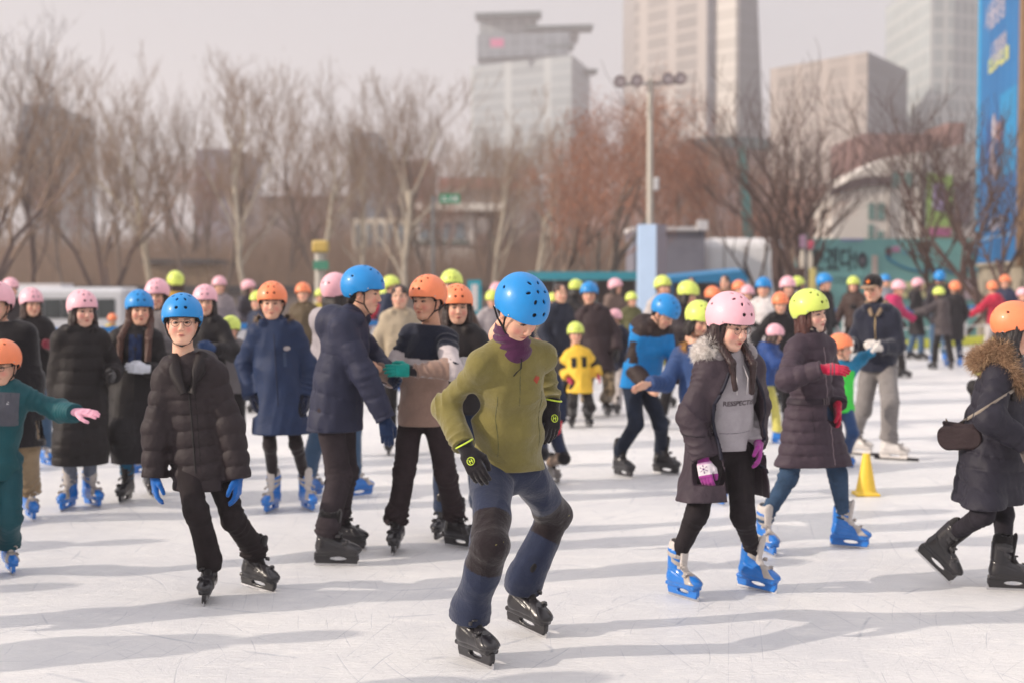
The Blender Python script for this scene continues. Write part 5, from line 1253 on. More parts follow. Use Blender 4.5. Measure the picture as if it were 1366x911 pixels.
# rink outline (seen part): near-left out of frame, far side runs from front left to back right
BL, BR_ = V(-8.6, 18.6, 0), V(17.5, 44, 0)
bd = nrm(BR_-BL); bn = V(-bd[1], bd[0], 0)
Lend = BL-bd*9; Rend = BR_+bd*6
def ice_material():
    m, nt, b = new_mat('ice'); tc = node(nt, 'ShaderNodeTexCoord')
    def noise(scale, detail=5, rough=.6, sx=1, sy=1, rot=0):
        mp = node(nt, 'ShaderNodeMapping'); mp.inputs['Scale'].default_value = (sx, sy, 1); mp.inputs['Rotation'].default_value = (0, 0, rot); nt.links.new(tc.outputs['Object'], mp.inputs['Vector'])
        n = node(nt, 'ShaderNodeTexNoise', i_Scale=scale, i_Detail=detail, i_Roughness=rough); nt.links.new(mp.outputs[0], n.inputs['Vector']); return n
    def ramp(src, p0, p1, c0, c1):
        r = node(nt, 'ShaderNodeValToRGB'); e = r.color_ramp.elements; e[0].position, e[1].position = p0, p1; e[0].color, e[1].color = c0, c1; nt.links.new(src, r.inputs[0]); return r
    def mix(f, a, bb, t='MIX'):
        x = node(nt, 'ShaderNodeMix', data_type='RGBA', blend_type=t)
        if isinstance(f, float): x.inputs[0].default_value = f
        else: nt.links.new(f, x.inputs[0])
        for s_, i in ((a, 6), (bb, 7)):
            if isinstance(s_, tuple): x.inputs[i].default_value = s_
            else: nt.links.new(s_, x.inputs[i])
        return x.outputs[2]
    big = noise(.55, 6, .62); mid = noise(3.2, 8, .72, 1, 2.0, .5)
    c = mix(ramp(big.outputs['Fac'], .35, .65, (0, 0, 0, 1), (1, 1, 1, 1)).outputs[0], (.74, .745, .765, 1), (.90, .895, .885, 1))
    c = mix(ramp(mid.outputs['Fac'], .52, .70, (0, 0, 0, 1), (.75, .75, .75, 1)).outputs[0], c, (.97, .96, .94, 1))
    h = None; lines = None
    for i, (rot, sc_, w) in enumerate(((.35, .9, .006), (1.9, 1.3, .005), (-.5, .7, .007), (2.7, 1.7, .004), (.9, 2.3, .005), (-1.1, 2.0, .005))):
        n = noise(sc_*.22, 0, .3, 1.0, .45, rot)      # thin level curves = blade scratches
        s_ = node(nt, 'ShaderNodeMath', operation='MULTIPLY'); s_.inputs[1].default_value = 46; nt.links.new(n.outputs['Fac'], s_.inputs[0])
        fr = node(nt, 'ShaderNodeMath', operation='PINGPONG'); fr.inputs[1].default_value = .5; nt.links.new(s_.outputs[0], fr.inputs[0])
        r = ramp(fr.outputs[0], w*.7, w*3.5, (1, 1, 1, 1), (0, 0, 0, 1))
        br = noise(1.7+i*.4, 3, .6); k = ramp(br.outputs['Fac'], .5, .62, (0, 0, 0, 1), (1, 1, 1, 1))
        l = mix(1.0, r.outputs[0], k.outputs[0], 'MULTIPLY'); lines = l if lines is None else mix(1.0, lines, l, 'ADD')
    c = mix(lines, c, (.62, .635, .67, 1)); nt.links.new(c, b.inputs['Base Color'])
    b.inputs['Roughness'].default_value = .42; b.inputs['Specular IOR Level'].default_value = .45
    fine = noise(26, 9, .78, 1, 2.2, .6); fine2 = noise(9, 6, .7, 1, 3, -.35)
    bm1 = node(nt, 'ShaderNodeBump', i_Strength=.6, i_Distance=.025); nt.links.new(fine.outputs['Fac'], bm1.inputs['Height'])
    bm3 = node(nt, 'ShaderNodeBump', i_Strength=.45, i_Distance=.04); nt.links.new(fine2.outputs['Fac'], bm3.inputs['Height']); nt.links.new(bm1.outputs[0], bm3.inputs['Normal'])
    bm2 = node(nt, 'ShaderNodeBump', i_Strength=.35, i_Distance=-.004); nt.links.new(lines, bm2.inputs['Height']); nt.links.new(bm3.outputs[0], bm2.inputs['Normal']); nt.links.new(bm2.outputs[0], b.inputs['Normal'])
    MATS['ice'] = m
ice_material()
ice = [Lend[:2]+bn[:2]*0, Rend[:2], (Rend+V(14, -20, 0))[:2], (40, -12), (-26, -12), (-26, Lend[1])]
vs = [(x, y, 0) for x, y in ice]; me = bpy.data.meshes.new('ice_rink'); me.from_pydata(vs, [], [list(range(len(vs)))]); me.materials.append(MATS['ice']); o = bpy.data.objects.new('ice_rink', me); link(o); tag(o, kind='structure')
if me.polygons[0].normal.z < 0: me.flip_normals()
# ground sheet
m = flat_mat('asphalt', '#5a5856', .9, .2, .3, 8, .4, .01, col2='#6d6a66'); v = np.array([(-700, -500, GZ), (700, -500, GZ), (700, 700, GZ), (-700, 700, GZ)], float)
o = place('ground', mesh_np('ground', v, [(0, 1, 2, 3)]), m); tag(o, kind='structure')
lawn = flat_mat('dry_lawn', '#7a6a50', .95, .2, .8, 6, .6, .03, col2='#927f60'); p = []; prism(p, [(-70, 55), (75, 55), (90, 74), (-90, 74)], GZ+.004, GZ+.12); o = mk('pavement', p, flat_mat('paving', '#8f8984', .85, .12, .8, 5, .3, .01)); tag(o, kind='structure')
p = []
for i in range(16): bx(p, V(-100+i*13, 84.9, GZ+.004), V(-94+i*13, 85.05, GZ+.008))
o = mk('road_marking', p, flat_mat('road_paint', '#cfcbc4', .7)); tag(o, kind='structure')
# rink platform side
p = []; nrm2 = V(-bd[1], bd[0], 0)
a, b = Lend, Rend; poly = [(a+nrm2*.12)[:2], (b+nrm2*.12)[:2], (b+nrm2*.9)[:2], (a+nrm2*.9)[:2]]; prism(p, poly, GZ+.01, .03); o = mk('rink_walkway', p, flat_mat('deck', '#8a7c6c', .85, .15, 3)); tag(o, kind='structure')
# boards: white rails with a blue cap, yellow kick plate; each bay is a thing
WHT = flat_mat('white_paint', '#d8d6d8', .5, .04, 2); BLU = flat_mat('blue_paint', '#2b7fc4', .5, .08, 2); YEL = flat_mat('yellow_kickplate', '#d9dc4a', .5, .08, 2); POL = flat_mat('clear_panel', '#cfd2d6', .25, .06, 2)
def obox(parts, o, d, n, l0, l1, t0, t1, z0, z1, c=(1, 1, 1)):
    P = [o+d*l+n*t for l, t in ((l0, t0), (l1, t0), (l1, t1), (l0, t1))]; prism(parts, [q[:2] for q in P], z0, z1, c)
L_ = np.linalg.norm(Rend-Lend); nb_ = int(L_/2.4); src = None
for i in range(nb_):
    o_ = Lend+bd*(i*2.4)
    if src is None:
        src = empty('rink_barrier', o_, None, 'rink barrier', 'barrier bays along the far side of the ice'); z = V(0, 0, 0)
        p = []; obox(p, z, bd, nrm2, 0, 2.38, .0, .05, .02, .24); mk('kick_plate', p, YEL, src)
        p = []; obox(p, z, bd, nrm2, 0.002, 2.378, .012, .038, .26, .82); mk('panel', p, WHT, src) if False else None
        p = []
        for l in (0, 1.19, 2.31): obox(p, z, bd, nrm2, l, l+.07, .01, .06, .24, 1.0)
        obox(p, z, bd, nrm2, .07, 1.19, .02, .05, .82, .99); obox(p, z, bd, nrm2, 1.26, 2.31, .02, .05, .82, .99); obox(p, z, bd, nrm2, .07, 2.31, .022, .045, .5, .54)
        mk('rail', p, WHT, src)
        p = []; obox(p, z, bd, nrm2, 0, 2.38, -.01, .08, 1.0, 1.09); mk('cap_rail', p, BLU, src)
        r = src; ch = kids(src)
    else:
        r = src.copy(); COL.objects.link(r); r.location = tuple(o_)
        for c in ch: n = c.copy(); COL.objects.link(n); n.parent = r
    r['label'] = 'white railing bay with blue top rail and yellow kick plate along the far ice'
# left barrier boards (white) continuing nearer
# cone
cn_ = on_plane(1155, 660); f = Field((-.2, -.2, -.02), (.2, .2, .45), .005); f.add(cone((0, 0, .0), (0, 0, .30), .085, .028)); f.add(rbox((0, 0, .01), (.095, .095, .012), .01), .02); f.cut(V(0, 0, .302), V(0, 0, 1)); f.cut(V(0, 0, 0), V(0, 0, -1))
v, q = f.mesh(); o = place('traffic_cone', mesh_np('traffic_cone', v, q), 'plastic', '#e6c03c'); o.location = tuple(cn_); tag(o, 'small yellow plastic cone standing on the ice behind the woman in the lime helmet', 'cone')
o.scale = (1.05, 1.05, 1.15)

# ---- bus
def bus(px0, px1, d, ytop, label, cat='bus', col='#c9ccd2'):
    x0, x1 = (px0-683)/FPX*d, (px1-683)/FPX*d; z1 = at(683, ytop, d)[2]; L = x1-x0
    o = empty('parked_bus', (x1, d, GZ), label, cat); z = V(0, 0, 0); H = z1-GZ
    f = Field((-L-.1, -.1, .2), (.1, 2.6, H+.1), .05); f.add(rbox((-L/2, 1.25, H/2+.18), (L/2, 1.25, H/2-.18), .25)); v, q = f.mesh(); place('body', mesh_np('body', v, q), 'shell_plastic', col, o)
    p = []; g = flat_mat('dark_glass', '#2a3438', .2, .1, 1, spec=.4)
    n = 7; w = (L-1.0)/n
    for i in range(n): p = []; bx(p, V(-.45-w*(i+1)+.012, -.02, H*.56), V(-.45-w*i-.012, .03, H*.84)); mk('window', p, g, o)
    p = []; bx(p, V(-.015, .25, H*.42), V(.025, 2.25, H*.86)); mk('windscreen', p, g, o)
    p = []; bx(p, V(-L*.8, .3, H-.02), V(-L*.45, 2.1, H+.16)); mk('roof_unit', p, WHT, o)
    p = []; bx(p, V(-L+.3, -.025, H*.40), V(-.3, .02, H*.425)); mk('stripe', p, BLU, o)
    for x in (-1.9, -L+2.6):
        t = Field((-.6, -.2, -.6), (.6, .3, .6), .03); t.add(cone((0, -.02, 0), (0, .24, 0), .0, .0)) if False else None
        t.fn(lambda D, X, Y, Z: np.maximum(np.sqrt(X**2+Z**2)-.5, np.abs(Y-.1)-.14)); v, q = t.mesh(); w_ = place('wheel', mesh_np('wheel', v, q), 'rubber', '#18181a', o); w_.location = (x, 0, .5)
        t.fn(lambda D, X, Y, Z: np.maximum(np.sqrt(X**2+Z**2)-.26, np.abs(Y-.1)-.16)); v, q = t.mesh(); place('rim', mesh_np('rim', v, q), 'steel', '#a5a5a8', w_)
    return o
bus(-30, 168, 62, 384, 'white coach with a long dark window band parked behind the skaters on the far left')
def car(px, d, label, col, yaw=0):
    o = empty('parked_car', ((px-683)/FPX*d, d, GZ), label, 'car'); f = Field((-2.3, -.9, .1), (2.3, .9, 1.6), .035)
    f.add(rbox((0, 0, .62), (2.1, .85, .34), .22)); f.add(rbox((-.1, 0, 1.1), (1.15, .74, .36), .25), .25); v, q = f.mesh(); place('body', mesh_np('body', v, q), 'shell_plastic', col, o)
    g = Field((-2.3, -1, .1), (2.3, 1, 1.6), .03); g.add(rbox((-.1, 0, 1.14), (1.08, .765, .19), .1)); v, q = g.mesh(); place('glass', mesh_np('glass', v, q), flat_mat('dark_glass', '#39474d', .12), (1, 1, 1, 1), o)
    for x in (-1.35, 1.35):
        for y in (-.78, .78):
            t = Field((-.4, -.15, -.4), (.4, .15, .4), .03); t.fn(lambda D, X, Y, Z: np.maximum(np.sqrt(X**2+Z**2)-.33, np.abs(Y)-.1)); v, q = t.mesh(); w_ = place('wheel', mesh_np('wheel', v, q), 'rubber', '#18181a', o); w_.location = (x, y, .33)
    for y in (-.6, .6): p = []; bx(p, V(2.03, y-.18, .62), V(2.12, y+.18, .78)); mk('headlight', p, WHT, o)
    o.rotation_euler = (0, 0, math.radians(yaw)); return o
car(1130, 48, 'dark grey car parked in front of the teal hoarding behind the black cap', '#3a3c42', 200)

# ---- stone wall with tiled cap, far left
WALL = flat_mat('stone_wall', '#7a706c', .9, .12, 1.5, 4, .5, .03); TILE = flat_mat('roof_tile', '#454347', .8, .25, 6)
o = empty('stone_wall', (0, 92, GZ), 'long grey stone wall with a dark tiled cap across the street', 'wall'); p = []; bx(p, V(-80, 0, 0), V(8, .6, 2.6)); mk('masonry', p, WALL, o)
p = []; bx(p, V(-80, -.25, 2.6), V(8, .85, 2.78)); bx(p, V(-80, -.05, 2.78), V(8, .65, 3.05)); 
for i in range(290): bx(p, V(-80+i*.303, -.33, 2.70), V(-80+i*.303+.15, .9, 2.86)) if False else bx(p, V(-80+i*.303, -.3, 2.785), V(-80+i*.303+.14, -.06, 2.9))
mk('tiled_cap', p, TILE, o)

# ---- hill with leaf litter behind the wall
def hill(name, x0, x1, y0, y1, h, mat, seed, nx=90, ny=26):
    r = np.random.RandomState(seed); vs = []; q = []
    for j in range(ny):
        for i in range(nx):
            u, w = i/(nx-1), j/(ny-1); x = x0+(x1-x0)*u; y = y0+(y1-y0)*w
            z = GZ-.3+h*math.sin(PI*min(1, w*1.3+.02)*.5)**1.2*(math.sin(PI*min(max(u, .0), 1))**.5)+.6*math.sin(x*.13+seed)+.5*math.sin(x*.31+y*.2)+.25*r.rand()
            vs.append((x, y, z if w > 0 else GZ-.5))
    for j in range(ny-1):
        for i in range(nx-1): a = j*nx+i; q.append((a, a+1, a+nx+1, a+nx))
    o = place(name, mesh_np(name, np.array(vs), q), mat); tag(o, kind='structure')
LEAF = flat_mat('leaf_litter', '#6b4f42', .95, .2, .5, 3, .8, .1, col2='#8d6a57')
hill('hillside', -110, 60, 94, 170, 6.5, LEAF, 2); hill('far_hill', -60, 170, 190, 330, 22, flat_mat('far_hill_ground', '#6a5048', .95, .2, .05, col2='#7d5f52'), 5)

# ---- trees
def tree_meshes(seed, H, style):
    r = random.Random(seed); T, B = [[], [], 0], [[], [], 0]; leaves = []
    def seg(S, a, b, ra, rb, n):
        t = (b-a).normalized(); u = t.orthogonal().normalized(); w = t.cross(u); k = S[2]
        for p, rad in ((a, ra), (b, rb)):
            for i in range(n):
                an = 2*PI*i/n; S[0].append(tuple(p+(u*math.cos(an)+w*math.sin(an))*rad))
        for i in range(n): S[1].append((k+i, k+(i+1) % n, k+n+(i+1) % n, k+n+i))
        S[2] += 2*n
    cfg = {'upright': (.55, .60, .26, 5), 'vase': (.72, .68, .42, 5), 'poplar': (.5, .52, .24, 5), 'leafy': (.66, .66, .42, 5)}[style]
    def grow(p, d, L, rad, lev):
        if lev > 5 or L < .12: return
        n = 4 if lev < 3 else 3; steps = 4 if lev == 0 else 3; sl = L/steps; pts = []
        for i in range(steps):
            wv = Vector((r.gauss(0, 1), r.gauss(0, 1), r.gauss(0, .6)))*(.10 if lev == 0 else .17); d2 = (d+wv+Vector((0, 0, .06 if style != 'vase' else .05*(lev-1)))).normalized()
            q = p+d2*sl; r2 = rad*(1-.5/steps) if lev else rad*(1-.35/steps)
            seg(T if lev <= 1 else B, p, q, rad, r2, 6 if lev == 0 else n); pts.append((q, d2, r2)); p, d, rad = q, d2, r2
        kidsn = {0: 8 if style != 'vase' else 4, 1: 4 if style != 'vase' else 3, 2: 4, 3: 3, 4: 2, 5: 0}[lev]
        for k in range(kidsn):
            i = min(steps-1, int((.35+.65*(k+.5)/kidsn)*steps)) if style != 'vase' or lev else steps-1
            q, dd, rr_ = pts[i]; a = r.uniform(0, 2*PI); u = dd.orthogonal().normalized(); w = dd.cross(u); sp = cfg[2]*r.uniform(.7, 1.35)*(1.15 if lev > 1 else 1)
            nd = (dd+(u*math.cos(a)+w*math.sin(a))*sp*1.25+Vector((0, 0, .3))).normalized(); grow(q-dd*sl*r.random()*.6, nd, L*cfg[1]*r.uniform(.75, 1.15), max(rr_*(.74 if style == 'vase' else .54), .012 if style == 'vase' else .0065), lev+1)
        if lev >= 3 and style in ('leafy', 'vase2', 'upright'):
            for _ in range(3 if style == 'leafy' else 1):
                if style == 'leafy' or r.random() < .35: leaves.append(p+Vector((r.gauss(0, .16), r.gauss(0, .16), r.gauss(0, .16))))
    tr = {'upright': .42, 'vase': .15, 'poplar': .5, 'leafy': .26}[style]
    if style == 'vase':
        base = Vector((0, 0, 0)); grow_d = Vector((.05, 0, 1)).normalized(); hh = H*tr; seg(T, base, base+grow_d*hh, .22, .17, 8)
        for k in range(5): a = 2*PI*k/5+r.uniform(-.3, .3); grow(base+grow_d*hh*.95, Vector((math.cos(a)*.48, math.sin(a)*.48, 1)).normalized(), H*.5, .13, 1)
    else: grow(Vector((0, 0, 0)), Vector((r.gauss(0, .03), 0, 1)).normalized(), H*(.62 if style != 'leafy' else .42), .095 if style != 'leafy' else .15, 0)
    mt = mesh_np('trunk', np.array(T[0]), T[1]); mb = mesh_np('crown', np.array(B[0]), B[1]); ml = None
    if leaves:
        vs, tr_ = [], []
        for p in leaves:
            u = Vector((r.gauss(0, 1), r.gauss(0, 1), r.gauss(0, 1))).normalized(); w = u.orthogonal().normalized(); k = len(vs); s_ = r.uniform(.02, .045); vs += [tuple(p+u*s_), tuple(p+w*s_*.7), tuple(p-u*s_), tuple(p-w*s_*.7)]; tr_.append((k, k+1, k+2, k+3))
        ml = mesh_np('leaves', np.array(vs), tr_)
    return mt, mb, ml
BARK = flat_mat('bark', '#64564d', .9, .25, 6, 12, .6, .02, col2='#7d6c60'); PALE = flat_mat('pale_bark', '#a29889', .9, .2, 5, 12, .5, .02, col2='#bab09f'); TWIG = flat_mat('twigs', '#86705f', .9, .2, 2); RTW = flat_mat('reddish_twigs', '#946c5a', .9, .2, 2)
DKT = flat_mat('dark_bark', '#54433f', .9, .2, 6); RLF = flat_mat('dry_leaves', '#8c5a44', .85, .3, 3, col2='#a87456'); OLF = flat_mat('seed_tufts', '#8a7350', .85, .3, 3)
TM = {}
def tree_kind(key):
    if key not in TM:
        seed, style, bark, tw, lf = key; t, b, l = tree_meshes(seed, 10, style); t.materials.append(MATS[bark]); b.materials.append(MATS[tw])
        if l: l.materials.append(MATS[lf])
        TM[key] = (t, b, l)
    return TM[key]
def tree(px, d, ytop, key, label, rot=0, gz=GZ, wide=1.0, group='bare trees beyond the rink', tilt=0):
    t, b, l = tree_kind(key); H = at(683, ytop, d)[2]-gz; zt = max(max(v.co.z for v in b.vertices), 1); k = H/zt
    o = empty('bare_tree', ((px-683)/FPX*d, d, gz), label, 'tree', group); o.scale = (k*wide, k*wide, k); o.rotation_euler = (0, math.radians(tilt), rot)
    link(bpy.data.objects.new('trunk', t), o); c = link(bpy.data.objects.new('crown', b), o)
    if l: link(bpy.data.objects.new('leaves', l), c)
U1, U2, U3, U4 = (3, 'upright', 'bark', 'twigs', 'seed_tufts'), (8, 'upright', 'bark', 'twigs', 'seed_tufts'), (5, 'poplar', 'pale_bark', 'twigs', 'dry_leaves'), (9, 'poplar', 'pale_bark', 'twigs', 'dry_leaves')
D1, D2 = (14, 'upright', 'dark_bark', 'dark_bark', 'seed_tufts'), (15, 'vase', 'dark_bark', 'twigs', 'dry_leaves')
V1, V2, V3 = (21, 'vase', 'dark_bark', 'dark_bark', 'dry_leaves'), (24, 'vase', 'dark_bark', 'dark_bark', 'dry_leaves'), (27, 'vase', 'dark_bark', 'dark_bark', 'dry_leaves')
R1, R2 = (31, 'leafy', 'bark', 'reddish_twigs', 'dry_leaves'), (33, 'leafy', 'bark', 'reddish_twigs', 'dry_leaves')
TL = [
 (35, 72, 20, D1, 'dark bare tree at the far left edge', 0, 1.1), (-25, 66, 30, D2, 'dark spreading tree cut by the left frame edge', 1, 1.0), (95, 84, 73, U2, 'bare tree second from the left, behind the coach', 2, 1.2), (140, 70, 82, D2, 'dark many-stemmed tree behind the coach', 1.5, .9), (165, 95, 88, U1, 'thin brown tree behind the end of the coach', 3, 1.2),
 (217, 78, 66, U3, 'tall pale-trunked tree above the boy in glasses', .5, 1.3), (255, 98, 98, U1, 'slender brown tree just right of the pale-trunked one', 4, 1.2), (290, 92, 73, U2, 'bare tree above the bowed child in lime', 5.2, 1.2), (336, 80, 44, U4, 'tallest pale-trunked tree left of the traffic lamp post', 2.2, 1.3), (375, 100, 108, U1, 'bare tree above the orange helmet of the navy parka', .7, 1.2),
 (412, 88, 83, U3, 'pale tree left of the traffic lamp post', 3.4, 1.3), (440, 104, 88, U2, 'bare tree directly behind the traffic lamp post', 2.9, 1.2), (472, 82, 96, U4, 'pale tree above the man in the navy puffer', 5, 1.2), (505, 96, 103, U1, 'bare tree left of the white pavilion', 1.1, 1.3), (528, 84, 76, U3, 'pale tree just in front of the white pavilion, left side', 4.1, 1.5),
 (575, 100, 96, U2, 'bare tree above the green road sign', 3.9, 1.2), (645, 92, 150, U1, 'bare tree right of the green road sign', 6, 1.2), (657, 76, 103, U4, 'pale slender tree above the blue helmet of the skater in olive', .2, 1.2), (700, 80, 140, U3, 'pale forked tree left of the reddish trees', 2.6, 1.3),
 (800, 56, 92, R1, 'largest reddish tree, just left of the lamp mast', .6, 1.25), (728, 66, 118, R2, 'second reddish tree from the left, farther from the lamp mast', 2.4, 1.3), (905, 64, 92, R2, 'reddish tree right of the lamp mast', 4.4, 1.3), (965, 74, 165, R1, 'reddish tree behind the white dome tent', 3.3, 1.3), (1010, 86, 215, R2, 'reddish tree in front of the dark block', 1.3, 1.3),
 (1078, 44, 48, V1, 'wide bare tree with many stems in front of the teal hoarding, left one', 2.1, 1.25), (1042, 50, 135, V3, 'darker bare tree just left of the wide one', 2.3, .95), (1268, 44, 80, V2, 'wide bare tree in front of the teal hoarding, right one', 1.2, 1.2), (1372, 34, 80, V3, 'bare tree branching in front of the blue banner at the right edge', 4.2, 1.35),
]
for a in TL: tree(a[0], a[1], a[2], a[3], a[4], a[5], wide=a[6])
kinds = [U1, U2, R1, U2, U1]
for i in range(30):
    px = 8+i*34.5+RS.uniform(-12, 12); d = RS.uniform(112, 150)
    if 430 < px < 560: d += 25
    tree(px, d, RS.uniform(150, 215), kinds[i % 5], '%s bare tree on the wooded slope, %s' % (['thin', 'brown', 'reddish', 'pale', 'crooked'][i % 5], ['above the coach', 'left of the pale trunks', 'between the pale trunks', 'behind the yellow-capped post', 'behind the white pavilion', 'behind the reddish trees'][min(5, i//5)]), RS.uniform(0, 6), GZ+2.5, 1.3, 'trees on the slope')
# undergrowth on the slope
def brush(x0, x1, y0, y1, n, seed):
    r = np.random.RandomState(seed); vs = []; q = []
    for i in range(n):
        x, y = r.uniform(x0, x1), r.uniform(y0, y1); z = GZ+.2+min(6, (y-y0)*.12)
        for k in range(16):
            a = r.uniform(0, 6.28); ln = r.uniform(.8, 4.2); d = V(math.cos(a)*.5*r.rand(), math.sin(a)*.5*r.rand(), 1)*ln; b = V(x, y, z)+r.normal(size=3)*.35*V(1, 1, 0); w = V(.022, 0, 0); j = len(vs)
            vs += [b-w, b+w, b+d+w*.3, b+d-w*.3]; q.append((j, j+1, j+2, j+3))
    o = place('undergrowth', mesh_np('undergrowth', np.array(vs), q), TWIG); tag(o, 'tangled brown undergrowth covering the slope behind the stone wall', 'undergrowth', kind='stuff')
brush(-80, 45, 95, 135, 4200, 4)
# ------------------------------------------------------------------ buildings and street things, each one its own object
def facade_mat(name, c1, c2, sx, sz, mortar=.12, rough=.5, off=0.0, spec=.4, bumpy=False):
    """curtain wall: rows and bays of glass between lighter bands, in object space"""
    m, nt, b = new_mat(name); tc = node(nt, 'ShaderNodeTexCoord'); sp = node(nt, 'ShaderNodeSeparateXYZ'); nt.links.new(tc.outputs['Object'], sp.inputs[0])
    ad = node(nt, 'ShaderNodeMath', operation='ADD'); nt.links.new(sp.outputs[0], ad.inputs[0]); nt.links.new(sp.outputs[1], ad.inputs[1])
    cb = node(nt, 'ShaderNodeCombineXYZ'); nt.links.new(ad.outputs[0], cb.inputs[0]); nt.links.new(sp.outputs[2], cb.inputs[1])
    br = node(nt, 'ShaderNodeTexBrick'); br.offset = off; br.inputs['Color1'].default_value = hx(c1); br.inputs['Color2'].default_value = tuple(x*.8 for x in hx(c1)[:3])+(1,); br.inputs['Mortar'].default_value = hx(c2)
    br.inputs['Scale'].default_value = 1; br.inputs['Brick Width'].default_value = sx; br.inputs['Row Height'].default_value = sz; br.inputs['Mortar Size'].default_value = mortar
    nt.links.new(cb.outputs[0], br.inputs['Vector']); nt.links.new(br.outputs['Color'], b.inputs['Base Color']); b.inputs['Roughness'].default_value = rough; b.inputs['Specular IOR Level'].default_value = spec
    MATS[name] = m; return m
def X(px, d): return (px-683)/FPX*d
def Z(py, d): return CAMH+(HORIZ-py)/FPX*d*1.0
def bld(label, px, d, name='office_tower', cat='building', gz=GZ): return empty(name, (X(px, d), d, gz), label, cat)
def wing(o, name, px0, px1, y1, d0, depth, mat, skew=0.0, ybot=None, px_ref=None):
    """block standing between two pixel columns at its distance; skew turns its front"""
    ox, od, oz = o.location; x0, x1 = X(px0, d0)-ox, X(px1, d0)-ox; z1 = Z(y1, d0)-oz; zb = 0 if ybot is None else Z(ybot, d0)-oz; y = d0-od; p = []
    prism(p, [(x0, y), (x1, y+skew), (x1, y+skew+depth), (x0, y+depth)], zb, z1); return mk(name, p, mat, o)
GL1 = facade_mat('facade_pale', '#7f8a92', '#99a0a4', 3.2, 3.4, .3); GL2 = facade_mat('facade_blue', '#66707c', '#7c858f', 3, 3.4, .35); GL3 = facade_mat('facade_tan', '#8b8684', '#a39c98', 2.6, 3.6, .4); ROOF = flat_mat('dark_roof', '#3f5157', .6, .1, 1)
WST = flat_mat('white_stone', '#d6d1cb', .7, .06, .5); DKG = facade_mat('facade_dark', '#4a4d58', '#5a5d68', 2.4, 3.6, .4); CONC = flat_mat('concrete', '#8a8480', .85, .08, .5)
def corner(o, px0, pxc, px1, y1, d0, da, db, m1, m2, ybot=None):  # lighter left and darker right material put sun and shade into the colour
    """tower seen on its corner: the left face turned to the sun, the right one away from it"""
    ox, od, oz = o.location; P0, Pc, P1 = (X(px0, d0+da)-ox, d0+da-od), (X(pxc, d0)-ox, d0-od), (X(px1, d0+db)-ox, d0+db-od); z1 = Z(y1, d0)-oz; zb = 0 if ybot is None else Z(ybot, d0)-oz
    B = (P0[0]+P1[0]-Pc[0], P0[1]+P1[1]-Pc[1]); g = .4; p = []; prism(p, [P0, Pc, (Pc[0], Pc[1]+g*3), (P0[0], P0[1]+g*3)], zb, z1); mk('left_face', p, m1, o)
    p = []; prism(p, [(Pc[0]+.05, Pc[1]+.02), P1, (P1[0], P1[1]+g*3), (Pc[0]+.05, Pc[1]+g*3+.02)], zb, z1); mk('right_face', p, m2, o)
    p = []; prism(p, [(P0[0]+.1, P0[1]+g*3+.05), (Pc[0], Pc[1]+g*3+.05), (P1[0]-.1, P1[1]+g*3+.05), B], zb+.2, z1-.3); mk('core', p, m2, o)
# stepped tower with overhanging roofs
d = 420; o = bld('wide pale glass tower with stepped roofs and a pink sign, left of the taller towers', 710, d)
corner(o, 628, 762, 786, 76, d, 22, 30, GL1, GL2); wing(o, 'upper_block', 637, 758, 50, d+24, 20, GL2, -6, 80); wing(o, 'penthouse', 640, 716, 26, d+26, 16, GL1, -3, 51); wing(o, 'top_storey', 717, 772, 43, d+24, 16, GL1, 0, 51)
for nm, a in (('roof_slab', (634, 722, 21, 25)), ('roof_slab', (700, 790, 38, 42)), ('roof_slab', (720, 765, 64, 67)), ('roof_slab', (770, 796, 96, 99))):
    wing(o, nm, a[0], a[1], a[2], d+20, 10, ROOF, -3, a[3])
p = []; ox, od, oz = o.location; bx(p, V(X(654, d)-ox, 5, Z(62, d)-oz), V(X(672, d)-ox, 5.9, Z(51, d)-oz)); mk('sign', p, flat_mat('pink_sign', '#d86a9a', .5), o)
# tall tan and dark tower
d = 360; o = bld('tallest tower with a tan face, a white corner strip and a dark sloping side', 930, d)
wing(o, 'tan_wing', 845, 943, -30, d+30, 40, GL3, -28); wing(o, 'recess', 943.3, 950, -30, d+3, 36, DKG, 0); wing(o, 'corner_strip', 950.3, 978, -30, d+4, 34, facade_mat('facade_white', '#b9b4ae', '#c6c1bb', 5, 3.6, .4), -6)
p = []; x0, x1, x2 = X(978.3, d)-o.location[0], X(1031, d)-o.location[0], X(1010, d)-o.location[0]; z1 = Z(-30, d)-GZ
p.append((np.array([(x0, -2, 0), (x1, 4, 0), (x1, 38, 0), (x0, 38, 0), (x0, -2, z1), (x2, 4, z1), (x2, 38, z1), (x0, 38, z1)], float), np.array([(0, 1, 5, 4), (1, 2, 6, 5), (2, 3, 7, 6), (3, 0, 4, 7), (4, 5, 6, 7)]), (1, 1, 1))); mk('sloping_wing', p, DKG, o)
# box tower right
d = 300; o = bld('square grey block, left face coloured as sunlit, right face as shaded', 1120, d)
corner(o, 1026, 1154, 1207, 72, d, 24, 26, facade_mat('facade_warm', '#8f8782', '#9d948e', 2.2, 3.3, .3), DKG)  # right face uses a darker wall colour to stand for its shade
# text strip on dark face
# pale tower far right
d = 330; o = bld('pale glass tower partly hidden by the blue banner building', 1275, d); wing(o, 'glass_front', 1237, 1268, -30, d, 40, facade_mat('facade_glass', '#9aa5a8', '#b1b6b6', 3.2, 3.8, .5)); wing(o, 'glass_side', 1268.5, 1330, -30, d+1, 40, MATS['facade_glass'], 6)
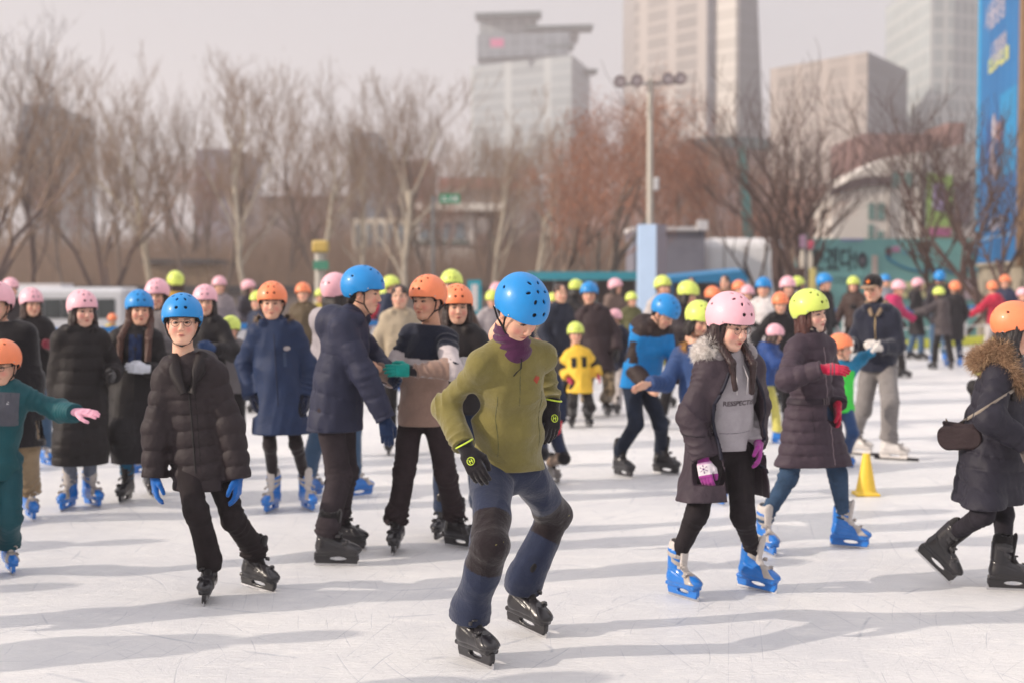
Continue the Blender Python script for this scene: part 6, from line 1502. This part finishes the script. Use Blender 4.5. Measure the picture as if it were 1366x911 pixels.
# dark block w/ curved roof behind tree
d = 210; o = bld('brown-grey block with a low curved dark roof behind the reddish trees', 985, d, 'office_building'); wing(o, 'wall', 905, 1024, 192, d, 30, facade_mat('facade_brown', '#7a6b6c', '#8a7a78', 2, 3.2, .4))
p = []; n = 14; ox = o.location[0]; pts = []
for i in range(n+1): u = i/n; pts.append((X(903+123*u, d)-ox, Z(192-8*math.sin(PI*u*.9+.1)**.8, d)-GZ))
for i in range(n):
    a, b = pts[i], pts[i+1]; p.append((np.array([(a[0], -1, a[1]-1.6), (b[0], -1, b[1]-1.6), (b[0], 30, b[1]-1.6), (a[0], 30, a[1]-1.6), (a[0], -1, a[1]), (b[0], -1, b[1]), (b[0], 30, b[1]), (a[0], 30, a[1])], float), np.array([(0, 1, 5, 4), (4, 5, 6, 7), (2, 3, 7, 6), (0, 3, 2, 1)]), (1, 1, 1)))
mk('roof', p, ROOF, o)
o = bld('low brown brick block right of the white hall roof', 1155, 200, 'brick_building'); wing(o, 'wall', 1148, 1240, 180, 200, 20, facade_mat('facade_brick', '#6f4a44', '#7c5950', 2.4, 3.1, .5)); wing(o, 'stair_tower', 1262, 1284, 165, 198, 12, MATS['facade_brick'])
# left and middle background buildings
d = 300; o = bld('slim bluish tower behind the dark trees at the far left', 53, d); wing(o, 'glass_front', 34, 62, 141, d, 25, GL2); wing(o, 'side', 62.3, 76, 142, d+1, 25, GL1, 5)
d = 260; o = bld('mauve office block behind the pale-trunked trees', 288, d, 'office_building'); wing(o, 'wall', 262, 318, 200, d, 25, facade_mat('facade_mauve', '#6d6772', '#7c7580', 3, 3.4, .5))
d = 250; o = bld('dark grey office block behind the traffic lamp post', 480, d, 'office_building'); wing(o, 'wall', 468, 504, 178, d, 20, GL2); wing(o, 'annex', 504.5, 575, 215, d+2, 20, facade_mat('facade_dim', '#5f5a5e', '#736c6c', 3.4, 3.4, .6))
d = 240; o = bld('low building with a red roof behind the white pavilion', 640, d, 'low_building'); wing(o, 'wall', 585, 700, 252, d, 20, CONC); wing(o, 'roof', 585, 700, 238, d-1, 23, flat_mat('red_roof', '#a0665c', .8, .15, .4), 0, 252.5)
d = 170; o = bld('long grey apartment block low behind the trees on the left', 380, d, 'apartment_block'); wing(o, 'wall', 320, 470, 262, d, 15, facade_mat('facade_flat', '#6a6264', '#857c7a', 2.6, 3, .8))
# white pavilion with dark window bays
d = 122; o = bld('white two-storey pavilion with a band of pale windows seen through the trees', 600, d, 'pavilion'); wing(o, 'wall', 552, 632, 282, d, 12, WST); wing(o, 'roof', 548, 672, 272, d-1, 15, flat_mat('white_roof', '#ddd8d0', .7), 0, 281.5)
for k in range(4): 
    p = []; x = X(560+k*16, d)-o.location[0]; bx(p, V(x, -.12, Z(320, d)-GZ), V(x+.75, .1, Z(298, d)-GZ)); f_ = mk('window', p, flat_mat('shade_glass', '#7a848c', .2), o)
p = []; bx(p, V(X(552, d)-o.location[0], -.3, Z(326, d)-GZ), V(X(626, d)-o.location[0], -.02, Z(323, d)-GZ)); mk('balcony_rail', p, flat_mat('green_metal', '#3d5a55', .5), o)
o = bld('cream garden building with a curved front left of the pavilion', 510, 124, 'garden_building'); wing(o, 'wall', 470, 545, 292, 124, 8, flat_mat('cream_wall', '#cbc3b5', .8)); 
for k in range(5): p = []; x = X(476+k*14, 124)-o.location[0]; bx(p, V(x, -.1, Z(330, 124)-GZ), V(x+.42, .08, Z(300, 124)-GZ)); mk('window', p, flat_mat('shade_glass', '#7a848c', .2), o)
o = bld('ochre garden wall building behind the stone wall, left', 240, 104, 'garden_house'); wing(o, 'wall', 195, 278, 352, 104, 5, flat_mat('ochre_wall', '#a08a68', .8)); wing(o, 'roof', 190, 283, 346, 103.4, 6.4, TILE, 0, 352.4)
# ---- green road sign on a gantry pole
d = 74; o = empty('road_sign', (X(601, d), d, GZ), 'green road sign on a tall pole in front of the white pavilion', 'sign'); v, q = tube([V(-.9, 0, 0), V(-.9, 0, Z(262, d)-GZ)], .09, 8); place('pole', mesh_np('pole', v, q), 'steel', '#8a8d8f', o)
zs = Z(266, d)-GZ; p = []; bx(p, V(-.55, -.03, zs-.24), V(.5, .0, zs+.24)); mk('sign_board', p, flat_mat('sign_green', '#128a62', .5), o); v, q = tube([V(-.9, .05, zs), V(.5, .05, zs)], .04, 6); place('arm', mesh_np('arm', v, q), 'steel', '#8a8d8f', o)
p = []
for (a, b_, c, e) in ((-.42, .02, -.2, .1), (-.42, -.12, -.12, -.05), (.0, -.12, .09, .12), (.2, -.12, .36, .12)): bx(p, V(a, -.036, zs+b_), V(c, -.032, zs+e))
mk('sign_lettering', p, WHT, o)
# ---- traffic/lamp post with yellow head
d = 30; o = empty('signal_post', (X(427, d), d, GZ), 'pale concrete post with a yellow cap and green plate behind the crowd', 'post'); zt = Z(322, d)-GZ
v, q = tube([V(0, 0, 0), V(0, 0, zt-.25)], .11, 10); place('pole', mesh_np('pole', v, q), 'shell_plastic', '#b5b0a8', o)
f = Field((-.3, -.3, zt-.4), (.4, .3, zt+.2), .02); f.add(rbox((.02, 0, zt-.12), (.17, .15, .13), .05)); v, q = f.mesh(); place('yellow_cap', mesh_np('yellow_cap', v, q), 'shell_plastic', '#c9ad5c', o)
p = []; bx(p, V(-.12, -.16, zt-.6), V(.2, -.118, zt-.42)); mk('green_plate', p, flat_mat('plate_green', '#4f917a', .5), o)
# info sign teal (633,385)
d = 40; o = empty('info_sign', (X(633, d), d, GZ), "small teal and white information board left of the olive skater's blue helmet", 'sign'); zt = Z(374, d)-GZ
p = []; bx(p, V(-.19, -.03, zt-1.0), V(.19, .0, zt)); mk('board', p, flat_mat('teal_sign', '#1f9bb0', .5), o); p = []; bx(p, V(-.09, -.04, zt-.85), V(.09, -.033, zt-.12)); mk('white_panel', p, WHT, o)
for s_ in (-1, 1): v, q = tube([V(s_*.16, .03, 0), V(s_*.16, .03, zt-.9)], .025, 6); place('leg', mesh_np('leg', v, q), 'steel', '#8a8d8f', o)
# white desk sign near the bent man
bp = V(X(845, 27), 27, 0); o = empty('notice_stand', bp, 'white notice stand with a blue top edge at the boards, left of the bent man', 'sign'); p = []; bx(p, V(-.27, -.05, .62), V(.27, .1, 1.0)); mk('board', p, WHT, o); p = []; bx(p, V(-.28, -.06, 1.003), V(.28, .11, 1.06)); mk('blue_edge', p, BLU, o)
p = []; bx(p, V(-.1, 0, 0), V(.1, .08, .617)); mk('stand', p, WHT, o)
# ---- lamp mast with banner column
d = 48; o = empty('floodlight_mast', (X(866, d), d, GZ), 'tall pale floodlight mast with four round lamps rising from the banner column', 'lamp mast'); zt = Z(112, d)-GZ
v, q = tube([V(0, 0, 0), V(.02, 0, zt*.5), V(.0, 0, zt+.1)], [.13, .12, .09], 12); place('pole', mesh_np('pole', v, q), 'shell_plastic', '#bdb7ac', o)
v, q = tube([V(-1.15, 0, zt-.08), V(1.15, 0, zt-.02)], .035, 8); place('crossarm', mesh_np('crossarm', v, q), 'steel', '#7d7b7c', o)
f = Field((.0, -.2, 0), (.5, .2, .6), .02); f.add(rbox((.22, 0, .3), (.09, .12, .22), .03)); v, q = f.mesh(); b = place('control_box', mesh_np('control_box', v, q), 'shell_plastic', '#c9c9cc', o); b.location = (0, 0, zt*.63)
t = Field((-.35, -.25, -.35), (.35, .25, .35), .012); t.fn(lambda D, X, Y, Z: np.maximum(np.sqrt(X**2+Z**2)-.21+.25*np.clip(Y, 0, .2), np.abs(Y-.03)-.13)); t.sub(cone((0, -.16, 0), (0, -.06, 0), .15, .13)); lh = mesh_np('lamp_head', *t.mesh()); lh.materials.append(MATS['shell_plastic'])
t = Field((-.3, -.25, -.3), (.3, .25, .3), .012); t.fn(lambda D, X, Y, Z: np.maximum(np.sqrt(X**2+Z**2)-.14, np.abs(Y+.045)-.02)); lg = mesh_np('lens', *t.mesh()); lg.materials.append(MATS['steel'])
for x in (-1.02, -.45, .58, 1.0):
    h_ = link(bpy.data.objects.new('lamp_head', lh), o); h_.color = hx('#7d7072'); h_.location = (x, -.1, zt+.05+x*.05); l2 = link(bpy.data.objects.new('lens', lg), h_); l2.color = hx('#b3a9aa')
d = 46; o = empty('banner_column', (X(871, d), d, GZ), 'square banner column, pale blue front and grey side, around the foot of the lamp mast', 'banner column'); zt = Z(300, d)-GZ
w0, w1, w2 = X(853, d)-X(871, d), X(874, d)-X(871, d), X(889, d)-X(871, d); p = []; prism(p, [(w0, 0), (w1, -.25), (w1, 1.0), (w0, 1.0)], 0, zt); mk('front_banner', p, flat_mat('pale_blue_banner', '#a9c2e2', .7, .05, .6), o); p = []; prism(p, [(w1+.005, -.25), (w2, .1), (w2, 1.0), (w1+.005, 1.0)], 0, zt); mk('side_banner', p, flat_mat('mauve_banner', '#a59fac', .7, .05, .6), o)
# ---- long blue-roofed kiosk
d = 52; o = empty('rental_kiosk', (X(760, d), d, GZ), 'long low kiosk with a bright teal roof, left of the banner column', 'kiosk'); ox = o.location[0]
x0, x1 = X(705, d)-ox, X(856, d)-ox; p = []; bx(p, V(x0, -.6, Z(374, d)-GZ), V(x1, 3, Z(363, d)-GZ)); mk('roof', p, flat_mat('teal_roof', '#2f93a6', .5, .1, .6), o)
p = []; bx(p, V(x0+.2, .6, 0), V(x1-.2, 2.8, Z(374.3, d)-GZ)); mk('wall', p, flat_mat('kiosk_wall', '#5a4a48', .8, .25, 1.2), o)
for k in range(6): v, q = tube([V(x0+.2+k*(x1-x0-.4)/5, -.4, 0), V(x0+.2+k*(x1-x0-.4)/5, -.4, Z(374.2, d)-GZ)], .05, 6); place('post', mesh_np('post', v, q), 'steel', '#8d9498', o)
d = 50; o = empty('ticket_kiosk', (X(930, d), d, GZ), 'low kiosk with a blue sloping roof, right of the banner column', 'kiosk'); ox = o.location[0]; x0, x1 = X(888, d)-ox, X(994, d)-ox
za, zb = Z(377, d)-GZ, Z(361, d)-GZ; p = [(np.array([(x0, -.6, za), (x1, -.6, za), (x1, 2.6, za), (x0, 2.6, za), (x0, -.6, Z(371, d)-GZ), (x1, -.6, zb), (x1, 2.6, zb+.1), (x0, 2.6, Z(371, d)-GZ+.1)], float), np.array([(0, 1, 5, 4), (1, 2, 6, 5), (2, 3, 7, 6), (3, 0, 4, 7), (4, 5, 6, 7), (3, 2, 1, 0)]), (1, 1, 1))]
mk('roof', p, flat_mat('blue_roof', '#1f82b8', .5, .1, .6), o); p = []; bx(p, V(x0+.2, .5, 0), V(x1-.3, 2.4, za-.01)); mk('wall', p, MATS['kiosk_wall'], o)
for k in range(4): v, q = tube([V(x0+.2+k*(x1-x0-.4)/3, -.4, 0), V(x0+.2+k*(x1-x0-.4)/3, -.4, za)], .05, 6); place('post', mesh_np('post', v, q), 'steel', '#2f6a9a', o)
# dark barrack behind
d = 60; o = empty('site_cabin', (X(905, d), d, GZ), 'grey-blue site cabin behind the kiosks with a small white sign on its roof', 'cabin'); wing(o, 'wall', 845, 940, 308, d, 4, flat_mat('cabin_wall', '#7d7d8a', .7, .1, .8)); wing(o, 'roof_edge', 843, 942, 303, d-.2, 4.4, WHT, 0, 308.3)
p = []; x = X(934, d)-o.location[0]; bx(p, V(x-.2, -.5, Z(308, d)-GZ), V(x+.25, -.25, Z(295, d)-GZ)); mk('sign', p, WHT, o)
# ---- white dome tent
d = 64; o = empty('dome_tent', (X(993, d), d, GZ), 'white dome tent with a rounded top behind the kiosk', 'tent'); zt = Z(311, d)-GZ; hw = X(1048, d)-X(993, d)
t = Field((-hw-.3, -.3, -.1), (hw+.3, 4.5, zt+.3), .07); t.add(rbox((0, 2.1, zt*.36), (hw, 2.1, zt*.6), .5)); t.fn(lambda D, X, Y, Z: np.maximum(D-0*X, Z-(zt-.00-.10*np.abs(X)**1.5/hw)))
v, q = t.mesh(); place('membrane', mesh_np('membrane', v, q), flat_mat('white_membrane', '#e4e2e2', .8, .05, .5, 1.5, .5, .1), (1, 1, 1, 1), o)
for k in range(5): x = -hw+.02+k*(2*hw-.04)/4; p = []; bx(p, V(x-.02, -.05, 0), V(x+.02, -.01, zt*.9)); mk('seam', p, CONC, o)
# ---- white hall with curved dark window band
d = 100; o = bld('white stone hall with a curved dark window band behind the teal hoarding', 1190, d, 'white_hall'); ox = o.location[0]
def poly_face(pts, mat, name, y=0, th=6):
    c = np.mean([p[0] for p in pts]); n = len(pts); P = [(X(a, d)-ox, Z(b_, d)-GZ) for a, b_ in pts]; v = [(x, y, z) for x, z in P]+[(x, y+th, z) for x, z in P]
    me = bpy.data.meshes.new(name); me.from_pydata(v, [], [list(range(n))[::-1], list(range(n, 2*n))]+[(i, (i+1) % n, n+(i+1) % n, n+i) for i in range(n)]); me.materials.append(mat); q = bpy.data.objects.new(name, me); link(q, o); return q
WH2 = flat_mat('hall_stone', '#c9c3bc', .75, .05, .4)
poly_face([(1108, 425), (1108, 268), (1140, 232), (1180, 212), (1226, 204), (1226, 425)], WH2, 'facade')
poly_face([(1106, 264), (1126, 256), (1150, 250), (1184, 248), (1184, 236), (1150, 237), (1126, 244), (1106, 254)], flat_mat('band_glass', '#55484a', .3), 'window_band', -.3, .28)
for (a, b_, c, e) in ((1188, 231, 1198, 252), (1205, 231, 1216, 250), (1157, 272, 1165, 294), (1169, 272, 1178, 294), (1157, 300, 1164, 318), (1169, 309, 1177, 318)):
    w_ = poly_face([(a, e), (a, b_), (c, b_), (c, e)], flat_mat('hall_glass', '#5c7c78', .2), 'window', -.12, .1)
for x in (1184, 1226): poly_face([(x-1, 425), (x-1, 215), (x+1, 215), (x+1, 425)], CONC, 'pilaster', -.25, .22)
poly_face([(1228, 425), (1228, 205), (1300, 190), (1300, 425)], flat_mat('hall_side', '#a09a98', .75, .08, .4), 'side_wing')
poly_face([(1234, 318), (1234, 232), (1268, 236), (1268, 318)], flat_mat('green_banner', '#7d9a4e', .7, .08, .4), 'green_banner', -.15, .1)
poly_face([(1241, 280), (1241, 246), (1256, 246), (1262, 262), (1258, 284)], flat_mat('mauve_figure', '#86789a', .7, .2, 1), 'banner_picture', -.25, .08)
poly_face([(1238, 316), (1238, 304), (1266, 304), (1266, 316)], flat_mat('magenta_strip', '#9a4a7a', .7), 'banner_strip', -.25, .08)
poly_face([(1272, 300), (1272, 250), (1292, 240), (1292, 300)], flat_mat('band_glass2', '#574a50', .3), 'dark_bay', -.2, .15)
# ---- teal hoarding with lettering
d = 58; o = empty('site_hoarding', (X(1190, d), d, GZ), 'long teal hoarding with dark Korean lettering, a round emblem and a blue wave line', 'hoarding'); ox = o.location[0]
x0, x1 = X(1062, d)-ox, X(1310, d)-ox; p = []; bx(p, V(x0, 0, .0), V(x1, .3, Z(319, d)-GZ)); mk('panel', p, flat_mat('teal_panel', '#6fa6a6', .7, .04, .5), o)
def fp(px, py, y=-.01): return V(X(px, d)-ox, y, Z(py, d)-GZ)
def txt(parent, body, size, pos, col, rot=(PI/2, 0, 0), name='lettering', sx=1, bold=.02):
    me = text_mesh(body, size, bold); q = bpy.data.objects.new(name, me); me.materials.append(flat_mat('paint_'+col, col, .7, .03, 1)); link(q, parent); q.location = tuple(pos); q.rotation_euler = rot; q.scale = (sx, 1, 1); return q
txt(o, '현겠다!', 1.0, fp(1112, 349, -.012), '#1f4248', sx=.62, bold=.035)
def disc(parent, name, c, rx, rz, col, y=0):
    n = 28; me = bpy.data.meshes.new(name); v = [(c[0]+rx*math.cos(2*PI*i/n), c[1]+y-dy, c[2]+rz*math.sin(2*PI*i/n)) for dy in (0, -.02) for i in range(n)]; me.from_pydata(v, [], [list(range(n)), list(range(n, 2*n))[::-1]]+[(i, n+i, n+(i+1) % n, (i+1) % n) for i in range(n)]); me.materials.append(flat_mat('paint_'+col, col, .7, .03, 1)); q = bpy.data.objects.new(name, me); link(q, parent); return q
disc(o, 'round_emblem', fp(1149.5, 348), .20, .33, '#2a3540', -.02); disc(o, 'emblem_ring', fp(1149.5, 348), .12, .2, '#3f4650', -.045); disc(o, 'emblem_core', fp(1149.5, 348), .05, .08, '#6f6a74', -.07)
for a, r_, c in ((1184, .13, '#5a4048'), (1214.5, .08, '#4a4048'), (1235.5, .09, '#3a4a50'), (1297, .1, '#4a6a80')): disc(o, 'portrait', fp(a, 337), r_, r_*1.6, c, -.02)
for a, y_, w_, h_, c in ((1194, 333, .16, .12, '#b080a0'), (1135, 320.5, .45, .05, '#8a94c0'), (1228, 338, .12, .06, '#4a90b8'), (1166, 355, .12, .42, '#c0b0a8'), (1207, 338, .12, .06, '#5a9ab0')):
    p = []; c0 = fp(a, y_); bx(p, V(c0[0]-w_, -.03, c0[2]-h_), V(c0[0]+w_, -.01, c0[2]+h_)); mk('printed_panel', p, flat_mat('paint_'+c, c, .7, .05, 1), o)
for k, yy in enumerate((371, 376)):
    p = []
    bx(p, V(fp(1068, yy)[0], -.014, fp(1068, yy)[2]-.04), V(fp(1166, yy)[0], -.01, fp(1068, yy)[2]-.03))
    for i in range(16): a = 1068+i*6.4; c0 = fp(a, yy); bx(p, V(c0[0]-.06, -.02, c0[2]-.035), V(c0[0]+.04, -.01, c0[2]+.035))
    mk('lettering', p, flat_mat('paint_#3f7076', '#3f7076', .7), o)
wv = [(1182, 340), (1184, 346), (1190, 350), (1200, 355.5), (1212, 360), (1226, 362.5), (1240, 362), (1250, 359.5), (1260, 360.5), (1270, 365), (1282, 364), (1292, 360), (1302, 361), (1308, 363)]
P_ = [fp(a, b_, -.02) for a, b_ in wv]; v, q = tube(P_, .055, 6); place('wave_line', mesh_np('wave_line', v, q), flat_mat('wave_blue', '#1579a0', .6), (1, 1, 1, 1), o)
p = []; bx(p, fp(1178, 398, -.06), fp(1262, 376.5, -.03)); bq = mk('yellow_notice', p, flat_mat('pale_yellow', '#c6c294', .7, .05, 1), o)
p = []; bx(p, fp(1284, 400, -.06), fp(1306, 371, -.03)); mk('pink_notice', p, flat_mat('pale_pink', '#b3a2ac', .7, .06, 2), o)
for k in range(9): 
    p = []; c0 = fp(1192+k*8, 387, -.07); bx(p, c0-V(.09, 0, .09), c0+V(.07, .02, .08))
    if k == 0: pp = p
    else: pp += p
mk('lettering', pp, flat_mat('paint_#7a7660', '#7a7660', .7), o)
# pennants on a pole
d = 44; o = empty('pennant_pole', (X(1075, d), d, GZ), 'pole with two narrow pink and cream pennants in front of the hoarding', 'flag pole'); zt = Z(312, d)-GZ; v, q = tube([V(0, 0, 0), V(0, 0, zt)], .03, 6); place('pole', mesh_np('pole', v, q), 'steel', '#9a9a9c', o)
for s_, y0, y1, c in ((-1, 314, 331, '#c7a3c0'), (1, 321, 333, '#d0607a')):
    p = []; bx(p, V(.03 if s_ > 0 else -.22, -.02, Z(y1, d)-GZ), V(.22 if s_ > 0 else -.03, .0, Z(y0, d)-GZ)); pe = mk('pennant', p, flat_mat('paint_'+c, c, .7, .1, 6), o)
    t = Field((-.15, -.05, -.6), (.15, .05, .1), .012); t.add(ell((0, 0, -.35), (.085, .015, .34))); v, q = t.mesh(); e_ = place('cream_drop', mesh_np('cream_drop', v, q), 'knit', '#d8d0c4', pe); e_.location = (s_*.125, 0, Z(y1, d)-GZ)
o = empty('yellow_banner', (X(1083, 42), 42, GZ), 'narrow yellow upright banner beside the wide bare tree', 'banner'); p = []; bx(p, V(-.08, 0, 0), V(.1, .04, Z(358, 42)-GZ)); mk('cloth', p, flat_mat('soft_yellow', '#c9bd7a', .7, .08, 2), o); v, q = tube([V(.12, .02, 0), V(.12, .02, Z(356, 42)-GZ)], .02, 6); place('pole', mesh_np('pole', v, q), 'steel', '#9a9a9c', o)
# ---- banner building at the right edge
d = 52; o = empty('banner_building', (X(1335, d), d, GZ), 'stone building corner covered by a tall blue banner with Korean lettering at the right edge', 'building'); ox = o.location[0]
xa = X(1301, d)-ox; xb = X(1360, d-8)-ox; bdir = V(xb-xa, -8, 0); zt = Z(-120, d)-GZ; z0 = Z(352, d)-GZ
def bw(name, u0, u1, za_, zb_, t0, t1, mat):
    n_ = nrm(V(bdir[1], -bdir[0], 0)); A = V(xa, 0, 0); p = []; P = [A+bdir*u0+n_*t0, A+bdir*u1+n_*t0, A+bdir*u1+n_*t1, A+bdir*u0+n_*t1]; prism(p, [q_[:2] for q_ in P], za_, zb_); return mk(name, p, mat, o)
STN = flat_mat('plinth_stone', '#b0a592', .8, .08, 1, 6, .3, .02)
bw('stone_wall', -.02, 1.5, 0, zt, -6, -.1, STN); bw('banner', 0, .97, z0, zt, -.05, .02, flat_mat('banner_blue', '#1762a0', .6, .06, .4, col2='#1b74b2')); bw('banner_border', 0, .07, z0, zt, .022, .03, flat_mat('banner_cyan', '#1a9ad0', .6))
bw('brown_edge', .975, 1.04, z0-.2, zt, -.08, .1, flat_mat('brown_stone', '#8a7058', .8))
for k in range(6): bw('fold_line', .12+k*.14, .127+k*.14, z0, zt, .0215, .024, flat_mat('fold_blue', '#4d8cba', .6))
bw('light_field', .55, .9, Z(250, d)-GZ, Z(150, d)-GZ, .0212, .0225, flat_mat('banner_cyan2', '#1a86bc', .6))
bw('frame_line', .1, .92, Z(322, d)-GZ, Z(320, d)-GZ, .023, .028, flat_mat('paint_#9ab4d0', '#9ab4d0', .6))
for k in range(5): bw('column_slot', .15+k*.2, .19+k*.2, .6, z0-.6, -.102, -.09, flat_mat('slot_dark', '#6f6658', .8))
bw('plinth_ledge', -.03, 1.04, z0-.12, z0-.01, -.1, .08, STN)
ang = math.atan2(bdir[1], bdir[0]); n_ = nrm(V(bdir[1], -bdir[0], 0)); n_ = n_ if n_[1] < 0 else -n_
if (V(bdir[1], -bdir[0], 0))[1] > 0: pass
def bt(body, u, py, size, col, sx=1, bold=.02, name='lettering', dz=0):
    dd = d-8*u; pos = V(xa, 0, 0)+bdir*u+nrm(V(bdir[1], -bdir[0], 0))*.04; pos[2] = Z(py, dd)-GZ; txt(o, body, size, pos, col, (PI/2, 0, ang), name, sx, bold)
bt('서울광장', .42, 22, 1.0, '#b9b4c4', .42+.6); bt('스케이트장', .5, 66, .62, '#b9b4c4', 1.0); bt('여의아이스', .5, 80, .3, '#a5a8c4', 1.2); bt('12.15-12.18', .5, 84, .62, '#d9dc8a', 1.25, .03)
bt('서울시청', .5, 300, .55, '#c4bcc8', 1.3, .02)
# pale abstract figures on the banner
for (u, y0, y1, w_, c) in ((.42, 150, 200, .05, '#b8a8a8'), (.38, 190, 235, .05, '#a89aa0'), (.52, 160, 195, .05, '#a07a70'), (.46, 215, 245, .06, '#c0b0b8'), (.6, 150, 215, .05, '#5a5a80'), (.3, 150, 230, .04, '#3a4a80')):
    dd = d-8*u; A = V(xa, 0, 0)+bdir*u+nrm(V(bdir[1], -bdir[0], 0))*.045; t = Field((-.9, -.05, -1.6), (.9, .05, 1.6), .03); hz = (Z(y0, dd)-Z(y1, dd))/2
    t.add(ell((0, 0, 0), (w_*7, .02, hz))); v, q = t.mesh(); e_ = place('printed_figure', mesh_np('printed_figure', v, q), flat_mat('paint_'+c, c, .7, .25, 3), (1, 1, 1, 1), o); A[2] = Z((y0+y1)/2, dd)-GZ; e_.location = tuple(A); e_.rotation_euler = (0, RS.uniform(-.25, .25), ang)
# mural sliver (teal stripe leaning) behind the zelkova
o = empty('teal_sculpture', (X(1010, 75), 75, GZ), 'leaning teal sculpture fin behind the white dome tent', 'sculpture'); p = []; za = Z(320, 75)-GZ
p.append((np.array([(X(1003, 75)-X(1010, 75), 0, 0), (X(1022, 75)-X(1010, 75), 0, 0), (X(1022, 75)-X(1010, 75), .5, 0), (X(1003, 75)-X(1010, 75), .5, 0), (X(984, 75)-X(1010, 75), 0, Z(200, 75)-GZ), (X(992, 75)-X(1010, 75), 0, Z(195, 75)-GZ), (X(992, 75)-X(1010, 75), .5, Z(195, 75)-GZ), (X(984, 75)-X(1010, 75), .5, Z(200, 75)-GZ)], float), np.array([(0, 1, 5, 4), (1, 2, 6, 5), (2, 3, 7, 6), (3, 0, 4, 7), (4, 5, 6, 7)]), (1, 1, 1))); mk('fin', p, flat_mat('fin_teal', '#4f8484', .6), o)

# ------------------------------------------------------------------ air, sky, sun, camera
m = bpy.data.materials.new('air'); m.use_nodes = True; nt = m.node_tree; nt.nodes.clear(); out = nt.nodes.new('ShaderNodeOutputMaterial'); vol = nt.nodes.new('ShaderNodeVolumePrincipled')
vol.inputs['Color'].default_value = (.97, .93, .93, 1); vol.inputs['Density'].default_value = HAZE; vol.inputs['Anisotropy'].default_value = .3; nt.links.new(vol.outputs[0], out.inputs['Volume'])
if HAZE > 0:
    p = []; bx(p, V(-720, -520, GZ-1), V(720, 720, 100)); v, q, c = join_parts(p); me = mesh_np('haze', v, q, c, False); o = place('haze', me, m); tag(o, 'thin pale winter haze', 'haze', kind='stuff')
w = bpy.data.worlds.new('World'); sc.world = w; w.use_nodes = True; nt = w.node_tree; bg = nt.nodes['Background']; sky = nt.nodes.new('ShaderNodeTexSky'); sky.sky_type = 'NISHITA'; sky.sun_disc = False
AZ, EL = math.radians(180+16), math.radians(SUN_EL)      # direction towards the sun, from +X anticlockwise
sv = V(math.cos(EL)*math.cos(AZ), math.cos(EL)*math.sin(AZ), math.sin(EL))
sky.sun_elevation = EL; sky.sun_rotation = math.atan2(sv[0], sv[1]); sky.air_density = 1.0; sky.dust_density = 4.0; sky.ozone_density = 1.0; sky.altitude = 50
mx = nt.nodes.new('ShaderNodeMix'); mx.data_type = 'RGBA'; mx.blend_type = 'MIX'; mx.inputs[0].default_value = SKYMIX; nt.links.new(sky.outputs[0], mx.inputs[6]); 
gc = nt.nodes.new('ShaderNodeTexCoord'); gs = nt.nodes.new('ShaderNodeSeparateXYZ'); nt.links.new(gc.outputs['Generated'], gs.inputs[0]); gr = nt.nodes.new('ShaderNodeMapRange'); gr.interpolation_type = 'SMOOTHSTEP'; gr.inputs[1].default_value = .25; gr.inputs[2].default_value = .8; nt.links.new(gs.outputs[2], gr.inputs[0])
gm = nt.nodes.new('ShaderNodeMix'); gm.data_type = 'RGBA'; nt.links.new(gr.outputs[0], gm.inputs[0]); gm.inputs[6].default_value = SKYCOL; gm.inputs[7].default_value = ZENITH; nt.links.new(gm.outputs[2], mx.inputs[7])
nt.links.new(mx.outputs[2], bg.inputs[0]); bg.inputs[1].default_value = SKYSTR
sl = bpy.data.lights.new('sun', 'SUN'); sl.energy = SUNSTR; sl.angle = math.radians(.6); sl.color = (1, .87, .74); so = bpy.data.objects.new('sun', sl); link(so); so.rotation_euler = Vector(tuple(sv)).to_track_quat('Z', 'Y').to_euler()
cam = bpy.data.cameras.new('camera'); co = bpy.data.objects.new('camera', cam); link(co); co.location = tuple(CAM); co.rotation_euler = (PI/2-PITCH, 0, 0)
cam.sensor_width = 36; cam.lens = FPX*36/1366; cam.clip_end = 5000; cam.clip_start = .1
cam.dof.use_dof = True; cam.dof.focus_distance = 6.7; cam.dof.aperture_fstop = 1.7; sc.camera = co
sc.view_settings.view_transform = 'Standard'; sc.view_settings.look = 'None'; sc.view_settings.exposure = EXPO; sc.view_settings.gamma = 1
sc.cycles.max_bounces = 6; sc.cycles.diffuse_bounces = 3; sc.cycles.volume_bounces = 1; sc.cycles.use_denoising = True
